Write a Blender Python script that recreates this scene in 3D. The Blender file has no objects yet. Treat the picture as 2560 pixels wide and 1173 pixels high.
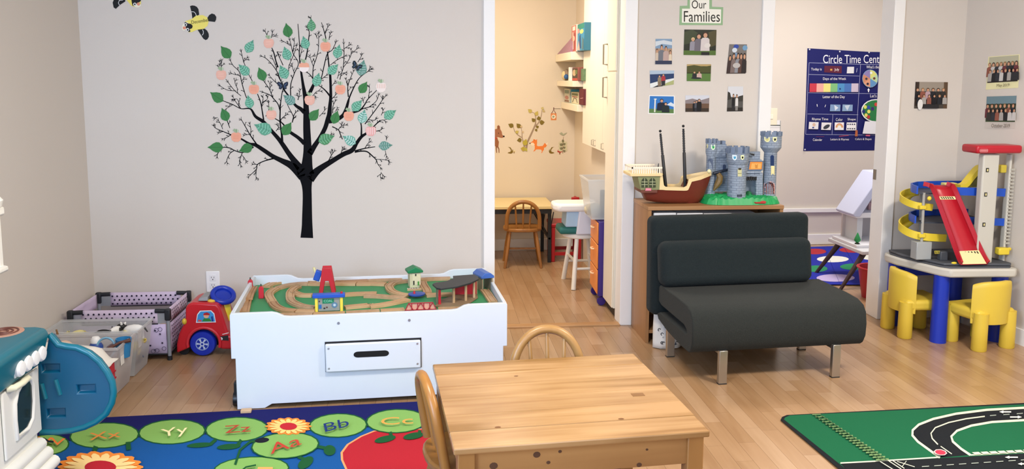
import bpy, bmesh, math, random
from mathutils import Vector, Matrix
random.seed(7)
S = bpy.context.scene
COL = S.collection
# ------------------------------------------------------------------ camera
F, PX, PY, CH = 2130.0, 1280.0, 463.0, 1.40
_p, _psi, _rho = math.atan(.125), math.radians(5.37), .0038
cf = Vector((math.sin(_psi)*math.cos(_p), math.cos(_psi)*math.cos(_p), -math.sin(_p)))
_r0 = Vector((math.cos(_psi), -math.sin(_psi), 0)); _u0 = _r0.cross(cf)
cr = _r0*math.cos(_rho)+_u0*math.sin(_rho); cu = _u0*math.cos(_rho)-_r0*math.sin(_rho)
CAM = Vector((0, 0, CH))
cd = bpy.data.cameras.new('camera'); co = bpy.data.objects.new('camera', cd); COL.objects.link(co)
cd.sensor_fit = 'HORIZONTAL'; cd.sensor_width = 36; cd.lens = F/2560*36
cd.shift_y = (PY-586.5)/2560; cd.clip_start = .05
m = Matrix.Identity(4)
for i in range(3): m[i][0], m[i][1], m[i][2], m[i][3] = cr[i], cu[i], -cf[i], CAM[i]
co.matrix_world = m; S.camera = co
# ------------------------------------------------------------------ light
vs = S.view_settings
vs.view_transform = 'Standard'; vs.look = 'None'; vs.gamma = 1; vs.use_curve_mapping = False
vs.exposure = 0.45
w = bpy.data.worlds.new('world'); S.world = w; w.use_nodes = True
w.node_tree.nodes['Background'].inputs[0].default_value = (.75, .85, 1, 1)
w.node_tree.nodes['Background'].inputs[1].default_value = 0.6
def area(name, loc, target, sx, sy, power, col):
    l = bpy.data.lights.new(name, 'AREA'); l.shape = 'RECTANGLE'; l.size = sx; l.size_y = sy
    l.energy = power; l.color = col
    o = bpy.data.objects.new(name, l); COL.objects.link(o); o.location = loc
    o.rotation_euler = (Vector(target)-Vector(loc)).to_track_quat('-Z', 'Y').to_euler()
    return o
area('window_daylight_left', (-1.74, 0.7, 1.45), (0.2, 4.3, .45), 1.7, 1.2, 98, (.50, .69, 1))
area('window_daylight_behind', (0.6, -1.3, 1.5), (0.6, 4, .9), 2.6, 1.3, 34, (.74, .86, 1))
area('ceiling_lamp_light_right', (2.3, 2.2, 2.38), (2.3, 2.2, 0), .4, .4, 54, (1, .91, .79))
area('ceiling_lamp_light_left', (0.0, 2.1, 2.38), (0.0, 2.1, 0), .4, .4, 30, (1, .91, .79))
area('left_nook_ceiling_light', (0.3, 5.5, 2.36), (0.4, 5.6, 0), .5, .5, 26, (1, .88, .73))
area('right_room_daylight_fill', (2.9, 5.6, 2.36), (2.9, 5.8, 0), .9, .8, 30, (1, .95, .90))  # area light added under the ceiling, standing in for the far room's daylight
# ------------------------------------------------------------------ pixel helpers (a pixel is only a direction)
def ray(x, y): return cf+cr*((x-PX)/F)-cu*((y-PY)/F)
def fl(x, y, z=0.0):
    d = ray(x, y); return CAM+d*((z-CH)/d.z)
def wl(x, y, Y):
    d = ray(x, y); return CAM+d*(Y/d.y)
def xl(x, y, X):
    d = ray(x, y); return CAM+d*(X/d.x)
# ------------------------------------------------------------------ materials
def c(h):
    h = h.lstrip('#'); v = [int(h[i:i+2], 16)/255 for i in (0, 2, 4)]
    return tuple((x/12.92 if x <= .04045 else ((x+.055)/1.055)**2.4) for x in v)+(1,)
_m = {}
def mat(h, rough=.5, metal=0, bump=0, bscale=60, var=0, alpha=None, trans=0, sheen=0, spec=.5):
    k = (h, rough, metal, bump, bscale, var, alpha, trans, sheen, spec)
    if k in _m: return _m[k]
    M = bpy.data.materials.new('m_'+h.strip('#')); M.use_nodes = True; nt = M.node_tree
    b = nt.nodes['Principled BSDF']; col = c(h)
    b.inputs['Base Color'].default_value = col; b.inputs['Roughness'].default_value = rough
    b.inputs['Metallic'].default_value = metal; b.inputs['Specular IOR Level'].default_value = spec
    if sheen: b.inputs['Sheen Weight'].default_value = sheen
    if alpha is not None: b.inputs['Alpha'].default_value = alpha
    if trans: b.inputs['Transmission Weight'].default_value = trans
    if bump or var:
        tc = nt.nodes.new('ShaderNodeTexCoord'); n = nt.nodes.new('ShaderNodeTexNoise')
        n.inputs['Scale'].default_value = bscale; n.inputs['Detail'].default_value = 4
        nt.links.new(tc.outputs['Object'], n.inputs['Vector'])
        if bump:
            bp = nt.nodes.new('ShaderNodeBump'); bp.inputs['Strength'].default_value = bump; bp.inputs['Distance'].default_value = .004
            nt.links.new(n.outputs['Fac'], bp.inputs['Height']); nt.links.new(bp.outputs['Normal'], b.inputs['Normal'])
        if var:
            mx = nt.nodes.new('ShaderNodeMix'); mx.data_type = 'RGBA'
            mx.inputs[6].default_value = tuple(x*(1-var) for x in col[:3])+(1,)
            mx.inputs[7].default_value = tuple(min(1, x*(1+var)) for x in col[:3])+(1,)
            nt.links.new(n.outputs['Fac'], mx.inputs[0]); nt.links.new(mx.outputs[2], b.inputs['Base Color'])
    _m[k] = M; return M
def wood(ha, hb, axis=0, rough=.4, scale=1.0, coord='Object', knots=False, cut=(.35, .65)):
    k = ('wood', ha, hb, axis, rough, scale, coord, knots, cut)
    if k in _m: return _m[k]
    M = bpy.data.materials.new('wood_'+ha.strip('#')); M.use_nodes = True; nt = M.node_tree; L = nt.links.new
    b = nt.nodes['Principled BSDF']; b.inputs['Roughness'].default_value = rough
    if coord == 'World': src = nt.nodes.new('ShaderNodeNewGeometry').outputs['Position']
    else: src = nt.nodes.new('ShaderNodeTexCoord').outputs['Object']
    mp = nt.nodes.new('ShaderNodeMapping'); sc = [26*scale]*3; sc[axis] = 1.6*scale; mp.inputs['Scale'].default_value = sc
    L(src, mp.inputs['Vector'])
    n = nt.nodes.new('ShaderNodeTexNoise'); n.inputs['Scale'].default_value = 1.0; n.inputs['Detail'].default_value = 5; n.inputs['Distortion'].default_value = .6
    L(mp.outputs['Vector'], n.inputs['Vector'])
    mp2 = nt.nodes.new('ShaderNodeMapping'); s2 = [9*scale]*3; s2[axis] = 2.2*scale; mp2.inputs['Scale'].default_value = s2; L(src, mp2.inputs['Vector'])
    n2 = nt.nodes.new('ShaderNodeTexNoise'); n2.inputs['Scale'].default_value = 1.0; n2.inputs['Detail'].default_value = 3; L(mp2.outputs['Vector'], n2.inputs['Vector'])
    ad = nt.nodes.new('ShaderNodeMix'); ad.inputs[0].default_value = .55; L(n.outputs['Fac'], ad.inputs[2]); L(n2.outputs['Fac'], ad.inputs[3])
    cr_ = nt.nodes.new('ShaderNodeValToRGB'); cr_.color_ramp.elements[0].position = cut[0]; cr_.color_ramp.elements[1].position = cut[1]
    cr_.color_ramp.elements[0].color = c(hb); cr_.color_ramp.elements[1].color = c(ha)
    L(ad.outputs[0], cr_.inputs['Fac']); L(cr_.outputs['Color'], b.inputs['Base Color'])
    bp = nt.nodes.new('ShaderNodeBump'); bp.inputs['Strength'].default_value = .05; bp.inputs['Distance'].default_value = .003
    L(n.outputs['Fac'], bp.inputs['Height']); L(bp.outputs['Normal'], b.inputs['Normal'])
    _m[k] = M; return M
def stone(h, hm):
    k = ('stone', h)
    if k in _m: return _m[k]
    M = mat(h, .6, bump=.5, bscale=55, var=.12).copy(); M.name = 'moulded_stone'; nt = M.node_tree; L = nt.links.new; b = nt.nodes['Principled BSDF']
    tc = nt.nodes.new('ShaderNodeTexCoord'); sp = nt.nodes.new('ShaderNodeSeparateXYZ'); cb = nt.nodes.new('ShaderNodeCombineXYZ'); ad = nt.nodes.new('ShaderNodeMath'); ad.operation = 'MULTIPLY_ADD'; ad.inputs[1].default_value = .6
    L(tc.outputs['Object'], sp.inputs[0]); L(sp.outputs[1], ad.inputs[0]); L(sp.outputs[0], ad.inputs[2]); L(ad.outputs[0], cb.inputs[0]); L(sp.outputs[2], cb.inputs[1])
    br_ = nt.nodes.new('ShaderNodeTexBrick'); br_.inputs['Scale'].default_value = 20; br_.inputs['Color1'].default_value = c(h); br_.inputs['Color2'].default_value = tuple(x*.86 for x in c(h)[:3])+(1,); br_.inputs['Mortar'].default_value = c(hm); br_.inputs['Mortar Size'].default_value = .022; br_.inputs['Mortar Smooth'].default_value = .6
    L(cb.outputs[0], br_.inputs['Vector']); L(br_.outputs['Color'], b.inputs['Base Color'])
    bp = nt.nodes.new('ShaderNodeBump'); bp.invert = True; bp.inputs['Strength'].default_value = .8; bp.inputs['Distance'].default_value = .002; L(br_.outputs['Fac'], bp.inputs['Height']); L(bp.outputs['Normal'], b.inputs['Normal'])
    _m[k] = M; return M
def printmat(rough=.6, bump=0, sheen=0):
    k = ('print', rough, bump, sheen)
    if k in _m: return _m[k]
    M = bpy.data.materials.new('printed_colour'); M.use_nodes = True; nt = M.node_tree
    a = nt.nodes.new('ShaderNodeAttribute'); a.attribute_name = 'ink'
    b = nt.nodes['Principled BSDF']; b.inputs['Roughness'].default_value = rough
    b.inputs['Specular IOR Level'].default_value = .3
    if sheen: b.inputs['Sheen Weight'].default_value = sheen
    nt.links.new(a.outputs['Color'], b.inputs['Base Color'])
    if bump:
        tc = nt.nodes.new('ShaderNodeTexCoord'); n = nt.nodes.new('ShaderNodeTexNoise'); n.inputs['Scale'].default_value = 350
        bp = nt.nodes.new('ShaderNodeBump'); bp.inputs['Strength'].default_value = bump; bp.inputs['Distance'].default_value = .003
        nt.links.new(tc.outputs['Object'], n.inputs['Vector']); nt.links.new(n.outputs['Fac'], bp.inputs['Height']); nt.links.new(bp.outputs['Normal'], b.inputs['Normal'])
    _m[k] = M; return M
# ------------------------------------------------------------------ objects
def tag(o, label=None, cat=None, group=None, kind=None):
    if label: o['label'] = label
    if cat: o['category'] = cat
    if group: o['group'] = group
    if kind: o['kind'] = kind
    return o
def thing(name, label, cat, loc=(0, 0, 0), rz=0, group=None):
    o = bpy.data.objects.new(name, None); COL.objects.link(o); o.empty_display_size = .1
    o.location = loc; o.rotation_euler = (0, 0, rz); return tag(o, label, cat, group)
def xf(parent):
    M = Matrix.Identity(4)
    while parent is not None:
        M = (Matrix.Translation(parent.location) @ parent.rotation_euler.to_matrix().to_4x4()) @ M; parent = parent.parent
    return M
def copy_tree(o, parent=None):
    q = o.copy(); COL.objects.link(q)
    q.parent = parent
    for ch in [x for x in COL.objects if x.parent == o]: copy_tree(ch, q)
    return q
class MB:
    def __init__(s): s.v = []; s.f = []; s.c = []
    def add(s, vs, fs, col=None):
        n = len(s.v); s.v += [Vector(x) for x in vs]
        for f in fs: s.f.append([n+i for i in f]); s.c.append(col)
        return s
    def box(s, lo, hi, col=None):
        a, b = lo, hi
        return s.add([(x, y, z) for z in (a[2], b[2]) for y in (a[1], b[1]) for x in (a[0], b[0])],
            [(0, 2, 3, 1), (4, 5, 7, 6), (0, 1, 5, 4), (2, 6, 7, 3), (0, 4, 6, 2), (1, 3, 7, 5)], col)
    def obox(s, ctr, size, rot=None, col=None):
        h = Vector(size)/2; R = rot or Matrix.Identity(3); ctr = Vector(ctr)
        return s.add([ctr+R @ Vector((x*h.x, y*h.y, z*h.z)) for z in (-1, 1) for y in (-1, 1) for x in (-1, 1)],
            [(0, 2, 3, 1), (4, 5, 7, 6), (0, 1, 5, 4), (2, 6, 7, 3), (0, 4, 6, 2), (1, 3, 7, 5)], col)
    def hexa(s, bot, top, col=None):
        # bottom 4 and top 4 corners, same winding
        return s.add(list(bot)+list(top), [(3, 2, 1, 0), (4, 5, 6, 7)]+[(i, (i+1) % 4, 4+(i+1) % 4, 4+i) for i in range(4)], col)
    def cyl(s, p0, p1, r0, r1=None, n=12, col=None):
        r1 = r0 if r1 is None else r1; p0, p1 = Vector(p0), Vector(p1); d = (p1-p0).normalized()
        a = d.orthogonal().normalized(); b = d.cross(a)
        vs = [p+(a*math.cos(2*math.pi*i/n)+b*math.sin(2*math.pi*i/n))*r for p, r in ((p0, r0), (p1, r1)) for i in range(n)]
        return s.add(vs, [(i, (i+1) % n, n+(i+1) % n, n+i) for i in range(n)]+[tuple(range(n))[::-1], tuple(range(n, 2*n))], col)
    def tube(s, path, r, n=8, col=None, close=False, flat=None):
        # round (or flat = (w,h), using up z) tube along a path; r a number or a list
        P = [Vector(p) for p in path]; m_ = len(P); base = len(s.v); up = Vector((0, 0, 1)); ref = None
        for i, p in enumerate(P):
            a, b = P[(i-1) % m_ if close else max(i-1, 0)], P[(i+1) % m_ if close else min(i+1, m_-1)]
            d = (b-a).normalized()
            if flat:
                sd = d.cross(up); sd = sd.normalized() if sd.length > 1e-4 else Vector((1, 0, 0)); nn = sd.cross(d)
                ring = [p+sd*x*flat[0]/2+nn*y*flat[1]/2 for x, y in ((-1, -1), (1, -1), (1, 1), (-1, 1))]
            else:
                if ref is None: ref = d.orthogonal().normalized()
                ref = (ref-d*ref.dot(d)).normalized(); q = d.cross(ref); R = r[i] if isinstance(r, (list, tuple)) else r
                ring = [p+(ref*math.cos(2*math.pi*k/n)+q*math.sin(2*math.pi*k/n))*R for k in range(n)]
            s.v += ring
        k = 4 if flat else n
        for i in range(m_ if close else m_-1):
            j = (i+1) % m_
            for t in range(k): s.f.append([base+i*k+t, base+i*k+(t+1) % k, base+j*k+(t+1) % k, base+j*k+t]); s.c.append(col)
        if not close:
            s.f.append([base+t for t in range(k)][::-1]); s.f.append([base+(m_-1)*k+t for t in range(k)]); s.c += [col, col]
        return s
    def lathe(s, prof, ctr=(0, 0, 0), n=20, sx=1, sy=1, axis='z', col=None):
        ctr = Vector(ctr); base = len(s.v)
        for r, z in prof:
            for i in range(n):
                a = 2*math.pi*i/n; q = (r*sx*math.cos(a), r*sy*math.sin(a), z)
                q = {'z': q, 'y': (q[0], -q[2], q[1]), 'x': (q[2], q[0], q[1])}[axis]
                s.v.append(ctr+Vector(q))
        for j in range(len(prof)-1):
            for i in range(n):
                s.f.append([base+j*n+i, base+j*n+(i+1) % n, base+(j+1)*n+(i+1) % n, base+(j+1)*n+i]); s.c.append(col)
        s.f.append([base+i for i in range(n)][::-1]); s.f.append([base+(len(prof)-1)*n+i for i in range(n)]); s.c += [col, col]
        return s
    def ball(s, ctr, r, n=14, m_=8, col=None):
        r = (r, r, r) if not isinstance(r, (tuple, list)) else r; ctr = Vector(ctr)
        base = len(s.v)
        for j in range(1, m_):
            for i in range(n):
                a, b = 2*math.pi*i/n, math.pi*j/m_
                s.v.append(ctr+Vector((r[0]*math.sin(b)*math.cos(a), r[1]*math.sin(b)*math.sin(a), -r[2]*math.cos(b))))
        lo = len(s.v); s.v.append(ctr-Vector((0, 0, r[2]))); s.v.append(ctr+Vector((0, 0, r[2])))
        for j in range(m_-2):
            for i in range(n): s.f.append([base+j*n+i, base+j*n+(i+1) % n, base+(j+1)*n+(i+1) % n, base+(j+1)*n+i]); s.c.append(col)
        for i in range(n):
            s.f.append([base+(i+1) % n, base+i, lo]); s.f.append([base+(m_-2)*n+i, base+(m_-2)*n+(i+1) % n, lo+1]); s.c += [col, col]
        return s
    def prism(s, poly, to3, d, col=None):
        # poly: 2D outline; to3(u, v, w): point; extruded from w = 0 to w = d
        n = len(poly); vs = [to3(u, v, 0) for u, v in poly]+[to3(u, v, d) for u, v in poly]
        return s.add(vs, [tuple(range(n))[::-1], tuple(range(n, 2*n))]+[(i, (i+1) % n, n+(i+1) % n, n+i) for i in range(n)], col)
    def build(s, name, material, parent=None, smooth=40, bevel=0, seg=2, label=None, cat=None, group=None, kind=None, world=False, sub=0, origin=True, solid=0):
        me = bpy.data.meshes.new(name)
        V = s.v
        off = Vector((0, 0, 0))
        if parent is None and origin and V:
            xs, ys, zs = [v.x for v in V], [v.y for v in V], [v.z for v in V]
            off = Vector(((min(xs)+max(xs))/2, (min(ys)+max(ys))/2, min(zs)))
            V = [v-off for v in V]
        if parent is not None and world:
            I = xf(parent).inverted(); V = [I @ v for v in V]
        me.from_pydata([tuple(v) for v in V], [], s.f)
        if any(x is not None for x in s.c):
            at = me.attributes.new('ink', 'FLOAT_COLOR', 'CORNER'); i = 0; arr = []
            for p, f in enumerate(s.f): arr += list(c(s.c[p]) if isinstance(s.c[p], str) else (1, 1, 1, 1))*len(f)
            at.data.foreach_set('color', arr)
        bm = bmesh.new(); bm.from_mesh(me); bmesh.ops.recalc_face_normals(bm, faces=bm.faces) if not getattr(s, 'keep', False) else None
        bm.to_mesh(me); bm.free()
        if smooth:
            me.shade_smooth(); me.set_sharp_from_angle(angle=math.radians(smooth))
        if material is not None: me.materials.append(material)
        o = bpy.data.objects.new(name, me); COL.objects.link(o); o.parent = parent; o.location = off
        if solid:
            q = o.modifiers.new('thick', 'SOLIDIFY'); q.thickness = solid; q.offset = 0
        if bevel:
            q = o.modifiers.new('bevel', 'BEVEL'); q.width = bevel; q.segments = seg; q.limit_method = 'ANGLE'; q.angle_limit = math.radians(35)
        if sub:
            q = o.modifiers.new('sub', 'SUBSURF'); q.levels = sub; q.render_levels = sub
        return tag(o, label, cat, group, kind)
def rbox(lo, hi): return MB().box(lo, hi)
def struct(name, mb, m_, smooth=0, **k): return mb.build(name, m_, None, smooth, kind='structure', **k)
# flat coloured print: items drawn on a surface; mp(x, y, h) gives the 3D point at height h over it
_txt = {}
def textmesh(t):
    if t in _txt: return _txt[t]
    cu_ = bpy.data.curves.new('lettering', 'FONT'); cu_.body = t; cu_.align_x = 'CENTER'; cu_.align_y = 'CENTER'; cu_.resolution_u = 3
    o = bpy.data.objects.new('lettering', cu_); COL.objects.link(o)
    dg = bpy.context.evaluated_depsgraph_get(); e = o.evaluated_get(dg); me = e.to_mesh()
    r = ([(v.co.x, v.co.y) for v in me.vertices], [tuple(p.vertices) for p in me.polygons]); e.to_mesh_clear()
    bpy.data.objects.remove(o); bpy.data.curves.remove(cu_); _txt[t] = r; return r
def ell(cx, cy, rx, ry, rot=0, n=20):
    a = math.radians(rot)
    return [(cx+rx*math.cos(t)*math.cos(a)-ry*math.sin(t)*math.sin(a), cy+rx*math.cos(t)*math.sin(a)+ry*math.sin(t)*math.cos(a)) for t in (2*math.pi*i/n for i in range(n))]
def ribbon(pts, w):
    w = list(w) if isinstance(w, (list, tuple)) else [w, w]
    n = len(pts); W = [w[0]+(w[-1]-w[0])*i/(n-1) if len(w) == 2 else w[i] for i in range(n)]
    L, R = [], []
    for i in range(n):
        a, b = pts[max(i-1, 0)], pts[min(i+1, n-1)]; dx, dy = b[0]-a[0], b[1]-a[1]; q = math.hypot(dx, dy) or 1
        nx, ny = -dy/q*W[i]/2, dx/q*W[i]/2
        L.append((pts[i][0]+nx, pts[i][1]+ny)); R.append((pts[i][0]-nx, pts[i][1]-ny))
    return L, R
def flat(name, items, mp, parent=None, base=.0012, step=.00025, rough=.6, bump=0, sheen=0, **k):
    mb = MB(); h = base; first = True
    for it in items:
        kd, col = it[0], it[-1]
        if kd == 'p': polys = [it[1]]
        elif kd == 'e': polys = [ell(*it[1:-1])]
        elif kd == 'r': x0, y0, x1, y1 = it[1:5]; polys = [[(x0, y0), (x1, y0), (x1, y1), (x0, y1)]]
        elif kd == 'l':
            L, R = ribbon(it[1], it[2]); polys = [[L[i], L[i+1], R[i+1], R[i]] for i in range(len(L)-1)]
        elif kd == 't':
            t, x, y, sz, rot = it[1:6]; sx = it[6] if len(it) > 7 else 1; vs, fs = textmesh(t); a = math.radians(rot)
            V = []
            for u, v in vs:
                u, v = u*sz*sx, -v*sz; V.append(mp(x+u*math.cos(a)-v*math.sin(a), y+u*math.sin(a)+v*math.cos(a), h))
            mb.add(V, fs, col); h += step; continue
        elif kd == 'b':   # lettering fitted to a box
            t, x0, y0, x1, y1 = it[1:6]; vs, fs = textmesh(t)
            ua, ub = min(q[0] for q in vs), max(q[0] for q in vs); va, vb = min(q[1] for q in vs), max(q[1] for q in vs)
            mb.add([mp(x0+(u-ua)/(ub-ua)*(x1-x0), y1-(v-va)/(vb-va)*(y1-y0), h) for u, v in vs], fs, col); h += step; continue
        if first:
            for p in polys:
                n = len(p); vs = [mp(x, y, 0) for x, y in p]+[mp(x, y, h) for x, y in p]
                mb.add(vs, [tuple(range(n, 2*n))]+[(i, (i+1) % n, n+(i+1) % n, n+i) for i in range(n)], col)
            first = False
        else:
            for p in polys: mb.add([mp(x, y, h) for x, y in p], [tuple(range(len(p)))], col)
        h += step
    mb.keep = True
    return mb.build(name, printmat(rough, bump, sheen), parent, 0, world=parent is not None, **k)
def onwall(Y):   # items in photo pixels, lying on a wall facing the camera
    return lambda x, y, h: wl(x, y, Y-h)
def plane(o, ux, uy, nn):   # items in metres on any flat face (v counts downward)
    o, ux, uy, nn = Vector(o), Vector(ux), Vector(uy), Vector(nn)
    return lambda x, y, h: o+ux*x+uy*y+nn*h
# ================================================================== the room
YW, XL, XR, ZC = 4.68, -1.82, 3.08, 2.45
WALL = mat('#d5cdc4', .75, bump=.04, bscale=160, var=.012); WARM = mat('#dccfbb', .75, bump=.03, bscale=160)
WHITE = mat('#ecebe8', .35); TRIM = mat('#f1f0ee', .38)
struct('wall_left', rbox((XL-.1, -1.4, 0), (XL, YW+.12, ZC)), WALL)
# the right wall leaves the corner at a slightly obtuse angle
RW = lambda y: 3.042+.15*(YW-y)
def slant(z0, z1, d0, d1, y0=-1.45, y1=YW): return MB().hexa([(RW(y0)+d0, y0, z0), (RW(y0)+d1, y0, z0), (RW(y1)+d1, y1, z0), (RW(y1)+d0, y1, z0)], [(RW(y0)+d0, y0, z1), (RW(y0)+d1, y0, z1), (RW(y1)+d1, y1, z1), (RW(y1)+d0, y1, z1)])
struct('wall_right', slant(0, ZC, 0, .1), WALL)
mb = MB()
for x0, x1 in ((XL, .335), (1.068, 1.900), (2.605, XR+.1)): mb.box((x0, YW, 0), (x1, YW+.12, ZC))
for x0, x1 in ((.335, 1.068), (1.900, 2.605)): mb.box((x0, YW, 2.04), (x1, YW+.12, ZC))
struct('wall_front', mb, WALL)
struct('wall_behind', rbox((XL-.1, -1.5, 0), (4.1, -1.4, ZC)), WALL)
struct('ceiling', rbox((XL-.1, -1.5, ZC), (4.3, 7.1, ZC+.1)), mat('#efece6', .8))
# side rooms seen through the two doorways
struct('wall_nook_back', rbox((-.6, 6.85, 0), (1.25, 6.95, ZC)), WARM)
struct('wall_nook_left', rbox((-.7, YW+.12, 0), (-.6, 6.95, ZC)), WARM)
struct('wall_nook_right', rbox((1.154, YW+.12, 0), (1.254, 6.85, ZC)), WARM)
struct('wall_playroom_left', rbox((1.50, YW+.12, 0), (1.60, 6.92, ZC)), WALL)
struct('wall_playroom_back', rbox((1.50, 6.92, 0), (4.3, 7.02, ZC)), WALL)
struct('wall_playroom_right', rbox((4.2, YW+.12, 0), (4.3, 6.92, ZC)), WALL)
# door casings and jambs
def casing(n, x0, x1, y0, y1, z1=2.1): struct(n, rbox((x0, y0, 0), (x1, y1, z1)), TRIM, bevel=.003)
casing('trim_1', .281, .343, YW-.018, YW+.12); casing('trim_2', 1.060, 1.128, YW-.018, YW+.12)
casing('trim_3', 1.834, 1.905, YW-.018, YW+.12); casing('trim_4', 2.600, 2.664, YW-.018, YW+.12)
struct('trim_5', rbox((.281, YW-.018, 2.04), (1.128, YW+.12, 2.1)), TRIM)
struct('trim_6', rbox((1.834, YW-.018, 2.04), (2.664, YW+.12, 2.1)), TRIM)
struct('trim_7', rbox((.34, YW-.03, -.004), (1.062, YW+.035, .009)), wood('#b98f62', '#a2764a', 0, .45), bevel=.004)
struct('trim_8', rbox((1.60, 6.895, .278), (4.2, 6.92, .315)), TRIM, bevel=.004)
def skirt(n, lo, hi): struct(n, rbox(lo, hi), TRIM, bevel=.004)
skirt('baseboard_front_left', (XL, YW-.014, 0), (.281, YW, .085)); skirt('baseboard_front_middle', (1.128, YW-.014, 0), (1.834, YW, .085))
skirt('baseboard_front_right', (2.664, YW-.014, 0), (3.03, YW, .085)); struct('baseboard_right', slant(0, .085, -.014, 0, 0, YW-.014), TRIM)
skirt('baseboard_left', (XL, 0, 0), (XL+.014, YW-.014, .085))
skirt('baseboard_nook', (-.6, 6.836, 0), (1.154, 6.85, .095)); skirt('baseboard_playroom', (1.60, 6.90, 0), (4.2, 6.92, .09))
# strike plate on the second doorway's jamb
q = xl(2186, 436, 2.599); MB().box((2.597, q.y-.02, q.z-.03), (2.600, q.y+.012, q.z+.03)).build('strike_plate', mat('#9a958c', .3, 1), None, label='small metal strike plate on the right doorway jamb', cat='plate')
# windows behind the camera and on the right, where the daylight comes from
for i, (lo, hi, ax) in enumerate((((-1.1, -1.4, .9), (1.5, -1.36, 2.2), 1), ((XL, -.15, .85), (XL+.04, 1.55, 2.05), 0))):
    mb = MB(); a, b = lo, hi; t = .06
    if ax == 1:
        for x0, x1, z0, z1 in ((a[0], b[0], a[2], a[2]+t), (a[0], b[0], b[2]-t, b[2]), (a[0], a[0]+t, a[2], b[2]), (b[0]-t, b[0], a[2], b[2]), (.17, .23, a[2], b[2])): mb.box((x0, a[1], z0), (x1, b[1], z1))
    else:
        for y0, y1, z0, z1 in ((a[1], b[1], a[2], a[2]+t), (a[1], b[1], b[2]-t, b[2]), (a[1], a[1]+t, a[2], b[2]), (b[1]-t, b[1], a[2], b[2]), (.67, .73, a[2], b[2])): mb.box((a[0], y0, z0), (b[0], y1, z1))
    struct('window_%d' % (i+1), mb, TRIM)
# ------------------------------------------------------------------ floor of laminate strips
floor = struct('floor', rbox((XL-.1, -1.5, -.12), (4.3, 7.0, -.008)), mat('#7c5a3c', .6), origin=False)
PL = [wood(a, b, 1, .26, 1, 'World') for a, b in (('#b39271', '#a68463'), ('#af8d6b', '#a07d5b'), ('#ac8a67', '#9c7957'), ('#b69676', '#a98867'), ('#a98764', '#987553'))]
PWD, blocks = .068, []
rnd = random.Random(3)
def covered(x, y):
    return (x < -.05 and 1.6 < y < 3.5) or (x < .62 and y < 3.4 and x > -.05 and y < 2.6) or (x > 1.55 and y < 3.25) or (-.8 < x < .3 and 3.65 < y < 4.4) or (1.2 < x < 1.9 and 3.8 < y) and y < 4.6
x = -1.75
while x < 4.15:
    y = 1.2-rnd.random()*.4
    while y < 6.9:
        L = rnd.choice((.30, .36, .42, .48)); y1 = min(y+L, 6.9)
        cx, cy = x+PWD/2, (y+y1)/2; v = Vector((cx, cy, 0))-CAM; d = v.dot(cf)
        px, py = PX+F*v.dot(cr)/d, PY-F*v.dot(cu)/d
        vis = 0 <= px <= 2560 and 0 <= py <= 1190 and not covered(cx, cy)
        if cy > YW+.1 and not (.35+.09*(cy-YW) < cx < 1.06 or 2.3 < cx < 2.6+.56*(cy-YW) ): vis = False
        ar = PWD*(y1-y)/d**3 if vis else 0
        blocks.append((ar, x, y, y1, L, rnd.randrange(5))); y = y1
    x += PWD
blocks.sort(reverse=True)
pm = {}
def plank_mesh(L):
    if L not in pm:
        me = bpy.data.meshes.new('plank'); b = MB().box((-PWD/2+.0004, -L/2+.0004, -.008), (PWD/2-.0004, L/2-.0004, 0))
        me.from_pydata([tuple(v) for v in b.v], [], b.f); me.materials.append(PL[0]); pm[L] = me
    return pm[L]
rest = bpy.data.meshes.new('plank'); V, FF, MI = [], [], []
n_ = 0
for ar, x, y, y1, L, k in blocks:
    if ar > 0 and n_ < 300:
        o = bpy.data.objects.new('plank', plank_mesh(round(y1-y, 4))); COL.objects.link(o); o.parent = floor
        o.location = (x+PWD/2, (y+y1)/2, 0); o.material_slots[0].link = 'OBJECT'; o.material_slots[0].material = PL[k]; n_ += 1
    else:
        b = MB().box((x+.0004, y+.0004, -.008), (x+PWD-.0004, y1-.0004, 0)); n = len(V)
        V += [tuple(v) for v in b.v]; FF += [[n+i for i in f] for f in b.f]; MI += [k]*6
rest.from_pydata(V, [], FF)
for q in PL: rest.materials.append(q)
rest.polygons.foreach_set('material_index', MI)
o = bpy.data.objects.new('plank', rest); COL.objects.link(o); o.parent = floor; o['kind'] = 'stuff'
# ================================================================== rugs
def pj(v):
    v = Vector(v)-CAM; d = v.dot(cf); return (PX+F*v.dot(cr)/d, PY-F*v.dot(cu)/d)
onfloor = lambda x, y, h: fl(x, y, h)
def petals(cx, cy, rx, ry, n, ca, cb, cc, k=.37):
    it = []
    for i in range(n):
        a = 2*math.pi*i/n
        for s_, w_, cl in ((1, .19, ca), (.86, .10, cb)):
            pts = []
            for t, ww in ((k, .6), (.62, 1), (.85, .95), (1.0, .25)):
                pts.append((t*s_, ww*w_))
            P = [(u*math.cos(a)-v*math.sin(a), u*math.sin(a)+v*math.cos(a)) for u, v in pts]+[(u*math.cos(a)+v*math.sin(a), u*math.sin(a)-v*math.cos(a)) for u, v in pts[::-1]]
            it.append(('p', [(cx+rx*u, cy+ry*v) for u, v in P], cl))
    it = it[0::2]+it[1::2]
    return [('e', cx, cy, rx*.8, ry*.8, 0, ca)]+it+[('e', cx, cy, rx*k, ry*k*1.1, 0, cc)]
NAVY, BLUE, LEAFG, DKG = '#060a58', '#045092', '#82b05a', '#0b5226'
rug = [('p', [pj(q) for q in ((-1.60, 3.515, 0), (.66, 3.632, 0), (.74, 2.05, 0), (-1.52, 1.93, 0))], NAVY),
       ('p', [(60, 1118), (160, 1104), (430, 1090), (650, 1082), (840, 1074), (1000, 1064), (1180, 1056)]+[pj((.60, 3.40, 0)), pj((.66, 2.12, 0)), pj((-1.45, 2.0, 0))], BLUE)]
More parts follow.
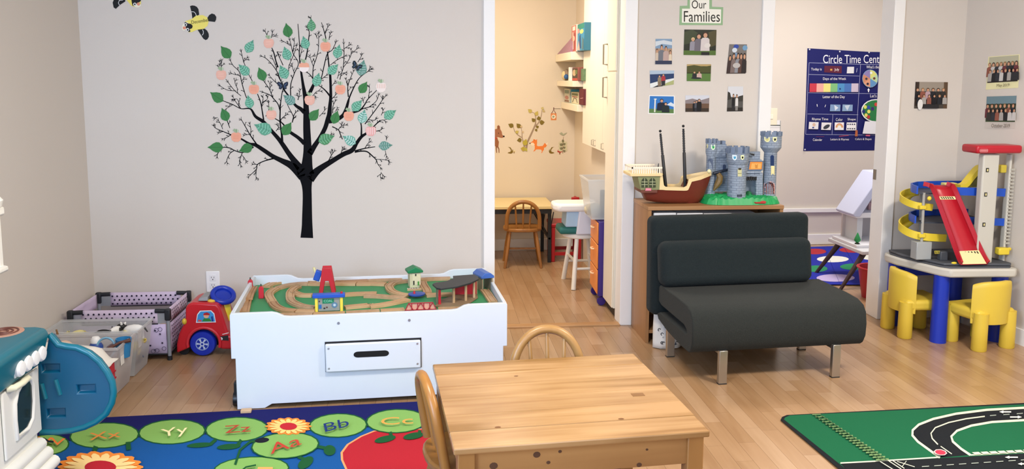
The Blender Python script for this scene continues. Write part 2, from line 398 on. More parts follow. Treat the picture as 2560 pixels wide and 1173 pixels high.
A0 = [(937, 1079), (905, 1092), (872, 1112), (857, 1132), (858, 1150), (868, 1172), (900, 1205), (1000, 1250), (1150, 1250), (1290, 1190), (1320, 1120), (1240, 1070), (1130, 1066), (1050, 1074), (1000, 1070)]
def grow(P, k, cx, cy): return [(cx+(x-cx)*k, cy+(y-cy)*k) for x, y in P]
rug += [('p', grow(A0, 1.025, 1080, 1150), '#f19a62'), ('p', A0, '#b01a28')]
for cx, cy, rx, ry, rt in ((120, 1112, 50, 24, -3), (261, 1089, 84, 30, -3), (430, 1080, 81, 29, -3), (592, 1074, 76, 29, -2), (845, 1064, 70, 28, -2), (991, 1053, 73, 28, -2), (1135, 1049, 70, 28, -2), (628, 1174, 92, 30, -3), (470, 1213, 84, 34, -3)):
    rug += [('e', cx, cy, rx+4, ry+2.5, rt, DKG), ('e', cx, cy, rx, ry, rt, LEAFG)]
def foot(cx, cy, rx, ry, rt, leg): return [('l', leg, 8, DKG), ('e', cx, cy, rx, ry, rt, DKG)]
rug += foot(500, 1113, 33, 6, -4, [(540, 1099), (525, 1112)])+foot(572, 1117, 30, 7, -5, [(603, 1100), (592, 1116)])+foot(963, 1098, 27, 8, -12, [(975, 1080), (980, 1094)])+foot(1034, 1090, 26, 8, -10, [(1050, 1076), (1048, 1086)])
rug += foot(764, 1157, 22, 12, -35, [(745, 1142), (765, 1150)])+foot(824, 1126, 15, 13, 0, [(790, 1116), (812, 1120)])+[('l', [(660, 1098), (625, 1105), (600, 1125), (588, 1162)], 6, DKG), ('l', [(320, 1105), (322, 1125)], 12, DKG), ('l', [(240, 1116), (236, 1128)], 12, DKG)]
rug += [('e', 713, 1114, 86, 33, -4, DKG), ('e', 713, 1114, 82, 30.5, -4, LEAFG), ('e', 655, 1101, 18, 6.5, -6, '#0a0d1c')]
rug += petals(721, 1066, 58, 22, 16, '#f08c34', '#fbd27c', '#c01f2c')+petals(251, 1168, 107, 40, 18, '#f08c34', '#fbd890', '#b81b2b')
rug += [('t', 'Xx', 262, 1089, 26, -6, 2.5, '#e0893f'), ('t', 'Yy', 436, 1079, 28, -10, 2.3, '#f6e9b0'), ('t', 'Zz', 594, 1073, 27, -4, 2.3, '#b5402a'),
        ('t', 'Bb', 840, 1064, 31, -14, 2.1, '#16306f'), ('t', 'Cc', 992, 1053, 26, -3, 2.9, '#e7a14b'), ('t', 'Aa', 713, 1113, 36, -18, 2.1, '#c0402e'), ('t', 'W', 128, 1104, 26, 4, 2.6, '#ef7d3b'),
        ('l', [(108, 1096), (122, 1104), (134, 1105)], 5, '#14202a'), ('p', [(645, 1168), (682, 1168), (680, 1190), (640, 1190)], '#f2a65c'), ('l', [(600, 1180), (615, 1168), (640, 1163)], 4, DKG)]
flat('alphabet_rug', rug, onfloor, None, base=.008, step=.00012, rough=.95, bump=.25, label='blue alphabet rug with green caterpillar circles and daisies before the train table', cat='rug')
# road rug; zoom coordinates k: pixel = 1900 + u / 3.879, 960 + v / 3.879
K = lambda P: [(1900+u/3.879, 960+v/3.879) for u, v in P]
GRN, ROAD, CRM = '#075c3a', '#0b1118', '#d3d6be'
ra, rb_, rc_, rd_ = pj((1.44, 3.318, 0)), pj((2.95, 3.372, 0)), pj((2.98, 2.2, 0)), pj((1.50, 2.2, 0))
e1 = K([(200, 350), (215, 320), (260, 302)]); i1 = K([(232, 345), (245, 325), (290, 306)])
rr = [('p', e1+[rb_, rc_, rd_], ROAD),
      ('p', i1+[pj((2.93, 3.352, 0)), pj((2.95, 2.2, 0)), pj((1.535, 2.2, 0))], GRN),
      ('p', K([(780, 775), (2560, 675), (3300, 640), (3400, 1000), (1000, 1000)]), ROAD),
      ('l', K([(780, 768), (1160, 748), (1730, 712)]), 3.2, CRM), ('l', K([(2040, 690), (2560, 662), (3300, 630)]), 3.2, CRM)]
outer = K([(3200, 212), (2560, 232), (2200, 252), (1900, 290), (1680, 340), (1540, 395), (1480, 450), (1478, 500), (1530, 560), (1640, 640), (1745, 715)])
inner = K([(3200, 335), (2560, 352), (2250, 370), (2050, 405), (1910, 455), (1855, 510), (1870, 560), (1950, 630), (2040, 690)])
mid = K([(2180, 315), (2000, 338), (1830, 375), (1700, 425), (1658, 480), (1670, 530), (1725, 588)])
rr += [('p', outer+inner[::-1], ROAD), ('l', outer, 5.6, CRM), ('l', inner, 5.6, CRM), ('l', mid, 3, CRM), ('l', K([(1752, 605), (1860, 680)]), 2.2, CRM)]
for i in range(7): rr.append(('l', K([(2230+i*130, 308-i*9), (2290+i*130, 303-i*9)]), 2, '#9aa39a'))
for i in range(9): rr.append(('l', K([(1570+i*120, 803-i*8), (1640+i*120, 798-i*8)]), 2, '#9aa39a'))
for i in range(9): rr.append(('p', K([(2055+i*82, 664-i*4), (2120+i*82, 660-i*4), (2150+i*82, 680-i*4), (2085+i*82, 685-i*4)]), CRM))
def arrow(u, v, s): return ('p', K([(u-60*s, v), (u-20*s, v-14), (u-20*s, v-6), (u+55*s, v-6), (u+55*s, v+6), (u-20*s, v+6), (u-20*s, v+14)]), '#eceee2')
rr += [arrow(2380, 272, 1), arrow(2480, 322, -1), arrow(2440, 712, 1.1), arrow(2560, 776, 1)]
for i in range(20):
    t = i/19; u, v = 510+t*620, 298+t*438; w_ = 78+t*40
    rr.append(('l', K([(u-4, v), (u+w_, v-3-t*4)]), 2.2+t*1.6, '#6f8f5d'))
rr += [('l', K([(530, 300), (1180, 742)]), 2, '#3e5c3a'), ('l', K([(585, 298), (1225, 736)]), 2, '#3e5c3a'),
       ('l', K([(1165, 752), (1290, 830)]), 2, CRM), ('l', K([(1250, 748), (1370, 826)]), 2, CRM), ('l', K([(1290, 746), (1400, 820)]), 2, CRM), ('l', K([(1330, 752), (1500, 805)]), 1.6, CRM), ('l', K([(1420, 748), (1380, 800)]), 1.6, CRM)]
oc = K(ell(1750, 664, 66, 30, 8, 8)); oi = K(ell(1750, 664, 55, 24, 8, 8)); rr += [('p', oc, '#e8c9c4'), ('p', oi, '#c8324a')]
flat('road_rug', rr, onfloor, None, base=.006, step=.00012, rough=.95, bump=.2, label='green play rug printed with black roads and railway, at the right front', cat='rug')
# ================================================================== train table
TZ = math.radians(4.0); T0 = Vector((-.848, 3.556, 0)); Tw, TT = 1.174, .421
Rt = Matrix.Rotation(TZ, 3, 'Z')
bl = fl(640, 688, TT); Td = (bl-T0).dot(Rt @ Vector((0, 1, 0)))
TBL = thing('train_table', 'white wooden train table with a tray top and a front drawer', 'table', T0, TZ)
WT = mat('#d6dde6', .3)
def panel_outline(w, zb, zt):
    dip = .022
    return [(.017, .003), (.13, .003), (.16, .020), (w-.16, .020), (w-.13, .003), (w-.017, .003), (w-.017, .226), (w, .226), (w, zt-.006), (w-.006, zt), (w-.17, zt), (w-.19, zt-.004), (w-.22, zt-dip+.003), (w-.245, zt-dip),
            (.245, zt-dip), (.22, zt-dip+.003), (.19, zt-.004), (.17, zt), (.006, zt), (0, zt-.006), (0, .226), (.017, .226)]
PO = panel_outline(Tw, 0, TT)
MB().prism(PO, lambda u, v, w_: Vector((u, w_, v)), .018).build('front_panel', WT, TBL, 20, bevel=.002)
MB().prism(PO, lambda u, v, w_: Vector((u, Td-.018+w_, v)), .018).build('back_panel', WT, TBL, 20, bevel=.002)
for x0 in (0, Tw-.016): rbox((x0, .018, .226), (x0+.016, Td-.018, TT-.002)).build('side_panel', WT, TBL, 20, bevel=.003)
for x0 in (.017, Tw-.033): rbox((x0, .018, .045), (x0+.016, Td-.018, .226)).build('skirt_panel', WT, TBL, 20)
ZB = .374
rbox((.016, .018, ZB-.01), (Tw-.016, Td-.018, ZB)).build('green_board', mat('#2c8a55', .55), TBL, 0, label='green board in the tray')
dr = rbox((.388, -.020, .152), (.792, -.004, .276)).build('drawer', WT, TBL, 20, bevel=.006, seg=3)
rbox((.386, -.003, .15), (.796, .0005, .282)).build('drawer_gap', mat('#17181c', .8), TBL, 0)
sl = [(.524+.018*math.cos(a)-.0, .226+.013*math.sin(a)) for a in [math.pi/2+math.pi*i/8 for i in range(9)]]+[(.638+.018*math.cos(a), .226+.013*math.sin(a)) for a in [-math.pi/2+math.pi*i/8 for i in range(9)]]
MB().prism(sl, lambda u, v, w_: Vector((u, -.0203-w_, v)), .0008).build('handle_slot', mat('#08090c', .9), dr, 0)
for u, v in ((.402, .258), (.402, .17), (.778, .262), (.778, .172)): MB().lathe([(.0045, 0), (.0045, .0015), (.002, .0018)], (u, -.020, v), 12, axis='y').build('screw', mat('#b9bcc2', .35, .7), dr)
for u, v in ((.445, .362), (.745, .362)): MB().lathe([(.006, 0), (.006, .002), (.002, .002)], (u, 0, v), 12, axis='y').build('screw', mat('#a9adb4', .35, .7), TBL)
for u, y_ in ((.03, .05), (Tw-.03, .05), (.03, Td-.05), (Tw-.03, Td-.05)):
    cw = MB().lathe([(.012, -.012), (.03, -.012), (.032, 0), (.03, .012), (.012, .012)], (u-.022 if u < .5 else u+.022, y_, .033), 16, axis='x').build('caster', mat('#15171c', .4), TBL)
    MB().box((u-.03 if u < .5 else u+.008, y_-.018, .05), (u-.008 if u < .5 else u+.03, y_+.018, .11)).build('caster_fork', mat('#1c1f25', .5), cw, bevel=.004)
MB().obox(fl(614, 1030, .014)+Vector((0, .012, 0)), (.043, .03, .012), Rt).build('wooden_block', mat('#c9a884', .6), None, label='small pale wooden block under the train table foot on the rug', cat='block', bevel=.002)
# ------------------------------------------------------------------ wooden tracks: one object per piece
TW_, TH_ = .041, .012
def resample(P, n):
    P = [Vector(p) for p in P]; out = []
    m_ = len(P)
    for i in range(n):
        t = i/(n-1)*(m_-1); k = min(int(t), m_-2); f = t-k
        p0, p1, p2, p3 = P[max(k-1, 0)], P[k], P[k+1], P[min(k+2, m_-1)]
        out.append(.5*((2*p1)+(p2-p0)*f+(2*p0-5*p1+4*p2-p3)*f*f+(3*p1-p0-3*p2+p3)*f**3))
    return out
PROF = [(-.0205, 0), (-.0205, .011), (-.0195, .012), (-.0145, .012), (-.0145, .009), (-.0085, .009), (-.0085, .012), (.0085, .012), (.0085, .009), (.0145, .009), (.0145, .012), (.0195, .012), (.0205, .011), (.0205, 0)]
TM = [wood('#c9a57b', '#b48b60', 0, .5, 1), wood('#c2a07c', '#a98560', 1, .5, 1), wood('#b98f66', '#9f7650', 0, .5, 1)]
def track(P, label, k=0, n=12, group='wooden train tracks on the tray'):
    P = resample(P, n); mb = MB(); m_ = len(PROF)
    for i, p in enumerate(P):
        d = (P[min(i+1, n-1)]-P[max(i-1, 0)]); d.z = 0; d.normalize(); sd = Vector((d.y, -d.x, 0))
        mb.v += [p+sd*u+Vector((0, 0, v)) for u, v in PROF]
    for i in range(n-1):
        for j in range(m_): mb.f.append([i*m_+j, i*m_+(j+1) % m_, (i+1)*m_+(j+1) % m_, (i+1)*m_+j]); mb.c.append(None)
    mb.f += [list(range(m_)), list(range((n-1)*m_, n*m_))[::-1]]; mb.c += [None, None]
    return mb.build('track_piece', TM[k % 3], None, 25, label=label, cat='track', group=group)
A5 = lambda *P, z=0.0: [fl(560+u/5.33, 640+v/5.33, ZB+.013+z)-Vector((0, 0, .0125)) for u, v in P]
B5 = lambda *P, z=0.0: [fl(900+u/5.33, 640+v/5.33, ZB+.013+z)-Vector((0, 0, .0125)) for u, v in P]
S_ = 'wooden train track '
track(A5((310, 560), (290, 650), (272, 735)), S_+'ramp, lower piece rising along the left end of the tray', 2)
track(A5((390, 400), (350, 470), (318, 555), z=.012), S_+'ramp, dark upper piece between the red supports', 2)
track(A5((560, 395), (640, 355), (760, 332), (870, 322)), S_+'curve at the back left corner of the tray', 0)
track(A5((880, 321), (1050, 317), (1240, 325)), S_+'straight along the back edge, left of the red crane', 1)
track(A5((1480, 333), (1650, 330), (1919, 315)), S_+'straight along the back edge, right of the red crane', 2)
track(B5((110, 312), (330, 303), (560, 297)), S_+'straight along the back edge, left of the green-roofed hut', 1)
track(A5((640, 590), (600, 520), (620, 465), (700, 415)), S_+'curve around the left bend of the inner loop', 0)
track(A5((710, 412), (860, 375), (1000, 358), (1120, 355)), S_+'curve at the upper left of the inner loop', 1)
track(A5((1130, 355), (1300, 358), (1480, 354), (1760, 356)), S_+'long straight passing behind the red crane', 0)
track(A5((1770, 356), (1919, 356))+B5((160, 354), (340, 362)), S_+'straight leading to the hut loop', 0)
track(A5((645, 600), (690, 655), (790, 700), (960, 718)), S_+'curve at the lower left of the inner loop', 2)
track(A5((970, 718), (1090, 720), (1210, 716)), S_+'short straight left of the yellow posts', 0)
track(A5((985, 395), (920, 430), (885, 480), (880, 530)), S_+'curve at the upper inner left turn', 0)
track(A5((880, 540), (900, 590), (1000, 640), (1110, 664), (1210, 670)), S_+'curve at the lower inner left turn', 1)
track(A5((925, 470), (1030, 505), (1170, 508)), S_+'switch piece in the middle left of the tray', 0)
track(A5((1600, 500), (1760, 490), (1919, 486))+B5((220, 484)), S_+'middle straight, right of the blue station roof', 0)
track(B5((60, 515), (240, 520), (430, 535), (600, 545)), S_+'middle piece leading to the blue turntable', 1)
track(A5((620, 775), (840, 772), (1180, 763)), S_+'straight along the front edge, at the left', 1)
track(A5((1190, 762), (1400, 756), (1610, 748)), S_+'straight along the front edge, under the yellow posts', 0)
track(A5((1625, 745), (1800, 735), (1919, 728))+B5((260, 720)), S_+'straight along the front edge, right of the yellow posts', 1)
track(B5((275, 718), (430, 710), (590, 700)), S_+'straight along the front edge, left of the red bridge', 0)
track(B5((1040, 695), (1220, 690), (1400, 685)), S_+'straight along the front edge, right of the red bridge', 1)
track(A5((1610, 670), (1760, 655), (1919, 640))+B5((120, 635)), S_+'piece running up from the yellow posts', 0)
track(B5((130, 655), (300, 635), (480, 600), (640, 565)), S_+'diagonal piece below the blue turntable', 0)
track(B5((385, 400), (420, 452), (520, 492), (650, 512)), S_+'curve on the near side of the hut loop', 0)
track(B5((385, 392), (430, 352), (520, 330), (640, 318)), S_+'curve on the far side of the hut loop', 1)
track(B5((650, 317), (830, 300), (1000, 290), (1200, 285)), S_+'straight behind the green-roofed hut', 1)
track(B5((830, 330), (850, 380), (890, 440), (900, 480)), S_+'curve on the right side of the hut loop', 2)
track(B5((880, 510), (1040, 500), (1230, 495)), S_+'straight entering the black-roofed engine shed', 0)
track(B5((1660, 440), (1700, 490), (1735, 545), (1775, 600)), S_+'piece coming out of the blue-roofed tunnel', 0)
# ------------------------------------------------------------------ buildings on the tray
RED, YEL, BLU = mat('#c01f2e', .4), mat('#f2d54a', .4), mat('#1d4fb8', .4)
PALE = wood('#c9a982', '#b08c63', 2, .5)
def toy(name, label, cat, p, rz=TZ): return thing(name, label, cat, (p.x, p.y, p.z), rz)
for i, (u, v, w_) in enumerate(((352, 455, 'left'), (495, 560, 'right'))):
    t = toy('track_support', 'red wooden ramp support on the %s side of the raised track' % w_, 'support', fl(560+u/5.33, 640+v/5.33+(4 if i == 0 else 2), ZB))
    MB().prism([(-.012, 0), (.012, 0), (.011, .05), (.005, .058), (-.005, .058), (-.011, .05)], lambda a, b, w__: Vector((a, w__, b)), .016).build('block', RED, t, 20, bevel=.002)
    MB().cyl((0, .008, .058), (0, .008, .068), .003).build('peg', mat('#44443f', .5), t)
p = fl(818, 735, ZB); t = toy('crane', 'red A-shaped toy crane standing in the middle of the train tray', 'toy crane', p)
h = .126
for k, y_ in enumerate((0, .045)):
    A = [(-.040, 0), (-.021, 0), (-.009, .062), (.009, .062), (.021, 0), (.040, 0), (.021, h), (-.021, h)]
    MB().prism(A, lambda a, b, w_: Vector((a, y_+w_, b)), .014).build('frame', RED, t, 20, bevel=.002)
MB().box((-.019, .012, h-.03), (.019, .047, h-.012)).build('crossbar', RED, t, 20, bevel=.002)
k_ = MB().obox((-.044, .03, .085), (.03, .03, .05), Matrix.Rotation(.35, 3, 'Y')).build('cab', BLU, t, 20, bevel=.004)
MB().cyl((-.055, .03, .1), (-.062, .03, .125), .006).build('knob', mat('#e3d9a4', .5), k_)
p = fl(823, 781, ZB); t = toy('loading_station', 'toy loading station with blue roof on yellow posts at the tray front', 'toy station', p)
for sx in (-1, 1): MB().box((sx*.054-.006, -.006, 0), (sx*.054+.006, .006, .068)).build('post', YEL, t, 20, bevel=.001)
r_ = MB().box((-.070, -.014, .068), (.070, .022, .084)).build('roof', BLU, t, 20, bevel=.002)
MB().cyl((.055, 0, .084), (.055, 0, .092), .005).build('button', RED, r_)
pn = MB().box((-.046, -.003, .008), (.046, .003, .067)).build('board', mat('#8f8f86', .6), t)
g = plane((-.046, -.0034, .067), (1, 0, 0), (0, 0, -1), (0, -1, 0))
def sub(name, items, g, parent, **k): return flat(name, items, lambda x, y, h_: xf(parent) @ g(x, y, h_), parent, base=.0004, step=.0002, **k)
sub('picture', [('r', .018, .004, .068, .026, '#1d7c58'), ('e', .07, .034, .013, .013, 0, '#5b7f99'), ('e', .07, .034, .006, .006, 0, '#b6c7d2'), ('r', .002, .03, .014, .048, '#2c66a8'), ('t', 'COAL', .043, .015, .016, 0, .9, '#8fd0b4'), ('r', .022, .044, .03, .05, '#2a2a28'), ('r', .034, .04, .04, .046, '#5a2a28'), ('r', .002, .012, .008, .018, '#5a2a28')], g, pn)
p = fl(1037, 719, ZB); t = toy('signal_hut', 'small wooden hut with a green pitched roof among the tracks', 'toy house', p, TZ+.15)
bd = MB().box((-.024, 0, 0), (.030, .05, .075)).build('wall', mat('#c9c3a0', .6), t, 20)
for i in range(8): MB().box((-.012, -.0015, .014+i*.007), (.028, 0, .0195+i*.007)).build('slat', mat('#ddd7b4', .6), bd, 0)
MB().box((.002, -.003, .058), (.008, -.0008, .068)).build('lamp', mat('#22221c', .5), bd, 0); MB().box((-.008, -.003, .014), (-.002, -.0008, .034)).build('figure', mat('#22221c', .5), bd, 0); MB().box((.014, -.003, .01), (.022, -.0008, .03)).build('bush', mat('#4d8f3e', .6), bd, 0)
MB().prism([(-.036, .074), (.040, .074), (.042, .084), (.003, .104), (-.038, .086)], lambda a, b, w_: Vector((a, -.010+w_, b)), .068).build('roof', mat('#147a4b', .45), t, 20, bevel=.003)
p = fl(1034, 727, ZB); t = toy('level_crossing', 'red and white striped crossing block before the green-roofed hut', 'toy crossing', p)
bd = MB().box((-.03, 0, 0), (.045, .018, .01)).build('block', PALE, t, 0)
g = plane((-.03, -.0003, .011), (1, 0, 0), (0, .6, -.01), (0, 0, 1))
sub('barrier', [('p', [(0, 0), (.055, 0), (.055, .016), (0, .016)], '#f2eeee')]+[('p', [(x_, 0), (x_+.006, 0), (x_+.002, .016), (x_-.004, .016)], '#8f2445') for x_ in (.006, .018, .03, .042)], g, bd)
p = fl(1042, 737, ZB+.012); t = toy('turntable', 'flat blue toy turntable disc beside the crossing', 'turntable', p)
MB().lathe([(.039, 0), (.040, .002), (.040, .006), (.038, .007), (0.002, .007)], (0, 0, 0), 24).build('disc', mat('#2b4aa0', .4), t)
MB().cyl((-.012, -.004, .007), (-.012, -.004, .02), .006, .004).build('knob', RED, t)
# truss bridge
p = fl(1052, 781, ZB); t = toy('truss_bridge', 'red truss bridge panel at the front edge of the tray', 'toy bridge', p)
MB().prism([(-.074, 0), (.074, 0), (.07, .012), (.052, .044), (-.052, .044), (-.07, .012)], lambda a, b, w_: Vector((a, w_, b)), .004).build('panel', mat('#d79a84', .5), t, 0)
RD2 = mat('#a32430', .45)
segs = [((-.074, .002), (.074, .002)), ((-.054, .043), (.054, .043)), ((-.073, .003), (-.053, .043)), ((.073, .003), (.053, .043)), ((-.07, .012), (.07, .012))]
for i in range(4):
    x0 = -.053+i*.0265*1.0; segs += [((x0, .043) if i % 2 == 0 else (x0, .003), (x0+.0265, .003) if i % 2 == 0 else (x0+.0265, .043)), ((x0+.013, .012), (x0+.013, .043))]
for a, b in segs: MB().tube([(a[0], -.002, a[1]), (b[0], -.002, b[1])], 0, flat=(.004, .0032)).build('beam', RD2, t, 0)
# engine shed with the black curved roof
RF = [(1238, 265), (1520, 245), (1575, 275), (1582, 305), (1480, 355), (1300, 405), (1080, 435), (1020, 425), (965, 375), (985, 360), (1150, 335), (1245, 295)]
ZR = ZB+.085
rw = [fl(900+u/5.33, 640+v/5.33, ZR+.008) for u, v in RF]
t = toy('engine_shed', 'toy engine shed with a black curved roof on wooden posts', 'toy shed', fl(1140, 740, ZB), 0)
n = len(rw)
MB().add([q-Vector((0, 0, .008)) for q in rw]+rw, [tuple(range(n))[::-1], tuple(range(n, 2*n))]+[(i, (i+1) % n, n+(i+1) % n, n+i) for i in range(n)]).build('roof', mat('#26292c', .5), t, 20, world=True, bevel=.0015)
def post(px, py, r=.0065, m_=PALE, nm='post'):
    q = fl(px, py, ZB); MB().cyl(q, (q.x, q.y, ZR), r).build(nm, m_, t, world=True)
for u, v in ((1250, 640), (1410, 612), (1520, 570), (1545, 520)): post(900+u/5.33, 640+v/5.33)
q = fl(900+1062/5.33, 640+658/5.33, ZB); MB().box((q.x-.006, q.y-.006, ZB), (q.x+.006, q.y+.02, ZR)).build('red_post', RED, t, 0, world=True)
MB().box((q.x-.016, q.y, ZB), (q.x-.008, q.y+.10, ZR)).build('side_wall', mat('#6c6a52', .6), t, 0, world=True)
a, b = fl(900+1262/5.33, 640+560/5.33, ZB), fl(900+1500/5.33, 640+540/5.33, ZB); b.y = a.y = max(a.y, b.y)+.02
MB().box((a.x, a.y, ZB), (b.x+.02, a.y+.006, ZR)).build('back_wall', RED, t, 0, world=True)
MB().add([fl(900+u/5.33, 640+v/5.33, ZB+.004) for u, v in ((1000, 672), (1060, 680), (1420, 660), (1570, 560), (1560, 500), (1260, 520), (1060, 600))], [tuple(range(7))]).build('floor_board', mat('#8a7358', .6), t, 0, world=True, solid=.004)
# blue-roofed tunnel shed
p = fl(1218, 729, ZB); t = toy('tunnel_shed', 'grey wooden tunnel shed with a blue roof at the right end of the tray', 'toy shed', p, TZ+.25)
for sx in (-.028, .022): MB().box((sx, -.004, 0), (sx+.006, .10, .07)).build('wall', mat('#8c7f68', .6), t, 0)
MB().prism([(-.034, .066), (.034, .066), (.034, .076), (.014, .092), (-.014, .092), (-.034, .076)], lambda a, b, w_: Vector((a, -.008+w_, b)), .115).build('roof', mat('#3a64b4', .4), t, 20, bevel=.002)
# ================================================================== children's pine table and windsor chairs
PINE = wood('#b0885a', '#87602f', 0, .27, .8, cut=(.41, .58)); PINEY = wood('#a3743f', '#8b5f30', 2, .38, .8)
t = thing('childrens_table', 'low square pine table with knotty apron in the foreground', 'table', (.352, 2.335, .009), math.radians(4.6))
tw, td, tz = .332, .317, .491
for i in range(6):
    y0 = -td+i*2*td/6; y1 = y0+2*td/6
    MB().box((-tw, y0+.0002, tz-.018), (tw, y1-.0002, tz)).build('tabletop_plank', PINE if i % 2 else wood('#b38c5e', '#8d6538', 0, .27, .7, cut=(.41, .58)), t, 0, bevel=.0015 if 0 < i < 5 else .004)
for sx in (-1, 1):
    for sy in (-1, 1):
        x, y = sx*(tw-.033), sy*(td-.033)
        MB().box((x-.022, y-.022, 0), (x+.022, y+.022, tz-.018)).build('leg', PINEY, t, 20, bevel=.003)
knot = mat('#4d2f1b', .6)
for sy in (-1, 1):
    a = MB().box((-tw+.055, sy*(td-.03)-.009, tz-.094), (tw-.055, sy*(td-.03)+.009, tz-.018)).build('apron', wood('#a67a48', '#8e6236', 0, .4, .8), t, 20)
    if sy < 0:
        for u, v, r in ((-.23, .043, .009), (-.12, .022, .008), (-.09, .045, .0045), (-.06, .018, .004), (.15, .07, .006), (.17, .03, .003)):
            MB().lathe([(r, 0), (r, .0006), (r*.5, .0008)], (u, -(td-.03)-.009, tz-.018-v), 10, sx=1.2, axis='y').build('knot', knot, a)
for sx in (-1, 1): MB().box((sx*(tw-.03)-.009, -td+.055, tz-.094), (sx*(tw-.03)+.009, td-.055, tz-.018)).build('apron', wood('#a67a48', '#8e6236', 1, .4, .8), t, 20)
for u, v, r in ((-.205, -.205, .005), (.128, -.205, .005), (-.09, .165, .004)): MB().lathe([(r, 0), (r, .0004)], (u, v, tz), 10, sx=1.6).build('knot', mat('#6a4019', .5), t)
MB().box((.21, -.055, tz), (.246, -.032, tz+.0006)).build('stain', mat('#7d5730', .5), t, 0)
def windsor(label, loc, rz, ha, hb, group=None, H=.56):
    # faces -y, the hoop back stands at +y
    t = thing('windsor_chair', label, 'chair', loc, rz, group)
    W = wood(ha, hb, 2, .35, 1); WS = wood(ha, hb, 1, .35, 1); zs = .295
    o = [(.145*math.copysign(abs(math.cos(a))**.75, math.cos(a)), .14*math.copysign(abs(math.sin(a))**.8, math.sin(a))) for a in [2*math.pi*i/28 for i in range(28)]]
    MB().prism(o, lambda u, v, w_: Vector((u, v, zs-.024+w_)), .024).build('seat', WS, t, 30, bevel=.007, seg=3)
    hp = []
    for i in range(25):
        a = math.pi*i/24; x = .122*math.cos(a); zz = math.sin(a)
        z = zs+(H-zs)*(zz**.62 if zz > 0 else 0); hp.append((x*(1.0+.06*math.sin(a)), .105+.16*(z-zs), z))
    MB().tube(hp, .0150, 10).build('hoop', W, t)
    for x, e in ((-.06, .055), (0, .0), (.06, .055)):
        z1 = zs+(H-zs)*(max(0, 1-(x/.127)**2)**.31)-.006; s_ = .78
        MB().tube([(x*s_, .10, zs-.005), (x*(s_+1)/2, .10+.16*(z1-zs)/2, (zs+z1)/2), (x, .105+.16*(z1-zs), z1)], [.0055, .0075, .0055], 8).build('spindle', W, t)
    L = {}
    for sx in (-1, 1):
        for sy in (-1, 1):
            a, b = Vector((sx*.095, sy*.085, zs-.02)), Vector((sx*.135, sy*.135, 0)); L[sx, sy] = (a, b)
            MB().tube([a, a.lerp(b, .45), b], [.011, .0145, .010], 10).build('leg', W, t)
    at = lambda k, f: L[k][0].lerp(L[k][1], f)
    for sx in (-1, 1): MB().tube([at((sx, -1), .55), at((sx, 1), .55)], .008, 8).build('stretcher', W, t)
    MB().tube([(at((-1, -1), .55)+at((-1, 1), .55))/2, (at((1, -1), .55)+at((1, 1), .55))/2], .008, 8).build('stretcher', W, t)
    return t
windsor('small hoop-back wooden chair pushed in at the far side of the pine table', (.385, 2.60, .009), .06, '#ad8550', '#966c3a')
windsor('small hoop-back wooden chair seen edge-on at the left of the pine table', (.108, 2.43, .009), math.radians(90+12), '#a87436', '#8c5c28', H=.53)
# ================================================================== dark folding chair-bed
FAB = mat('#1f2729', .95, bump=.7, bscale=300, var=.45, sheen=.04, spec=.2); FAB2 = mat('#2b2e2c', .95, bump=.7, bscale=300, var=.45, sheen=.04, spec=.2)
t = thing('chair_bed', 'dark charcoal fabric chair-bed with metal legs by the bookcase', 'chair bed', (1.319, 3.696, 0), .077)
def pad(name, lo, hi, mt, parent, bev=.04, seg=5, rx=0, piv=None):
    mb = MB().box(lo, hi)
    if rx:
        R = Matrix.Rotation(rx, 4, 'X'); piv = Vector(piv); mb.v = [R @ (v-piv)+piv for v in mb.v]
    return mb.build(name, mt, parent, 60, bevel=bev, seg=seg)
x0, x1 = -.150, .715
prof = [(.02, .150), (.0, .165), (-.018, .20), (-.022, .26), (-.012, .315), (.012, .345), (.06, .362), (.16, .368), (.42, .372), (.44, .36), (.44, .285), (.40, .272), (.09, .262), (.06, .25), (.05, .235), (.06, .228), (.42, .232), (.46, .215), (.44, .19), (.30, .165), (.12, .150)]
MB().prism(prof, lambda u, v, w_: Vector((x0+w_, u, v)), x1-x0).build('seat', FAB2, t, 60, bevel=.014, seg=3)
pad('backrest', (x0-.03, .455, .20), (x1-.032, .565, .708), FAB, t, .035, 6, -.045, (0, .5, .2))
pad('back_cushion', (x0-.015, .335, .372), (x1-.07, .445, .60), FAB, t, .045, 6, -.16, (0, .38, .37))
MET = mat('#b9b5ae', .3, .9)
for x in (.0, .567):
    lg = MB().box((x-.012, -.012, 0.004), (x+.028, .012, .16)).build('leg', MET, t, 20, bevel=.002)
    MB().box((x-.012, -.012, 0), (x+.028, .012, .005)).build('glide', mat('#2a2a2a', .6), lg, 0)
    MB().box((x+.004, .012, .13), (x+.012, .40, .155)).build('rail', mat('#8d8a84', .35, .8), lg, 0)
for x in (-.10, .62):
    lg = MB().box((x-.012, .40, .004), (x+.028, .425, .20)).build('leg', MET, t, 20, bevel=.002)
    MB().box((x-.012, .40, 0), (x+.028, .425, .005)).build('glide', mat('#2a2a2a', .6), lg, 0)
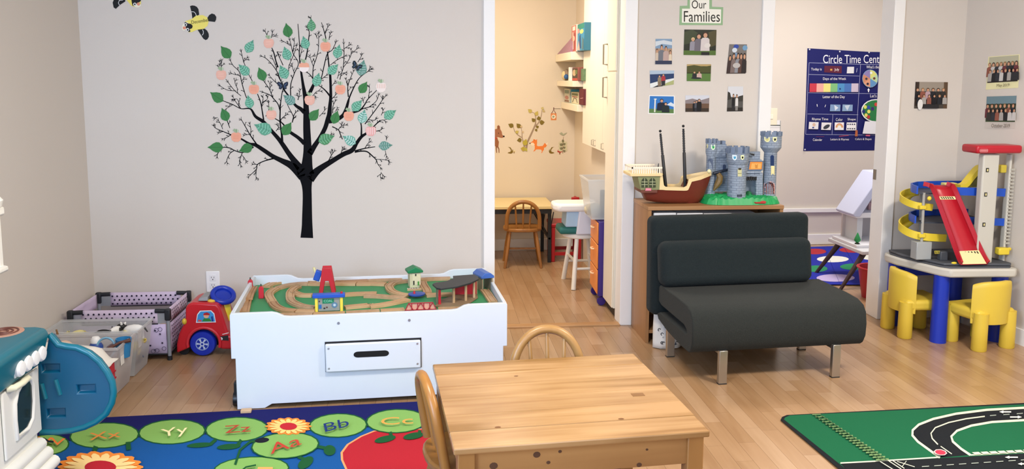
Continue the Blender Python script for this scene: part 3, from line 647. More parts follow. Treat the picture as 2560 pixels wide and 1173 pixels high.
# ================================================================== bookcase behind it
BW = wood('#a87b50', '#93673e', 2, .45, .7); BWX = wood('#b08459', '#9a6e45', 0, .45, .7)
t = thing('bookcase', 'brown wooden bookcase behind the dark chair-bed', 'bookcase', (1.125, 4.33, 0), 0)
for x in (0, .715): MB().box((x, 0, 0), (x+.018, .32, .735)).build('side_panel', BW, t, 0)
MB().box((-.002, -.004, .717), (.735, .322, .737)).build('top_board', BWX, t, 20, bevel=.001)
MB().box((.018, .305, 0), (.715, .315, .717)).build('back_board', BW, t, 0)
for z in (.05, .37): MB().box((.018, .01, z), (.715, .30, z+.018)).build('shelf_board', BWX, t, 0)
for i, (a, b) in enumerate(((.035, .155), (.16, .30), (.305, .46), (.465, .60))):
    MB().box((1.125+a, 4.345, .388), (1.125+b, 4.60, .70-.003*i)).build('storage_box', mat('#dfe1e3', .6), None, 0, bevel=.003, label=['white box at the left end of the bookcase shelf', 'second white box from the left in the bookcase', 'third white box from the left in the bookcase', 'white box at the right end of the bookcase shelf'][i], cat='box', group='white boxes in the bookcase')
# star-printed fabric bag on the floor between bookcase and chair-bed
b0 = [fl(1627, 866), fl(1694, 864)]; mb = MB(); nx, nz = 14, 8
P = lambda s, z, y: Vector((1.145+.15*s, y, z))
for side in (0, 1):
    for j in range(nz):
        for i in range(nx):
            s, q = i/(nx-1), j/(nz-1); bul = .035*math.sin(math.pi*s)**.5*(1-.6*q)*(1 if side else -1)
            wob = .006*math.sin(9*s+5*q)+.004*math.sin(21*s-7*q)
            mb.v.append(P(s, .003+.19*q+.008*math.sin(7*s)*q, 4.245+bul+wob))
    for j in range(nz-1):
        for i in range(nx-1): a = side*nx*nz+j*nx+i; mb.f.append([a, a+1, a+nx+1, a+nx]); mb.c.append(None)
o = mb.build('fabric_bag', mat('#e6e4df', .85), None, 60, label='white fabric bag with dark stars and horseshoes beside the bookcase foot', cat='bag', solid=.003)
rn = random.Random(4); it = []
for i in range(14):
    u, v = rn.uniform(.02, .13), rn.uniform(.02, .15)
    if i % 2: it.append(('p', [(u+.007*(1 if k % 2 == 0 else .45)*math.sin(2*math.pi*k/10), v+.007*(1 if k % 2 == 0 else .45)*math.cos(2*math.pi*k/10)) for k in range(10)], '#2b3550'))
    else: it.append(('l', [(u+.007*math.cos(a), v+.007*math.sin(a)) for a in [rn.random()+.6*k for k in range(8)]], .0035, '#30333c'))
g = lambda x, y, h: Vector((1.145+x, 4.245-.036*math.sin(math.pi*min(max(x/.15, .02), .98))**.5*(1-.6*y/.19)-.009-h*.2, .003+y))
flat('print', it, lambda x, y, h: g(x, y, h), o, base=.0005, step=.0001)
# ================================================================== toy pirate ship on the bookcase
ZS = .738
t = thing('pirate_ship', 'brown toy pirate ship with two black masts on the bookcase', 'toy ship', (1.30, 4.46, ZS), 0)
U = lambda u, v, Y=4.40: wl(1560+u/7.333, 380+v/7.333, Y)
YC = 4.46
def hull(st, mt, name, parent, inner=False):
    # stations (u, v_low, v_high, half width low, half width high)
    mb = MB(); n = len(st)
    for u, vl, vh, bl_, bh in st:
        a, b = U(u, vl), U(u, vh)
        for k in range(6):
            f = k/5; z = a.z+(b.z-a.z)*f; hw = bl_+(bh-bl_)*f**.6; mb.v.append(Vector((a.x+(b.x-a.x)*f, YC-hw, z)))
        for k in range(5, -1, -1):
            f = k/5; z = a.z+(b.z-a.z)*f; hw = bl_+(bh-bl_)*f**.6; mb.v.append(Vector((a.x+(b.x-a.x)*f, YC+hw, z)))
    for i in range(n-1):
        for k in range(12): mb.f.append([i*12+k, i*12+(k+1) % 12, (i+1)*12+(k+1) % 12, (i+1)*12+k]); mb.c.append(None)
    mb.f += [list(range(12)), list(range((n-1)*12, n*12))]; mb.c += [None, None]
    return mb.build(name, mt, parent, 50, world=True)
HB = mat('#6e2c1f', .4, bump=.25, bscale=60, var=.1)
hull([(385, 800, 700, .03, .055), (440, 915, 700, .03, .06), (620, 945, 702, .035, .066), (900, 965, 712, .035, .07), (1150, 968, 710, .033, .07), (1225, 968, 560, .03, .07), (1400, 966, 520, .022, .06), (1500, 880, 495, .012, .042), (1600, 640, 475, .006, .022), (1652, 480, 460, .003, .008)], HB, 'hull', t)
CR = mat('#e9cf9a', .45)
for sg, nm in ((-1, 'near'), (1, 'far')):
    st = [(640, 700, 450, .067), (700, 702, 450, .068), (722, 704, 620, .069), (760, 708, 648, .069), (1090, 716, 655, .071), (1140, 712, 630, .071), (1165, 700, 560, .071), (1175, 680, 508, .071), (1230, 552, 490, .071), (1400, 520, 450, .061), (1520, 490, 415, .04), (1655, 458, 385, .011)]
    mb = MB()
    for u, vl, vh, b in st:
        a, h_ = U(u, vl), U(u, vh)
        for q, e in ((a, 0), (h_, 0), (h_, .008), (a, .008)): mb.v.append(Vector((q.x, YC+sg*(b+.002-e), q.z)))
    for i in range(len(st)-1):
        for k in range(4): mb.f.append([i*4+k, i*4+(k+1) % 4, i*4+4+(k+1) % 4, i*4+4+k]); mb.c.append(None)
    mb.build('gunwale', CR, t, 30, world=True)
zd = U(900, 690).z
MB().box((U(640, 0).x, YC-.062, zd-.004), (U(1230, 0).x, YC+.062, zd)).build('deck', CR, t, 0, world=True)
zf = U(1300, 520).z; MB().add([(U(1220, 0).x, YC-.06, zf), (U(1500, 0).x, YC-.036, zf+.012), (U(1500, 0).x, YC+.036, zf+.012), (U(1220, 0).x, YC+.06, zf)], [(0, 1, 2, 3)]).build('foredeck', CR, t, 0, world=True, solid=.006)
# stern cabin
a, b = U(235, 440), U(640, 700); c0 = U(300, 700)
cab = MB().hexa([(c0.x, YC-.07, b.z), (b.x, YC-.07, b.z), (b.x, YC+.07, b.z), (c0.x, YC+.07, b.z)], [(a.x, YC-.075, a.z), (b.x, YC-.075, a.z), (b.x, YC+.075, a.z), (a.x, YC+.075, a.z)]).build('cabin', mat('#868b60', .55), t, 0, world=True)
MB().box((c0.x, YC-.075, U(0, 755).z), (U(615, 0).x, YC+.075, b.z)).build('cabin_base', mat('#6a3a2c', .5), t, 0, world=True)
for uc in (378, 522):
    o = [(uc-58, 660), (uc+58, 660)]+[(uc+58*math.cos(x), 560-72*math.sin(x)) for x in [math.pi*i/8 for i in range(9)]]
    wn = flat('window', [('p', o, '#39422c')], lambda x, y, h: U(x, y, YC-.0755-h), cab, base=.001, step=.0004)
    for ln in ([(uc, 660), (uc, 490)], [(uc-58, 610), (uc+58, 610)], [(uc-56, 560), (uc+56, 560)]): flat('glazing_bar', [('l', ln, 9, '#b9bf96')], lambda x, y, h: U(x, y, YC-.077-h), wn, base=.0008)
flat('pink_tag', [('p', [(388, 722), (398, 672), (500, 676), (498, 722)], '#d87a8c'), ('l', [(405, 694), (485, 697)], 8, '#f0b6bf')], lambda x, y, h: U(x, y, YC-.0762-h), cab)
MB().box((U(105, 0).x, YC-.085, U(0, 452).z), (U(690, 0).x, YC+.085, U(0, 400).z)).build('poop_deck', CR, t, 20, world=True, bevel=.002)
MB().box((U(680, 0).x, YC-.03, U(0, 458).z), (U(755, 0).x, YC+.03, U(0, 425).z)).build('mast_bracket', CR, t, 20, world=True, bevel=.002)
IV = mat('#efe6d2', .5); zt, z0 = U(0, 290).z, U(0, 400).z
rl = MB().box((U(135, 0).x, YC-.083, zt-.006), (U(690, 0).x, YC-.076, zt+.002)).box((U(135, 0).x, YC+.076, zt-.006), (U(690, 0).x, YC+.083, zt+.002)).box((U(135, 0).x, YC-.083, zt-.006), (U(155, 0).x, YC+.083, zt+.002)).build('railing', IV, t, 0, world=True)
for i in range(13):
    x = U(150+i*41, 0).x
    for sg in (-1, 1): MB().box((x-.0028, YC+sg*.0795-.0025, z0), (x+.0028, YC+sg*.0795+.0025, zt-.004)).build('baluster', IV, rl, 0, world=True)
BK = mat('#14151a', .45)
for (x0_, v0), (x1_, v1), bend in (((1580+0, 0), (0, 0), 0),) if False else ((((1664, 468), (1650, 325), 0)), (((1713, 470), (1708, 312), 0))):
    p0, p1 = wl(x0_, v0, YC), wl(x1_, v1, YC); d = p1-p0
    mast = MB().tube([p0, p0+d*.55, p0+d*.56, p0+d*.93], [.0095, .0085, .0062, .0055], 10).build('mast', BK, t, world=True)
    MB().ball(p1-d*.03, .0075).build('finial', BK, mast, world=True)
    for k in range(9): q = p0+d*(.58+k*.038); MB().cyl(q, q+d*.008, .0078, n=8).build('ring', BK, mast, world=True)
MB().tube([U(1640, 405, YC), U(1955, 320, YC)], [.009, .006], 10).build('bowsprit', mat('#1c2638', .45), t, world=True)
MB().tube([U(1720, 400, YC), U(1760, 470, YC), U(1740, 560, YC), U(1690, 640, YC), U(1640, 720, YC)], [.012, .018, .02, .014, .004], 8).build('figurehead', mat('#7a6236', .5, bump=.5, bscale=90, var=.35), t, world=True)
q = U(1560, 365, YC-.03); MB().ball(q, (.011, .008, .011)).build('skull', mat('#e8dfae', .6), t, world=True)
MB().tube([U(628, 395, YC-.05), U(622, 310, YC-.05), U(634, 220, YC-.05)], [.004, .004, .002], 8).build('hook', mat('#2a2622', .5), t, world=True)
t.location.z += .003
# ================================================================== toy castle
V5 = lambda u, v, Y: wl(1740+u/5.33, 310+v/5.33, Y)
ST = stone('#93a0b1', '#7a889c'); STD = mat('#74839a', .6, bump=.5, bscale=55, var=.12)
t = thing('toy_castle', 'grey toy castle with round towers on a green rocky base', 'toy castle', (1.69, 4.45, ZS), 0)
# green base
mb = MB(); nx, ny = 40, 16; xa, xb = V5(130, 1050, 4.36).x, V5(1190, 1050, 4.34).x; rn = random.Random(9)
for j in range(ny):
    for i in range(nx):
        s, q = i/(nx-1)*2-1, j/(ny-1)*2-1; rr_ = (abs(s)**3+abs(q)**3)**(1/3)
        k = 1/max(rr_/max(abs(s), abs(q), 1e-6), 1)
        e = max(abs(s), abs(q)); h_ = (1-e**9)*.026+.010+(rn.random()*.012 if e < .97 else rn.random()*.01)
        x, y = (xa+xb)/2+s*k*(xb-xa)/2, 4.445+q*k*.105
        if s > .72: h_ += .07*max(0, 1-abs(s-.84)/.16)*max(0, 1-abs(q-.3)/.6)*(1-e**6)
        mb.v.append(Vector((x, y, ZS+h_*(0 if e > .999 else 1))))
for j in range(ny-1):
    for i in range(nx-1): a = j*nx+i; mb.f.append([a, a+1, a+nx+1, a+nx]); mb.c.append(None)
mb.build('rocky_base', mat('#159a52', .45), t, 25, world=True)
def tower(uc, rb, rt, v0, v1, v2, Y, nm=10, rows=1, hcren=50):
    # body from v0 up to v1, flared head up to v2 (battlement top)
    ctr = V5(uc, v0, Y); s_ = Y*1.0/F/5.33*.993
    z = lambda v: V5(uc, v, Y).z
    R, RT = rb*s_, rt*s_; zb, zm, zt_ = ctr.z-.02, z(v1), z(v2+hcren)
    fl_ = (zt_-zm)
    bd = MB().lathe([(R, zb), (R*.97, zm), (R*1.0, zm+.002), (RT, zm+fl_*.3), (RT, zt_), (RT*1.04, zt_), (RT*1.04, zt_+.002), (RT*.88, zt_+.002), (RT*.88, zt_-.01), (.001, zt_-.01)], (ctr.x, Y, 0), 28).build('tower', ST, t, 30, world=True)
    mbm = MB(); hh = hcren*s_
    for k in range(nm):
        a = 2*math.pi*(k+.25)/nm; da = math.pi/nm*.62
        o = [(r*math.cos(x), r*math.sin(x)) for r, xs in ((RT*1.05, (a-da, a, a+da)), (RT*.88, (a+da, a, a-da))) for x in xs]
        mbm.prism(o, lambda u_, v_, w_: Vector((ctr.x+u_, Y+v_, zt_+w_)), hh)
    mbm.build('battlement', STD, bd, 20, world=True)
    return bd, ctr.x, R, RT
def curved(parent, name, items, cx, Y, R):   # flat items in zoom units wrapped on a round tower
    def g(x, y, h):
        p = V5(x, y, Y-R); dx = max(-.95, min(.95, (p.x-cx)/R)); return Vector((cx+(R+h+.0006)*dx, Y-(R+h+.0006)*math.sqrt(1-dx*dx), p.z))
    return flat(name, items, g, parent, base=.0008, step=.0003)
def shield(x, y, w_, h_, c1, c2): return [('p', [(x-w_, y-h_), (x+w_, y-h_), (x+w_, y+h_*.3), (x+w_*.5, y+h_*.85), (x, y+h_), (x-w_*.5, y+h_*.85), (x-w_, y+h_*.3)], c1), ('p', [(x-w_*.5, y-h_*.4), (x+w_*.5, y-h_*.5), (x+w_*.6, y+h_*.2), (x-w_*.2, y+h_*.6)], c2)]
def arch(x, y0, y1, w_): return [(x-w_, y1), (x+w_, y1), (x+w_, y0+w_)]+[(x+w_*math.cos(a), y0+w_-w_*math.sin(a)) for a in [math.pi*i/6 for i in range(1, 6)]]+[(x-w_, y0+w_)]
YL, YF, YR = 4.50, 4.405, 4.44
bd, cx, R, RT = tower(188, 68, 80, 900, 430, 195, YL, 8, hcren=60)
curved(bd, 'crest', shield(150, 305, 22, 32, '#d9d2a0', '#262018'), cx, YL, RT); curved(bd, 'crest', shield(228, 312, 26, 36, '#d8efd0', '#2fa05a'), cx, YL, RT); curved(bd, 'window', [('p', arch(196, 462, 595, 28), '#56627a')], cx, YL, R)
bd, cx, R, RT = tower(535, 130, 150, 975, 540, 295, YF, 10, hcren=95)
curved(bd, 'crest', shield(525, 452, 24, 36, '#dbeaf0', '#4aa0c8'), cx, YF, RT); curved(bd, 'crest', shield(618, 448, 22, 32, '#e6edb8', '#10130f'), cx, YF, RT)
curved(bd, 'window', [('p', arch(583, 575, 710, 34), '#8c97a4'), ('p', arch(583, 588, 700, 25), '#c9c79a'), ('e', 583, 600, 20, 14, 0, '#3b3524'), ('r', 560, 655, 606, 662, '#8c8a5a')], cx, YF, R)
for k in range(4): curved(bd, 'drain_slot', [('p', [(548+k*17, 972), (553+k*17, 938), (562+k*17, 938), (560+k*17, 972)], '#1d2330')], cx, YF, R)
bd, cx, R, RT = tower(970, 92, 142, 950, 380, 98, YR, 10, hcren=58)
curved(bd, 'crest', shield(965, 212, 26, 34, '#ece9b4', '#d2cc80'), cx, YR, RT); curved(bd, 'crest', shield(1050, 208, 26, 34, '#e9e7b8', '#15170f'), cx, YR, RT)
curved(bd, 'window', [('p', arch(1016, 415, 555, 22), '#16305c')], cx, YR, R); curved(bd, 'pennant', [('p', [(1000, 560), (1046, 560), (1046, 685), (1022, 660), (1000, 685)], '#e7dba0')], cx, YR, R)
dr_ = curved(bd, 'door', [('p', arch(988, 765, 945, 66), '#d9a7a2'), ('p', arch(988, 778, 936, 54), '#3b2326')]+[('l', [(x, 790+abs(x-988)*.35), (x, 936)], 9, '#8f5c58') for x in (952, 976, 1000, 1024)]+[('l', [(936, y), (1040, y)], 9, '#c58f8a') for y in (850, 905)], cx, YR, R)
# curtain walls
def cwall(u0, u1, vt, vb, Y, th=.03, name='curtain_wall'):
    a, b = V5(u0, vt, Y), V5(u1, vb, Y); w_ = MB().box((a.x, Y, b.z), (b.x, Y+th, a.z)).build(name, ST, t, 0, world=True)
    n = max(2, int((u1-u0)/60)); mbm = MB()
    for k in range(n):
        x = a.x+(b.x-a.x)*(k+.2)/n; mbm.box((x, Y-.002, a.z), (x+(b.x-a.x)*.6/n, Y+th+.002, a.z+.018))
    mbm.build('battlement', STD, w_, 0, world=True); return w_
w_ = cwall(262, 400, 270, 440, 4.478); cwall(255, 420, 440, 900, 4.488)
flat('window', [('p', arch(377, 540, 615, 20), '#3d4a66')], lambda x, y, h: V5(x, y, 4.486-h), w_)
gy = 4.40
# gatehouse: pieces around the open gate
MB().box((V5(655, 0, gy).x, gy, V5(0, 660, gy).z), (V5(895, 0, gy).x, gy+.06, V5(0, 480, gy).z)).build('gatehouse', ST, t, 0, world=True)
MB().box((V5(700, 0, gy).x, gy+.03, V5(0, 480, gy).z), (V5(900, 0, gy).x, gy+.055, V5(0, 380, gy).z)).build('curtain_wall', ST, t, 0, world=True)
gate = arch(740, 700, 980, 72); o = [(640, 985), (640, 655), (900, 655), (900, 985), (812, 985)]+[p for p in arch(740, 700, 985, 72)[1:]]+[(668, 985)]
MB().prism(o, lambda u, v, q_: V5(u, v, gy)+Vector((0, q_+.012, 0)), .02).build('gate_wall', ST, t, 20, world=True)
MB().box((V5(640, 0, gy).x, gy+.075, ZS+.02), (V5(900, 0, gy).x, gy+.08, V5(0, 660, gy).z)).build('gate_back', mat('#8d9bb0', .6), t, 0, world=True)
for k in range(5): MB().prism([(682+k*28, 705), (704+k*28, 705), (704+k*28, 745), (693+k*28, 762), (682+k*28, 745)], lambda u, v, q_: V5(u, v, gy)+Vector((0, .008+q_, 0)), .006).build('portcullis_tooth', BK, t, 0, world=True)
flat('banner', [('p', [(690, 622), (712, 490), (900, 490), (888, 622)], '#5d7088'), ('p', [(705, 608), (722, 505), (885, 505), (876, 605)], '#d98a3c'), ('p', [(730, 598), (742, 525), (870, 525), (862, 595)], '#e6ab5c'), ('p', [(790, 590), (785, 535), (805, 550), (825, 532), (820, 590)], '#c8863a')], lambda x, y, h: V5(x, y, gy-.002-h), t)
MB().prism([(705, 390), (780, 400), (776, 428), (740, 415)], lambda u, v, q_: V5(u, v, gy+.01)+Vector((0, q_, 0)), .004).build('cannon', BK, t, 0, world=True)
a = [V5(680, 985, 4.40), V5(770, 985, 4.385), V5(935, 1040, 4.345), V5(925, 1055, 4.338), V5(800, 1055, 4.338), V5(680, 1020, 4.38)]
MB().add(a, [tuple(range(6))]).build('drawbridge', mat('#c23a3a', .5), t, 0, world=True, solid=.006)
MB().lathe([(.022, 0), (.018, .02), (.01, .03), (.002, .032)], (V5(740, 0, gy+.04).x, gy+.045, ZS+.03), 10).build('bush', mat('#126b3c', .6), t, 25, world=True)
# ================================================================== left corner: play kitchen
TEAL = mat('#086778', .33); TEAL2 = mat('#055271', .33); KW = mat('#e9e8e0', .4)
def cut(o, cutters):
    # carve boxes out of a mesh and keep the carved mesh
    tmp = []
    for mb in cutters:
        k = mb.build('cutter', None, None, 0, origin=False); k.parent = o.parent; tmp.append(k)
        q = o.modifiers.new('cut', 'BOOLEAN'); q.operation = 'DIFFERENCE'; q.object = k; q.solver = 'EXACT'
    bpy.context.view_layer.update()
    dg = bpy.context.evaluated_depsgraph_get(); me = bpy.data.meshes.new_from_object(o.evaluated_get(dg))
    o.modifiers.clear(); o.data = me; me.shade_smooth(); me.set_sharp_from_angle(angle=math.radians(40))
    for k in tmp: bpy.data.objects.remove(k)
    return o
XF, YE = -1.305, 2.85
t = thing('play_kitchen', 'teal and white plastic play kitchen against the left wall', 'toy kitchen', (-1.55, 2.45, .01), 0)
cp = [(-1.80, .578), (-1.30, .588), (-1.268, .583), (-1.258, .565), (-1.285, .462), (-1.80, .462)]
MB().prism(cp, lambda u, v, w_: Vector((u, 2.02+w_, v)), YE-2.02).build('countertop', TEAL, t, 30, world=True, bevel=.012, seg=3)
bd = MB().box((-1.79, 2.03, .012), (XF, 2.83, .463)).build('body', KW, t, 20, world=True, bevel=.01)
for i in range(3):
    z = .192-.036*i; MB().tube([(XF+.002+.014*i, 2.03, z), (XF+.002+.014*i, 2.835+.012*i, z)], .021, 12).build('base_moulding', KW, t, world=True)
dr_ = MB().box((XF+.001, 2.60, .238), (XF+.010, 2.836, .452)).build('oven_door', KW, t, 20, world=True, bevel=.006, seg=3)
wp = [(2.672, .292), (2.668, .345), (2.672, .39), (2.688, .418), (2.715, .432), (2.768, .43), (2.780, .41), (2.779, .36), (2.766, .31), (2.735, .293)]
oy = lambda u, v, w_: Vector((XF+.0105+w_, u, v))
MB().tube([oy(2.726+(u-2.726)*1.13, .362+(v-.362)*1.13, 0) for u, v in wp], .0085, 10, close=True).build('window_frame', KW, dr_, world=True)
MB().prism(wp, oy, .002).build('oven_window', mat('#27332f', .12), dr_, 0, world=True)
MB().tube([(XF+.008, 2.630, .455), (XF+.026, 2.640, .455), (XF+.03, 2.685, .455), (XF+.026, 2.725, .455), (XF+.008, 2.735, .455)], .011, 10).build('door_handle', mat('#eeeacb', .4), dr_, world=True)
kp = MB().box((XF+.026, 2.640, .484), (XF+.031, 2.838, .545)).build('knob_plate', mat('#c3cdd0', .35), t, 20, world=True, bevel=.002)
for i in range(4): MB().lathe([(.025, 0), (.026, .006), (.021, .013), (.004, .015)], (XF+.031, 2.664+i*.048, .508), 16, axis='x').build('knob', mat('#f6f6f4', .35), kp, world=True)
p = fl(8, 831, .588)
for (bx, by) in ((p.x, p.y), (p.x, p.y-.3)):
    b = MB().lathe([(.06, 0), (.06, .003), (.056, .004), (.002, .004)], (bx, by, .586), 24).build('burner', mat('#c08f78', .5), t, world=True)
    for r in (.014, .028, .043): MB().tube([(bx+r*math.cos(a), by+r*math.sin(a), .5905) for a in [2*math.pi*k/20 for k in range(20)]], .003, 6, close=True).build('burner_ring', mat('#6a382c', .5), b, world=True)
# rounded fold-out panel at the far end
D = [(280, 330), (345, 290), (362, 190), (372, 178), (395, 205), (430, 248), (500, 262), (570, 270), (660, 310), (735, 370), (795, 450), (835, 530), (845, 600), (832, 680), (790, 760), (720, 820), (630, 862), (530, 888), (420, 898), (300, 900)]
DY = 2.858
dp = lambda u, v, w_: wl(u/2.985, 780+v/2.985, DY)+Vector((0, w_, 0))
o = MB().prism(D, dp, .035).build('side_counter', TEAL2, t, 30, world=True)
I = xf(t).inverted(); cs = []
for u0, v0, u1, v1 in ((302, 382, 452, 462), (568, 535, 718, 616), (342, 714, 494, 796)):
    a, b = dp(u0, v1, 0), dp(u1, v0, 0); mb = MB().hexa([a+Vector((0, -.01, 0)), Vector((b.x, a.y-.01, a.z)), Vector((b.x, a.y-.01, b.z)), Vector((a.x, a.y-.01, b.z))], [Vector((a.x+.008, a.y+.014, a.z+.006)), Vector((b.x-.008, a.y+.014, a.z+.006)), Vector((b.x-.008, a.y+.014, b.z-.006)), Vector((a.x+.008, a.y+.014, b.z-.006))])
    mb.v = [I @ v for v in mb.v]; cs.append(mb)
cut(o, cs); q_ = o.modifiers.new('bevel', 'BEVEL'); q_.width = .008; q_.segments = 2; q_.limit_method = 'ANGLE'; q_.angle_limit = math.radians(40)
MB().tube([dp(u, v, .004) for u, v in D[2:]], .011, 10).build('rim', TEAL, o, world=True)
for u0, v0, u1, v1 in ((310, 535, 342, 648), (415, 505, 450, 618)): MB().tube([dp(u0, v0, 0), dp(u1, v1, 0)], .007, 8).build('ridge', TEAL, o, world=True)
# overhead hutch of the kitchen, of which one corner shows at the frame edge
hx = -1.345
MB().box((-1.79, 2.03, .58), (-1.765, 2.80, 1.02)).build('hutch_back', KW, t, 20, world=True, bevel=.004)
for z0, z1 in ((.965, .995), (.785, .805)): MB().box((-1.79, 2.05, z0), (hx, 2.80, z1)).build('hutch_shelf', KW, t, 20, world=True, bevel=.008)
for y0 in (2.05, 2.765): MB().box((hx-.05, y0, .79), (hx-.012, y0+.03, .97)).build('hutch_post', KW, t, 20, world=True, bevel=.006)
MB().lathe([(.05, 0), (.055, .02), (.04, .04), (.015, .055), (.002, .06)], (hx-.05, 2.77, .995), 16).build('finial', KW, t, world=True)
MB().box((-1.79, 2.05, .57), (-1.76, 2.8, .80)).build('hutch_panel', KW, t, 0, world=True)
# ================================================================== storage bins and what is in them
CLR = mat('#e6e8ea', .35, alpha=.34); CLR2 = mat('#e2dfdf', .4, alpha=.42)
def bin_(label, x0, x1, y0, y1, h, m_, cat='bin', taper=.03):
    t = thing('storage_bin', label, cat, ((x0+x1)/2, (y0+y1)/2, 0), 0)
    hx_, hy = (x1-x0)/2, (y1-y0)/2; a = [(-hx_+taper, -hy+taper*.6), (hx_-taper, -hy+taper*.6), (hx_-taper, hy-taper*.6), (-hx_+taper, hy-taper*.6)]; b = [(-hx_, -hy), (hx_, -hy), (hx_, hy), (-hx_, hy)]
    mb = MB().add([(x, y, .004) for x, y in a]+[(x, y, h) for x, y in b], [(0, 1, 2, 3)]+[(i, (i+1) % 4, 4+(i+1) % 4, 4+i) for i in range(4)])
    mb.build('tub', m_, t, 0, solid=.003, bevel=.0)
    MB().tube([(x, y, h) for x, y in b], 0, flat=(.014, .01), close=True).build('rim', m_, t, 0)
    return t
b1 = bin_('clear plastic bin of toy animals before the spotted playpen', -1.80, -1.375, 4.0, 4.215, .222, CLR)
b2 = bin_('clear plastic bin of mixed toys in front of the animal bin', -1.80, -1.375, 3.745, 3.965, .222, CLR2)
for t_, y0, x in ((b1, 4.02, .193), (b2, 3.77, .2)): MB().box((x+.005, -.06, .13), (x+.0065, -.02, .21)).build('label_sticker', mat('#eceae4', .6), t_, 0)
def animal(label, x, y, z, rz, c1, c2, s=1.0, group=None):
    t = thing('toy_animal', label, 'toy animal', (x, y, z), rz, group); t.rotation_euler = (.25, .1, rz)
    A, B = mat(c1, .5), mat(c2, .5)
    b = MB().ball((0, 0, .03*s), (.036*s, .016*s, .017*s), 12, 7).build('body', A, t)
    MB().ball((.008*s, -.010*s, .034*s), (.014*s, .008*s, .01*s), 8, 5).build('patch', B, b)
    hd = MB().ball((.042*s, 0, .043*s), (.015*s, .010*s, .010*s), 10, 6).build('head', B, t)
    for sy in (-1, 1): MB().tube([(.036*s, sy*.008*s, .05*s), (.034*s, sy*.015*s, .056*s)], [.004*s, .002*s], 6).build('ear', A, hd)
    for sx in (-.024, .022):
        for sy in (-.009, .009): MB().tube([(sx*s, sy*s, .02*s), (sx*s, sy*s, 0)], [.006*s, .0045*s], 6).build('leg', A if sx < 0 else B, t)
    MB().tube([(-.034*s, 0, .035*s), (-.045*s, 0, .02*s)], [.003*s, .002*s], 6).build('tail', B, t)
    return t
for i, (px, py, c1, c2, s, l) in enumerate(((258, 832, '#17171a', '#2a2725', 1.0, 'small black toy animal lying leftmost in the animal bin'), (286, 826, '#f1efec', '#1b1b1d', 1.1, 'white and black toy cow in the middle of the animal bin'), (310, 833, '#ead98f', '#d8c66c', .8, 'pale yellow toy animal right of the middle cow'), (334, 827, '#f3f2f0', '#17171a', 1.5, 'large white toy animal with black patches, rightmost in the bin'), (196, 836, '#d9cf8d', '#c9ba70', 1.0, 'yellow toy animal at the left end of the animal bin'))):
    p = wl(px, py, 4.10); animal(l, p.x, 4.10, p.z-.028*s, .3+i*.9, c1, c2, s)
for x, y, z, k, l in ((-1.43, 4.07, .09, 0, 'yellow toy animal pressed against the right side of the animal bin'), (-1.45, 4.12, .03, 1, 'dark blue toy animal at the bottom right of the animal bin'), (-1.58, 4.09, .05, 2, 'brown toy animal low in the middle of the animal bin'), (-1.68, 4.12, .06, 0, 'yellow toy animal low at the left of the animal bin')): animal(l, x, y, z, k*1.7+1.2, ['#c8b24e', '#3a3f55', '#8a6a48'][k], ['#e3d27c', '#5a6076', '#a88a62'][k], 1.4)
p = wl(147, 829, 4.0); MB().tube([(p.x, 3.98, p.z-.10), (p.x+.005, 3.985, p.z-.03), (p.x-.004, 3.985, p.z+.014)], [.007, .006, .004], 8).build('toy_stick', mat('#8a6238', .6), None, label='brown stick standing up at the left end of the bins', cat='stick')
p = wl(235, 858, 3.85); t = thing('toy_bottle', 'blue toy bottle with a white cap in the nearer clear bin', 'toy bottle', (p.x, 3.87, .10))
MB().lathe([(.028, 0), (.03, .01), (.03, .10), (.02, .118)], (0, 0, 0), 16).build('bottle', mat('#2b4fa0', .4), t); MB().lathe([(.022, .116), (.022, .13), (.014, .142), (.002, .145)], (0, 0, 0), 16).build('cap', mat('#f2f2f2', .4), t)
p = wl(262, 862, 3.84); MB().tube([(p.x+.04*math.cos(a), 3.85+.01*math.sin(a), p.z-.02+.045*math.sin(a)) for a in [2*math.pi*k/20 for k in range(20)]], .005, 8, close=True).build('toy_hoop', mat('#7fb4d2', .3), None, label='light blue toy hoop sticking out of the nearer bin', cat='hoop')
p = wl(305, 860, 3.84); MB().lathe([(.024, 0), (.034, .08), (.034, .085), (.03, .085), (.022, .01), (.002, .01)], (p.x, 3.86, .15), 16).build('toy_cup', mat('#2d7fb6', .4), None, label='blue toy cup at the right side of the nearer bin', cat='cup')
a, b = wl(272, 872, 3.80), wl(326, 851, 3.84); MB().tube([a, (a+b)/2+Vector((0, 0, .008)), b], [.008, .006, .009], 8).build('toy_branch', mat('#5a3328', .6), None, label='dark brown toy branch lying across the nearer bin', cat='branch')
p = wl(280, 862, 3.84); MB().ball((p.x, 3.88, p.z-.05), (.05, .04, .045), 14, 8).build('toy_pouch', mat('#6f5a66', .3), None, label='dull purple toy pouch in the middle of the nearer bin', cat='pouch')
p = wl(155, 858, 3.84); MB().ball((p.x, 3.86, p.z-.02), (.035, .03, .025), 14, 8).build('toy_ball', mat('#dcbba6', .5), None, label='pinkish soft toy at the left end of the nearer bin', cat='toy')
for i, (x, z, cl) in enumerate(((-1.66, .05, '#d08f88'), (-1.55, .045, '#c9a0a8'), (-1.46, .055, '#c77f78'))): MB().ball((x, 3.855, z), (.046, .07, .045), 14, 8).build('plush_toy', mat(cl, .8, bump=.3, bscale=90), None, label=['dusky pink plush toy low at the left in the nearer bin', 'pale mauve plush toy low in the middle of the nearer bin', 'rose plush toy low at the right in the nearer bin'][i], cat='plush toy')
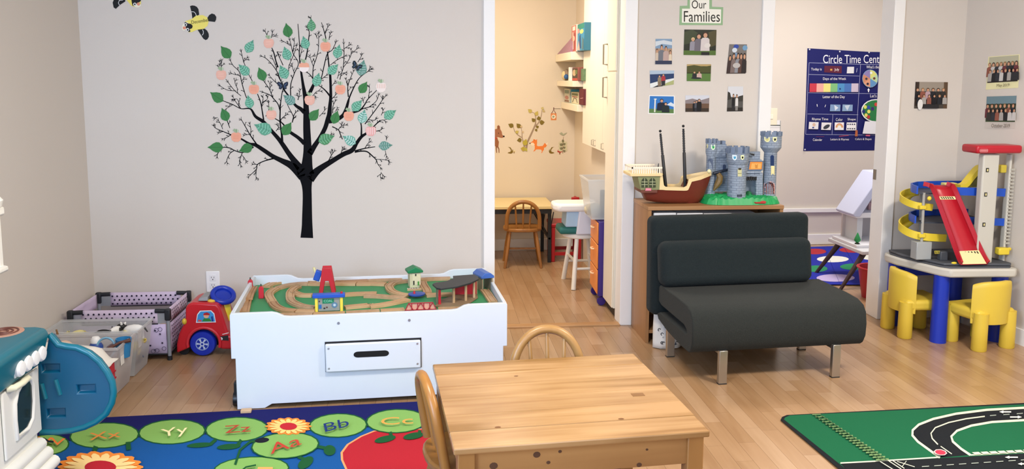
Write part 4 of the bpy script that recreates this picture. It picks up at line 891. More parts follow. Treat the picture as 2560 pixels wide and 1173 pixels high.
# red and grey toy crate with a white cloth over it
t = thing('toy_crate', 'red and grey toy crate beside the play kitchen, under a white cloth', 'crate', (-1.56, 3.56, 0))
MB().hexa([(-.2, -.10, .004), (.185, -.10, .004), (.185, .10, .004), (-.2, .10, .004)], [(-.22, -.11, .095), (.2, -.11, .095), (.2, .11, .095), (-.22, .11, .095)]).build('base', mat('#c2c7cb', .45), t, 20, bevel=.006)
MB().box((-.22, -.11, .096), (.2, .11, .20)).build('upper', mat('#c3273a', .4), t, 20, bevel=.008)
for z in (.118, .148): MB().box((-.221, -.112, z), (.202, .112, z+.006)).build('groove_band', mat('#a81f30', .4), t, 0)
for sy in (-.08, .08): MB().lathe([(.018, 0), (.02, .012), (.006, .02)], (.19, sy, .05), 12, axis='x').build('green_latch', mat('#1f8d4c', .45), t)
mb = MB(); nx, ny = 18, 14
for j in range(ny):
    for i in range(nx):
        s, q_ = i/(nx-1)*2-1, j/(ny-1)*2-1; r = max(abs(s), abs(q_)); z = .295-.05*max(0, s)**2-.02*abs(q_)**2
        z -= .09*max(0, r-.78)/.22*(1+.25*math.sin(7*s+5*q_)); z += .004*math.sin(8*s+3*q_)+.003*math.sin(11*q_-4*s)
        mb.v.append(Vector((-1.575+.225*s+.012*max(0, r-.8)*math.sin(9*q_), 3.56+.125*q_, max(z, .2))))
for j in range(ny-1):
    for i in range(nx-1): a = j*nx+i; mb.f.append([a, a+1, a+nx+1, a+nx]); mb.c.append(None)
mb.build('white_cloth', mat('#efe9e0', .85), None, 60, label='crumpled white cloth draped over the red crate', cat='cloth', solid=.003)
# ================================================================== doll playpen
t = thing('doll_playpen', 'small doll playpen with lavender spotted fabric in the corner', 'playpen', (-1.54, 4.44, 0))
x0, x1, y0, y1, zt = -.235, .228, -.185, .175, .258
FR = mat('#1c2027', .5); LAV = mat('#d3c3dd', .8); LAV2 = mat('#cdbfe2', .8)
GR = mat('#8e939c', .45)
for x in (x0, x1):
    for y in (y0, y1):
        MB().cyl((x, y, .012), (x, y, zt-.02), .009).build('post', GR, t)
        MB().cyl((x, y, 0), (x, y, .022), .012).build('foot', FR, t)
        MB().box((x-.014, y-.014, zt-.055), (x+.014, y+.014, zt+.004)).build('corner_joint', FR, t, 20, bevel=.006)
        sx = 1 if x < 0 else -1; MB().tube([(x, y, zt-.008), (x+sx*.06, y, zt-.006)], .011, 10).build('corner_sleeve', FR, t)
def cloth_panel(nm, p0, p1, ztop, zbot, m_, sag=.006, seed=0):
    mb = MB(); n, k = 16, 4; p0, p1 = Vector(p0), Vector(p1); d = (p1-p0).normalized(); nn = Vector((d.y, -d.x, 0))
    for j in range(k):
        for i in range(n):
            f, g_ = i/(n-1), j/(k-1); q_ = p0.lerp(p1, f); w_ = math.sin(math.pi*f)*sag*(1+.5*math.sin(17*f+seed))
            mb.v.append(Vector((q_.x, q_.y, ztop+(zbot-ztop)*g_))+nn*w_*math.sin(math.pi*g_))
    for j in range(k-1):
        for i in range(n-1): a = j*n+i; mb.f.append([a, a+1, a+n+1, a+n]); mb.c.append(None)
    return mb.build(nm, m_, t, 60, solid=.003)
def dots(p0, p1, ztop, zbot, parent, rows, cols, off):
    p0, p1 = Vector(p0), Vector(p1); L = (p1-p0).length; d = (p1-p0)/L; nn = Vector((d.y, -d.x, 0)); it = []
    for r in range(rows):
        for k in range(cols): it.append(('e', (k+.5+.45*(r % 2))*L/(cols+.5), (r+.6)*(ztop-zbot)/(rows+.2), .0050, .0050, 0, 8, '#1a1630'))
    flat('dots', it, lambda x, y, h: xf(t) @ (p0+d*x+nn*(off+h*.2)+Vector((0, 0, ztop-y))), parent, base=.0004, step=.00001)
zb_ = zt-.07
for nm, pa, pb, o_ in (('front_band', (x0+.05, y0, 0), (x1-.05, y0, 0), .0085), ('back_band', (x0+.06, y1, 0), (x1-.04, y1, 0), .0085), ('right_band', (x1, y0+.03, 0), (x1, y1-.03, 0), .0085)):
    p_ = cloth_panel(nm, pa, pb, zt+.002, zb_, LAV, .006); dots(pa, pb, zt-.004, zb_, p_, 3 if nm != 'right_band' else 4, 14 if nm != 'right_band' else 10, o_)
    MB().tube([(pa[0], pa[1], zb_-.002), (pb[0], pb[1], zb_-.002)], .0035, 6).build('piping', FR, p_)
cloth_panel('left_band', (x0, y1-.03, 0), (x0, y0+.03, 0), zt, zb_, LAV, .006)
lp = cloth_panel('lower_front', (x0+.012, y0, 0), (x1-.012, y0, 0), zb_-.004, .03, LAV2, .004)
rn = random.Random(5); it = []
for k in range(26):
    u, v = rn.uniform(.25, .43), rn.uniform(.01, .14)
    if k % 2: it.append(('l', [(u+.01*math.cos(a), v+.01*math.sin(a)) for a in [.7*i for i in range(10)]], .0022, '#4a4568'))
    else: it.append(('p', [(u+.007*(1 if i % 2 == 0 else .45)*math.sin(math.pi*i/5), v+.007*(1 if i % 2 == 0 else .45)*math.cos(math.pi*i/5)) for i in range(10)], '#1f1d38'))
flat('print', it, lambda x, y, h: xf(t) @ Vector((x0+.012+x, y0-.0075-h*.2, zb_-.004-y)), lp, base=.0004, step=.00001)
rp = cloth_panel('lower_right', (x1, y0+.012, 0), (x1, y1-.012, 0), zb_-.004, .03, LAV2, .004); dots((x1, y0+.02, 0), (x1, y1-.02, 0), zb_-.01, .04, rp, 7, 12, .0075)
MB().box((x0, y0, .028), (x1, y1, .034)).build('floor_pad', LAV2, t, 0)
for pa, pb in (((x0, y0, .03), (x1, y0, .03)), ((x1, y0, .03), (x1, y1, .03))): MB().tube([pa, pb], .005, 6).build('bottom_piping', FR, t)
for pa, pb in (((x0, y0, zt-.055), (x0+.05, y0, zt-.06)), ((x1-.05, y0, zt-.06), (x1, y0, zt-.055)), ((x0, y1, zt-.055), (x0+.06, y1, zt-.06))): MB().box((min(pa[0], pb[0]), pa[1]-.0015, zt-.07), (max(pa[0], pb[0]), pa[1]+.0015, zt-.008)).build('mesh_window', mat('#9aa3ad', .7, alpha=.55), t, 0)
d_ = thing('baby_doll', 'pale pink doll lying inside the spotted playpen', 'doll', (-1.50, 4.50, .034))
MB().tube([(-.11, 0, .045), (-.04, 0, .055), (.03, 0, .05), (.06, 0, .05)], [.03, .04, .04, .02], 12).build('body', mat('#e3b8bf', .8), d_); MB().ball((.11, 0, .06), .045).build('head', mat('#e7c3ae', .6), d_)
# ================================================================== red ride-on truck
t = thing('ride_on_truck', 'red plastic ride-on truck with blue wheels and blue steering wheel', 'ride-on toy', (-1.12, 4.38, 0))
Pp = lambda x, y, Y=4.285: wl(x, y, Y)
prof = [(441, 884), (441, 862), (447, 835), (458, 812), (463, 795), (463, 772), (468, 762), (482, 757), (540, 760), (549, 768), (560, 800), (572, 840), (640, 846), (640, 874), (556, 874)]
arc = [(510+40*math.cos(a), 858+38*math.sin(a)) for a in [math.radians(x) for x in range(20, -201, -20)]]
o = prof+arc
MB().prism(o, lambda u, v, w_: Pp(u, v)+Vector((0, w_, 0)), .20).build('body', mat('#c8202c', .3), t, 40, world=True, bevel=.01, seg=3)
MB().tube([Pp(510+41*math.cos(a), 858+39*math.sin(a))+Vector((0, -.003, 0)) for a in [math.radians(x) for x in range(15, -196, -15)]], .008, 8).build('wheel_arch', mat('#d02a35', .3), t, world=True)
def wheel(px, py, Y):
    p = wl(px, py, Y); R = .066
    w_ = MB().lathe([(.02, -.02), (.05, -.025), (R-.006, -.022), (R, -.012), (R, .012), (R-.006, .022), (.04, .024), (.02, .02)], (p.x, Y, R), 28, axis='y').build('wheel', mat('#1531b4', .35), t, world=True)
    it = [('e', 0, 0, .033, .033, 0, '#9fb7e6'), ('e', 0, 0, .029, .029, 0, '#1c36a8')]+[('p', [(.010*math.cos(a-.25), .010*math.sin(a-.25)), (.028*math.cos(a-.3), .028*math.sin(a-.3)), (.028*math.cos(a+.1), .028*math.sin(a+.1)), (.010*math.cos(a+.2), .010*math.sin(a+.2))], '#c3d3ee') for a in [2*math.pi*k/6 for k in range(6)]]+[('e', 0, 0, .012, .012, 0, '#c3d3ee'), ('e', 0, 0, .006, .006, 0, '#1c36a8')]
    flat('hubcap', it, lambda x, y, h: Vector((p.x+x, Y-.0245-h, R+y)), w_)
wheel(509, 858, 4.315)
for px in (640,): wheel(px, 858, 4.315)
MB().box((-.17, .0, .03), (.14, .08, .07)).build('chassis', mat('#23252b', .6), t, 20, bevel=.004)
MB().cyl((Pp(453, 880).x, 4.33, .028), (Pp(453, 880).x, 4.45, .028), .028, n=18).build('front_wheel', mat('#1a1b20', .6), t, world=True)
flat('driver_sticker', [('p', [(490, 807), (493, 786), (500, 777), (528, 776), (536, 784), (540, 806)], '#e8eef2'), ('p', [(492, 805), (495, 787), (502, 779), (527, 778), (534, 785), (538, 804)], '#3f97dc'), ('p', [(505, 804), (510, 796), (524, 796), (530, 804)], '#2f8a3e'), ('e', 516, 790, 6.5, 5.5, 0, '#e6b48e'), ('p', [(508, 788), (510, 783), (518, 781), (524, 784), (525, 788)], '#b5232c'), ('p', [(530, 804), (528, 792), (532, 790), (534, 804)], '#1c3f8c'), ('p', [(495, 804), (496, 799), (504, 800), (504, 804)], '#d8594e')], lambda x, y, h: Pp(x, y)+Vector((0, -h-.0005, 0)), t)
flat('racing_sticker', [('p', [(543, 850), (548, 842), (570, 838), (572, 852)], '#2a2a2c'), ('e', 552, 847, 5, 4, 0, '#e6e6e6'), ('l', [(556, 836), (572, 832)], 2, '#f0d8d8')], lambda x, y, h: Pp(x, y)+Vector((0, -h-.0005, 0)), t)
MB().ball(Pp(461, 804)+Vector((0, .0, 0)), (.012, .012, .016)).build('headlight', mat('#d8b93c', .35), t, world=True)
MB().lathe([(.022, 0), (.022, .006), (.015, .01)], Pp(523, 759)+Vector((0, .05, -.002)), 16).build('yellow_button', mat('#f0c94a', .4), t, world=True)
MB().hexa([Pp(490, 757)+Vector((0, .03, 0)), Pp(515, 757)+Vector((0, .03, 0)), Pp(515, 757)+Vector((0, .15, 0)), Pp(490, 757)+Vector((0, .15, 0))], [Pp(493, 750)+Vector((0, .035, 0)), Pp(515, 746)+Vector((0, .035, 0)), Pp(515, 746)+Vector((0, .145, 0)), Pp(493, 750)+Vector((0, .145, 0))]).build('hood_vent', mat('#8f9296', .4), t, 20, world=True, bevel=.003)
p = Pp(557, 742, 4.385); MB().tube([Pp(566, 800, 4.385), Pp(563, 765, 4.385), p], [.032, .026, .016], 12).build('steering_column', mat('#e9d23a', .35), t, world=True)
R = Matrix.Rotation(math.radians(20), 3, 'Y') @ Matrix.Rotation(math.radians(28), 3, 'X')
sw = MB().tube([p+R @ Vector((.052*math.cos(a), .052*math.sin(a), .012)) for a in [2*math.pi*k/24 for k in range(24)]], .013, 10, close=True).build('steering_wheel', mat('#1432a8', .3), t, world=True)
mb = MB().lathe([(.02, -.012), (.045, -.002), (.05, .01), (.02, .014), (.002, .015)], (0, 0, 0), 20); mb.v = [p+R @ v for v in mb.v]; mb.build('wheel_boss', mat('#1432a8', .3), sw, world=True)
# ================================================================== wall outlet
t = thing('wall_outlet', 'white double power outlet low on the tree wall', 'outlet', (wl(533, 704, YW).x, YW, wl(533, 704, YW).z))
MB().box((-.036, -.006, -.058), (.036, 0, .058)).build('cover_plate', mat('#f3f3f4', .3), t, 20, bevel=.003)
for z in (.021, -.021):
    r = MB().box((-.017, -.0075, z-.0165), (.017, -.005, z+.0165)).build('socket', mat('#ececee', .3), t, 20, bevel=.002)
    for x, w_, hh in ((-.0065, .0022, .009), (.0065, .0022, .008)): MB().box((x-w_/2, -.0079, z-.001), (x+w_/2, -.0075, z-.001+hh)).build('slot', mat('#1a1a1c', .6), r, 0)
    MB().cyl((0, -.0075, z-.008), (0, -.0079, z-.008), .003).build('ground_hole', mat('#1a1a1c', .6), r, 0)
# ================================================================== wall tree decal; zoom units: pixel = 480 + u/3.909, 20 + v/3.909 (lower zoom: v + 1094.5)
TP = lambda u, v: (480+u/3.909, 20+v/3.909)
B_ = 1094.5
br = [  # (points (u, v, width))
 [(1122, 1153+B_, 124), (1125, 1050+B_, 106), (1125, 950+B_, 98), (1126, 750+B_, 88), (1122, 650+B_, 95), (1116, 570+B_, 130), (1112, 510+B_, 165), (1122, 450+B_, 112), (1130, 300+B_, 82), (1122, 100+B_, 70), (1120, B_, 66), (1118, 1050, 60), (1110, 900, 46), (1085, 750, 28), (1066, 620, 19), (1055, 540, 12), (1048, 430, 10), (1052, 380, 9), (1035, 155, 6)],
 [(1080, 560+B_, 80), (980, 452+B_, 72), (880, 400+B_, 50), (790, 355+B_, 42), (700, 295+B_, 40), (620, 245+B_, 34), (560, 232+B_, 24), (480, 185+B_, 16), (380, 145+B_, 10), (310, 115+B_, 8), (230, 80+B_, 6), (205, 45+B_, 4)],
 [(600, 262+B_, 20), (500, 318+B_, 10), (420, 300+B_, 9), (370, 275+B_, 9), (300, 270+B_, 9), (250, 330+B_, 8), (245, 375+B_, 5)],
 [(410, 300+B_, 8), (370, 330+B_, 7), (340, 395+B_, 6), (350, 430+B_, 4)], [(490, 325+B_, 8), (470, 380+B_, 7), (465, 410+B_, 6), (485, 465+B_, 4)], [(490, 345+B_, 6), (520, 385+B_, 5), (530, 418+B_, 4)],
 [(800, 375+B_, 16), (710, 400+B_, 10), (640, 435+B_, 9), (630, 480+B_, 8), (580, 530+B_, 6), (545, 565+B_, 4)], [(645, 435+B_, 6), (585, 432+B_, 5)], [(630, 478+B_, 6), (625, 545+B_, 5), (628, 580+B_, 4)],
 [(640, 250+B_, 14), (570, 150+B_, 10), (530, 80+B_, 8), (490, 10+B_, 6), (478, -10+B_, 4)], [(572, 150+B_, 7), (575, 90+B_, 6), (560, 20+B_, 4)], [(560, 140+B_, 6), (500, 150+B_, 4)],
 [(380, 145+B_, 7), (340, 170+B_, 6), (290, 190+B_, 4)], [(300, 90+B_, 6), (280, 40+B_, 5), (250, -5+B_, 4)], [(370, 80+B_, 6), (345, 10+B_, 8), (325, -30+B_, 5)], [(310, 112+B_, 6), (250, 128+B_, 4)],
 [(1080, 500+B_, 80), (1000, 400+B_, 58), (940, 320+B_, 48), (900, 260+B_, 45), (850, 190+B_, 40), (780, 110+B_, 34), (700, 20+B_, 34), (620, 1060, 28), (570, 985, 16), (480, 985, 8), (400, 945, 8), (310, 910, 7), (240, 880, 5)],
 [(880, 230+B_, 28), (878, 150+B_, 20), (865, 60+B_, 15), (860, 1090, 13), (862, 1000, 12), (866, 930, 10), (880, 830, 8), (892, 790, 8)],
 [(700, 1095, 14), (685, 1000, 11), (670, 920, 10), (640, 840, 8)], [(680, 960, 7), (695, 890, 6), (690, 860, 4)], [(690, 930, 6), (735, 890, 5), (740, 860, 4)],
 [(862, 1010, 10), (840, 940, 9), (800, 890, 9), (760, 850, 8), (660, 812, 5)], [(790, 880, 8), (760, 800, 7), (720, 740, 7), (690, 700, 5)], [(765, 800, 6), (760, 760, 5), (775, 720, 4)],
 [(575, 970, 12), (530, 870, 8), (500, 780, 8), (480, 700, 8), (460, 620, 7), (400, 560, 6), (365, 490, 4)], [(485, 715, 6), (510, 680, 4)], [(465, 660, 6), (400, 645, 5), (375, 630, 4)], [(480, 860, 6), (410, 800, 6), (330, 695, 5)], [(430, 810, 6), (340, 800, 5), (250, 745, 4)], [(450, 800, 6), (420, 730, 5), (435, 700, 4)], [(510, 540, 6), (495, 490, 6), (475, 400, 5)], [(500, 530, 6), (550, 475, 4)], [(590, 715, 7), (555, 650, 6), (510, 540, 6)],
 [(480, 985, 7), (430, 920, 6), (390, 850, 4)], [(400, 945, 6), (340, 980, 5), (330, 990, 4)], [(470, 960, 5), (440, 890, 5), (385, 905, 4)],
 [(1100, 230+B_, 44), (1040, 175+B_, 34), (960, 120+B_, 30), (920, 80+B_, 20), (880, 30+B_, 12), (810, 1080, 8)], [(870, 1090, 8), (900, 1060, 7), (940, 1035, 5)], [(980, 1120, 10), (1000, 1040, 8), (1040, 1000, 5)], [(985, 1100, 9), (990, 1060, 8), (940, 960, 6), (925, 920, 4)],
 [(1100, 1020, 44), (1060, 985, 36), (1010, 950, 26), (960, 880, 18), (900, 800, 14), (880, 740, 10), (850, 680, 8), (830, 620, 8), (780, 550, 7), (720, 490, 6), (660, 465, 4)], [(830, 600, 6), (800, 520, 6), (770, 460, 4)], [(845, 750, 8), (790, 700, 6), (745, 645, 4)], [(965, 870, 10), (965, 750, 9), (1000, 640, 8), (1040, 540, 7), (990, 450, 7), (970, 370, 6), (948, 285, 5)],
 [(1000, 640, 6), (985, 590, 5), (975, 540, 4)], [(945, 620, 6), (950, 560, 6), (1000, 440, 6), (1030, 340, 4)], [(985, 420, 6), (1000, 340, 5), (995, 300, 4)], [(965, 370, 6), (910, 335, 5), (870, 315, 4)], [(1055, 480, 6), (1075, 400, 5), (1070, 370, 4)], [(900, 800, 6), (860, 690, 6), (840, 640, 4)], [(890, 560, 8), (830, 430, 5), (850, 460, 5)],
 [(840, 580, 14), (820, 520, 12), (800, 440, 11), (780, 390, 8)], [(745, 290, 6), (720, 240, 5), (712, 220, 4)], [(775, 292, 6), (785, 250, 6), (790, 222, 4)], [(785, 282, 5), (828, 262, 4)],
 [(1105, 520, 12), (1120, 460, 12), (1130, 400, 10), (1140, 300, 9), (1145, 230, 7), (1110, 170, 5)], [(1150, 200, 6), (1165, 120, 5), (1158, 90, 4)],
 [(1120, 880, 34), (1165, 800, 34), (1200, 720, 22), (1220, 660, 12)], [(1200, 740, 10), (1180, 690, 9), (1140, 640, 7), (1080, 615, 5)], [(1180, 690, 9), (1185, 580, 8), (1215, 490, 7), (1235, 400, 6), (1238, 300, 6), (1240, 222, 4)], [(1185, 570, 6), (1160, 500, 5), (1150, 460, 4)], [(1225, 300, 6), (1205, 250, 4)], [(1165, 480, 5), (1200, 455, 4)],
 [(1230, 735, 9), (1262, 690, 9), (1290, 570, 9), (1322, 450, 9), (1370, 410, 7), (1400, 350, 6), (1415, 320, 4)], [(1260, 700, 7), (1330, 645, 5)], [(1180, 860, 6), (1220, 815, 5), (1275, 815, 4)], [(1195, 850, 5), (1215, 875, 4)],
 [(1150, 330+B_, 60), (1200, 250+B_, 48), (1250, 175+B_, 42), (1300, 80+B_, 42), (1325, B_, 44), (1342, 1040, 46), (1348, 960, 36), (1355, 880, 30), (1356, 800, 26), (1350, 650, 22), (1338, 560, 13), (1325, 440, 11), (1312, 330, 10), (1300, 260, 9), (1265, 140, 5)], [(1355, 870, 18), (1320, 825, 14), (1280, 785, 10), (1235, 755, 7)], [(1300, 240, 7), (1320, 200, 6), (1345, 160, 4)], [(1340, 310, 7), (1345, 270, 6), (1365, 230, 4)], [(1350, 560, 6), (1400, 520, 6), (1450, 490, 6), (1520, 460, 4)], [(1365, 890, 8), (1395, 860, 6), (1420, 830, 4)], [(1370, 760, 6), (1405, 710, 4)],
 [(1445, 700, 8), (1460, 640, 7), (1478, 580, 7), (1486, 450, 7), (1480, 300, 4)], [(1480, 580, 6), (1530, 510, 6), (1555, 450, 6), (1552, 390, 4)], [(1555, 450, 6), (1600, 410, 5), (1630, 388, 4)], [(1485, 400, 6), (1520, 375, 5), (1555, 355, 4)], [(1420, 690, 6), (1440, 620, 4)], [(1460, 640, 5), (1515, 628, 4)],
 [(1340, 1100, 60), (1400, 1095, 44), (1470, 1055, 36), (1505, 990, 30), (1525, 920, 24), (1540, 870, 14), (1590, 760, 10), (1640, 680, 8), (1720, 620, 6), (1775, 590, 4)], [(1528, 870, 11), (1522, 780, 9), (1535, 720, 8), (1560, 660, 6), (1585, 600, 4)], [(1520, 760, 6), (1500, 680, 4)], [(1720, 625, 5), (1745, 570, 4)], [(1620, 530, 6), (1650, 480, 5), (1665, 445, 4)], [(1590, 760, 5), (1575, 780, 4)],
 [(1480, 1050, 30), (1560, 1025, 22), (1640, 1000, 16), (1690, 940, 11), (1720, 890, 9), (1810, 800, 6)], [(1650, 992, 10), (1720, 970, 7), (1780, 968, 4)], [(1720, 975, 6), (1800, 910, 6), (1830, 830, 4)], [(1725, 880, 6), (1735, 790, 5), (1730, 760, 4)], [(1680, 930, 5), (1660, 880, 4)], [(1375, 1030, 8), (1378, 960, 7), (1410, 890, 5)], [(1395, 1020, 5), (1425, 970, 4)], [(1245, 1060, 6), (1290, 1010, 5), (1305, 985, 4)],
 [(1150, 580+B_, 90), (1200, 520+B_, 76), (1260, 470+B_, 60), (1380, 395+B_, 48), (1480, 335+B_, 46), (1565, 295+B_, 46), (1610, 225+B_, 34), (1655, 165+B_, 30), (1705, 130+B_, 22), (1760, 80+B_, 12), (1810, 30+B_, 10), (1840, 0+B_, 6)], [(1655, 160+B_, 18), (1655, 60+B_, 12), (1640, 10+B_, 9)], [(1690, 40+B_, 10), (1720, B_, 9), (1820, 960, 8), (1860, 900, 6), (1910, 840, 4)], [(1720, 1090, 6), (1780, 1098, 6), (1810, 1075, 4)], [(1860, 900, 6), (1855, 870, 4)], [(1800, 40+B_, 8), (1860, 0+B_, 6), (1900, 25+B_, 4)], [(1800, 110+B_, 8), (1840, 100+B_, 7), (1865, 80+B_, 4)], [(1850, 1050, 6), (1865, 1010, 5), (1870, 990, 4)],
 [(1590, 315+B_, 16), (1650, 305+B_, 13), (1710, 310+B_, 12), (1760, 350+B_, 11), (1800, 390+B_, 9), (1815, 430+B_, 6), (1860, 490+B_, 4)], [(1800, 385+B_, 5), (1870, 388+B_, 4), (1930, 400+B_, 4)], [(1915, 395+B_, 3), (1935, 415+B_, 3)], [(1850, 510+B_, 4), (1840, 550+B_, 4), (1850, 575+B_, 3)], [(1850, 520+B_, 3), (1885, 560+B_, 3)], [(1888, 300+B_, 4), (1905, 370+B_, 3)],
 [(1590, 303+B_, 14), (1690, 278+B_, 10), (1790, 262+B_, 7)], [(1690, 275+B_, 7), (1720, 230+B_, 6), (1750, 210+B_, 4)], [(1900, 200+B_, 6), (1898, 160+B_, 4)], [(1330, 410+B_, 9), (1365, 340+B_, 8), (1400, 295+B_, 4)], [(1360, 340+B_, 5), (1350, 310+B_, 4)], [(1455, 335+B_, 8), (1475, 260+B_, 4)], [(1470, 290+B_, 5), (1490, 275+B_, 4)],
 [(1370, 65+B_, 10), (1430, 97+B_, 9), (1450, 140+B_, 9), (1470, 190+B_, 8)], [(1430, 97+B_, 7), (1460, 60+B_, 6), (1525, 45+B_, 5)], [(1465, 65+B_, 5), (1455, 35+B_, 4)], [(1345, 160+B_, 8), (1365, 130+B_, 5)],
 [(820, 110+B_, 6), (850, 70+B_, 8)], [(855, 80+B_, 7), (825, 40+B_, 5)], [(250, 1070, 6), (215, 1085, 4)], [(285, 600, 6), (290, 540, 5), (292, 505, 4)], [(282, 570, 5), (270, 515, 4)], [(270, 600, 5), (248, 560, 4)], [(1035, 900, 8), (1050, 840, 6), (1058, 790, 4)], [(1040, 870, 5), (1020, 850, 4)], [(720, 1060, 7), (750, 1000, 6), (745, 900, 5)]]
rn = random.Random(12); its = []
def twig(u, v, a, L, w0):
    e = (u+L*math.cos(a), v+L*math.sin(a)); its.append(('l', [TP(u, v), TP(*e)], [w0/3.909, 3.2/3.909], 'k'))
    for s in (-1, 1):
        if rn.random() < .4: continue
        f = rn.uniform(.45, .75); b = a+s*rn.uniform(.5, .8); m_ = (u+L*f*math.cos(a), v+L*f*math.sin(a)); its.append(('l', [TP(*m_), TP(m_[0]+L*.38*math.cos(b), m_[1]+L*.38*math.sin(b))], [5/3.909, 3.6/3.909], 'k'))
for P in br:
    # smooth the traced line
    V = [Vector(p) for p in P]; n = max(6, len(V)*4); V = resample(V, n)
    its.append(('l', [TP(p.x, p.y) for p in V], [max(p.z, 5)/3.909 for p in V], 'k'))
    if P[-1][2] <= 5:
        a = math.atan2(V[-1].y-V[-3].y, V[-1].x-V[-3].x)
        for s in (-1, 1): its.append(('l', [TP(V[-3].x, V[-3].y), TP(V[-3].x+26*math.cos(a+s*.55), V[-3].y+26*math.sin(a+s*.55))], [4.5/3.909, 3/3.909], 'k'))
    k = 0
    for i in range(3, n-2, 4):
        if V[i].z < 12:
            a = math.atan2(V[i+1].y-V[i-1].y, V[i+1].x-V[i-1].x); k += 1
            twig(V[i].x, V[i].y, a+(.75 if k % 2 else -.75), rn.uniform(26, 46), 6.5)
mb = MB(); ww = onwall(YW)
for it in its:
    L, R = ribbon(it[1], it[2]); n = len(L)
    vs = [ww(*q, .0008) for q in L]+[ww(*q, .0008) for q in R]+[ww(*q, .0002) for q in L]+[ww(*q, .0002) for q in R]
    mb.add(vs, [(i, i+1, n+i+1, n+i) for i in range(n-1)]+[(2*n+i, 2*n+i+1, i+1, i) for i in range(n-1)]+[(n+i, n+i+1, 3*n+i+1, 3*n+i) for i in range(n-1)])
mb.build('tree_decal', mat('#08090f', .8, spec=.15), None, 0, label='black tree silhouette decal with bare twigs on the left wall', cat='wall decal')
# paper leaves and apples stuck on the tree
LV = [((280, 370), (375, 490), 'g', 'plain green paper leaf, upper left end of the wall tree'), ((600, 310), (533, 437), 's', 'striped foil leaf right of the upper left plain leaf'), ((918, 145), (947, 288), 'g', 'plain green paper leaf at the treetop, left of centre'), ((1162, 98), (1170, 228), 'd', 'striped green leaf at the very top of the tree'), ((1085, 272), (1122, 402), 's', 'foil leaf just below the topmost leaf'), ((900, 375), (946, 510), 's', 'foil leaf under the treetop plain leaf'), ((1442, 355), (1410, 492), 's', 'silvery leaf right of the top right apple'), ((455, 550), (556, 655), 's', 'foil leaf right of the leftmost upper apple'), ((650, 578), (706, 710), 'g', 'plain green leaf above and left of the lower butterfly'), ((858, 556), (926, 692), 's', 'foil leaf directly above the lower butterfly'), ((1430, 548), (1332, 646), 's', 'striped leaf right of the white-bottomed apple'), ((1242, 632), (1205, 768), 's', 'striped leaf on the right side of the upper trunk'), ((1682, 505), (1640, 662), 'x', 'grey-green leaf beside the upper right butterfly'), ((1712, 718), (1640, 832), 'g', 'plain green leaf left of the white striped apple'), ((175, 822), (304, 912), 'g', 'plain green leaf at the far left of the tree'), ((545, 850), (572, 982), 's', 'foil leaf below the orange apple on the left'), ((890, 850), (1006, 936), 'x', 'dull teal leaf left of the trunk apple'), ((1662, 898), (1568, 1006), 's', 'foil leaf right of centre above the right foliage apple'), ((290, 975), (346, 1106), 'g', 'plain green leaf below the far left leaf'), ((1242, 985), (1153, 1098), 'g', 'green leaf right of the trunk, below the trunk apple'), ((1425, 1000), (1380, 1132), 'g', 'plain green leaf on the right main limb'), ((1996, 998), (1878, 1078), 's', 'striped leaf at the far right of the tree'), ((1690, 990), (1650, 1128), 'w', 'silvery white leaf at the middle right of the tree'), ((605, 1138), (780, 1212), 's', 'foil leaf on the left middle limb'), ((972, 1115), (888, 1242), 'g', 'plain green leaf left of the trunk at mid height'), ((150, 1362), (306, 1362), 'g', 'plain green leaf, lower left end of the tree'), ((455, 1402), (592, 1348), 'g', 'plain green leaf next to the lower left end leaf'), ((1396, 1248), (1235, 1306), 'd', 'striped dark leaf right of the lower trunk'), ((1470, 1250), (1600, 1328), 'w', 'blue-white edged leaf on the lower right limb'), ((1962, 1340), (1824, 1352), 'x', 'grey striped leaf at the lower right end of the tree')]
LC = {'g': ('#3f7f47', None), 's': ('#5a9f80', '#8fd0b6'), 'd': ('#4a8a55', '#7fc096'), 'x': ('#5d8f80', '#a3bdb8'), 'w': ('#6fae9b', '#e3f2f2')}
def leafpoly(tp, bs, k=.36):
    (x0, y0), (x1, y1) = tp, bs; dx, dy = x1-x0, y1-y0; pts = [(0, 0), (.16, .10), (.34, .28), (.55, .40), (.75, .38), (.9, .2), (1, 0)]
    f = lambda s, w_: (x0+dx*s-dy*w_*k/.4*1.0*.9, y0+dy*s+dx*w_*k/.4*.9)
    return [f(s, w_) for s, w_ in pts]+[f(s, -w_) for s, w_ in pts[-2:0:-1]], f
for n, (tp, bs, kd, lab) in enumerate(LV):
    P, f = leafpoly(tp, bs); c1, c2 = LC[kd]; it = [('p', [TP(*q) for q in P], c1)]
    if c2:
        for s in (.3, .45, .6, .75, .88):
            w_ = .3 if .4 < s < .85 else .18; it.append(('l', [TP(*f(s-.06, -w_)), TP(*f(s+.03, 0)), TP(*f(s-.04, w_))], 1.5, c2))
    it.append(('l', [TP(*f(.05, 0)), TP(*f(.95, 0))], .8, '#2f6638' if kd == 'g' else '#3f7f68'))
    flat('paper_leaf', it, onwall(YW-.0012), None, base=.0008, rough=.45 if c2 else .7, label=lab, cat='paper leaf', group='paper leaves on the wall tree')
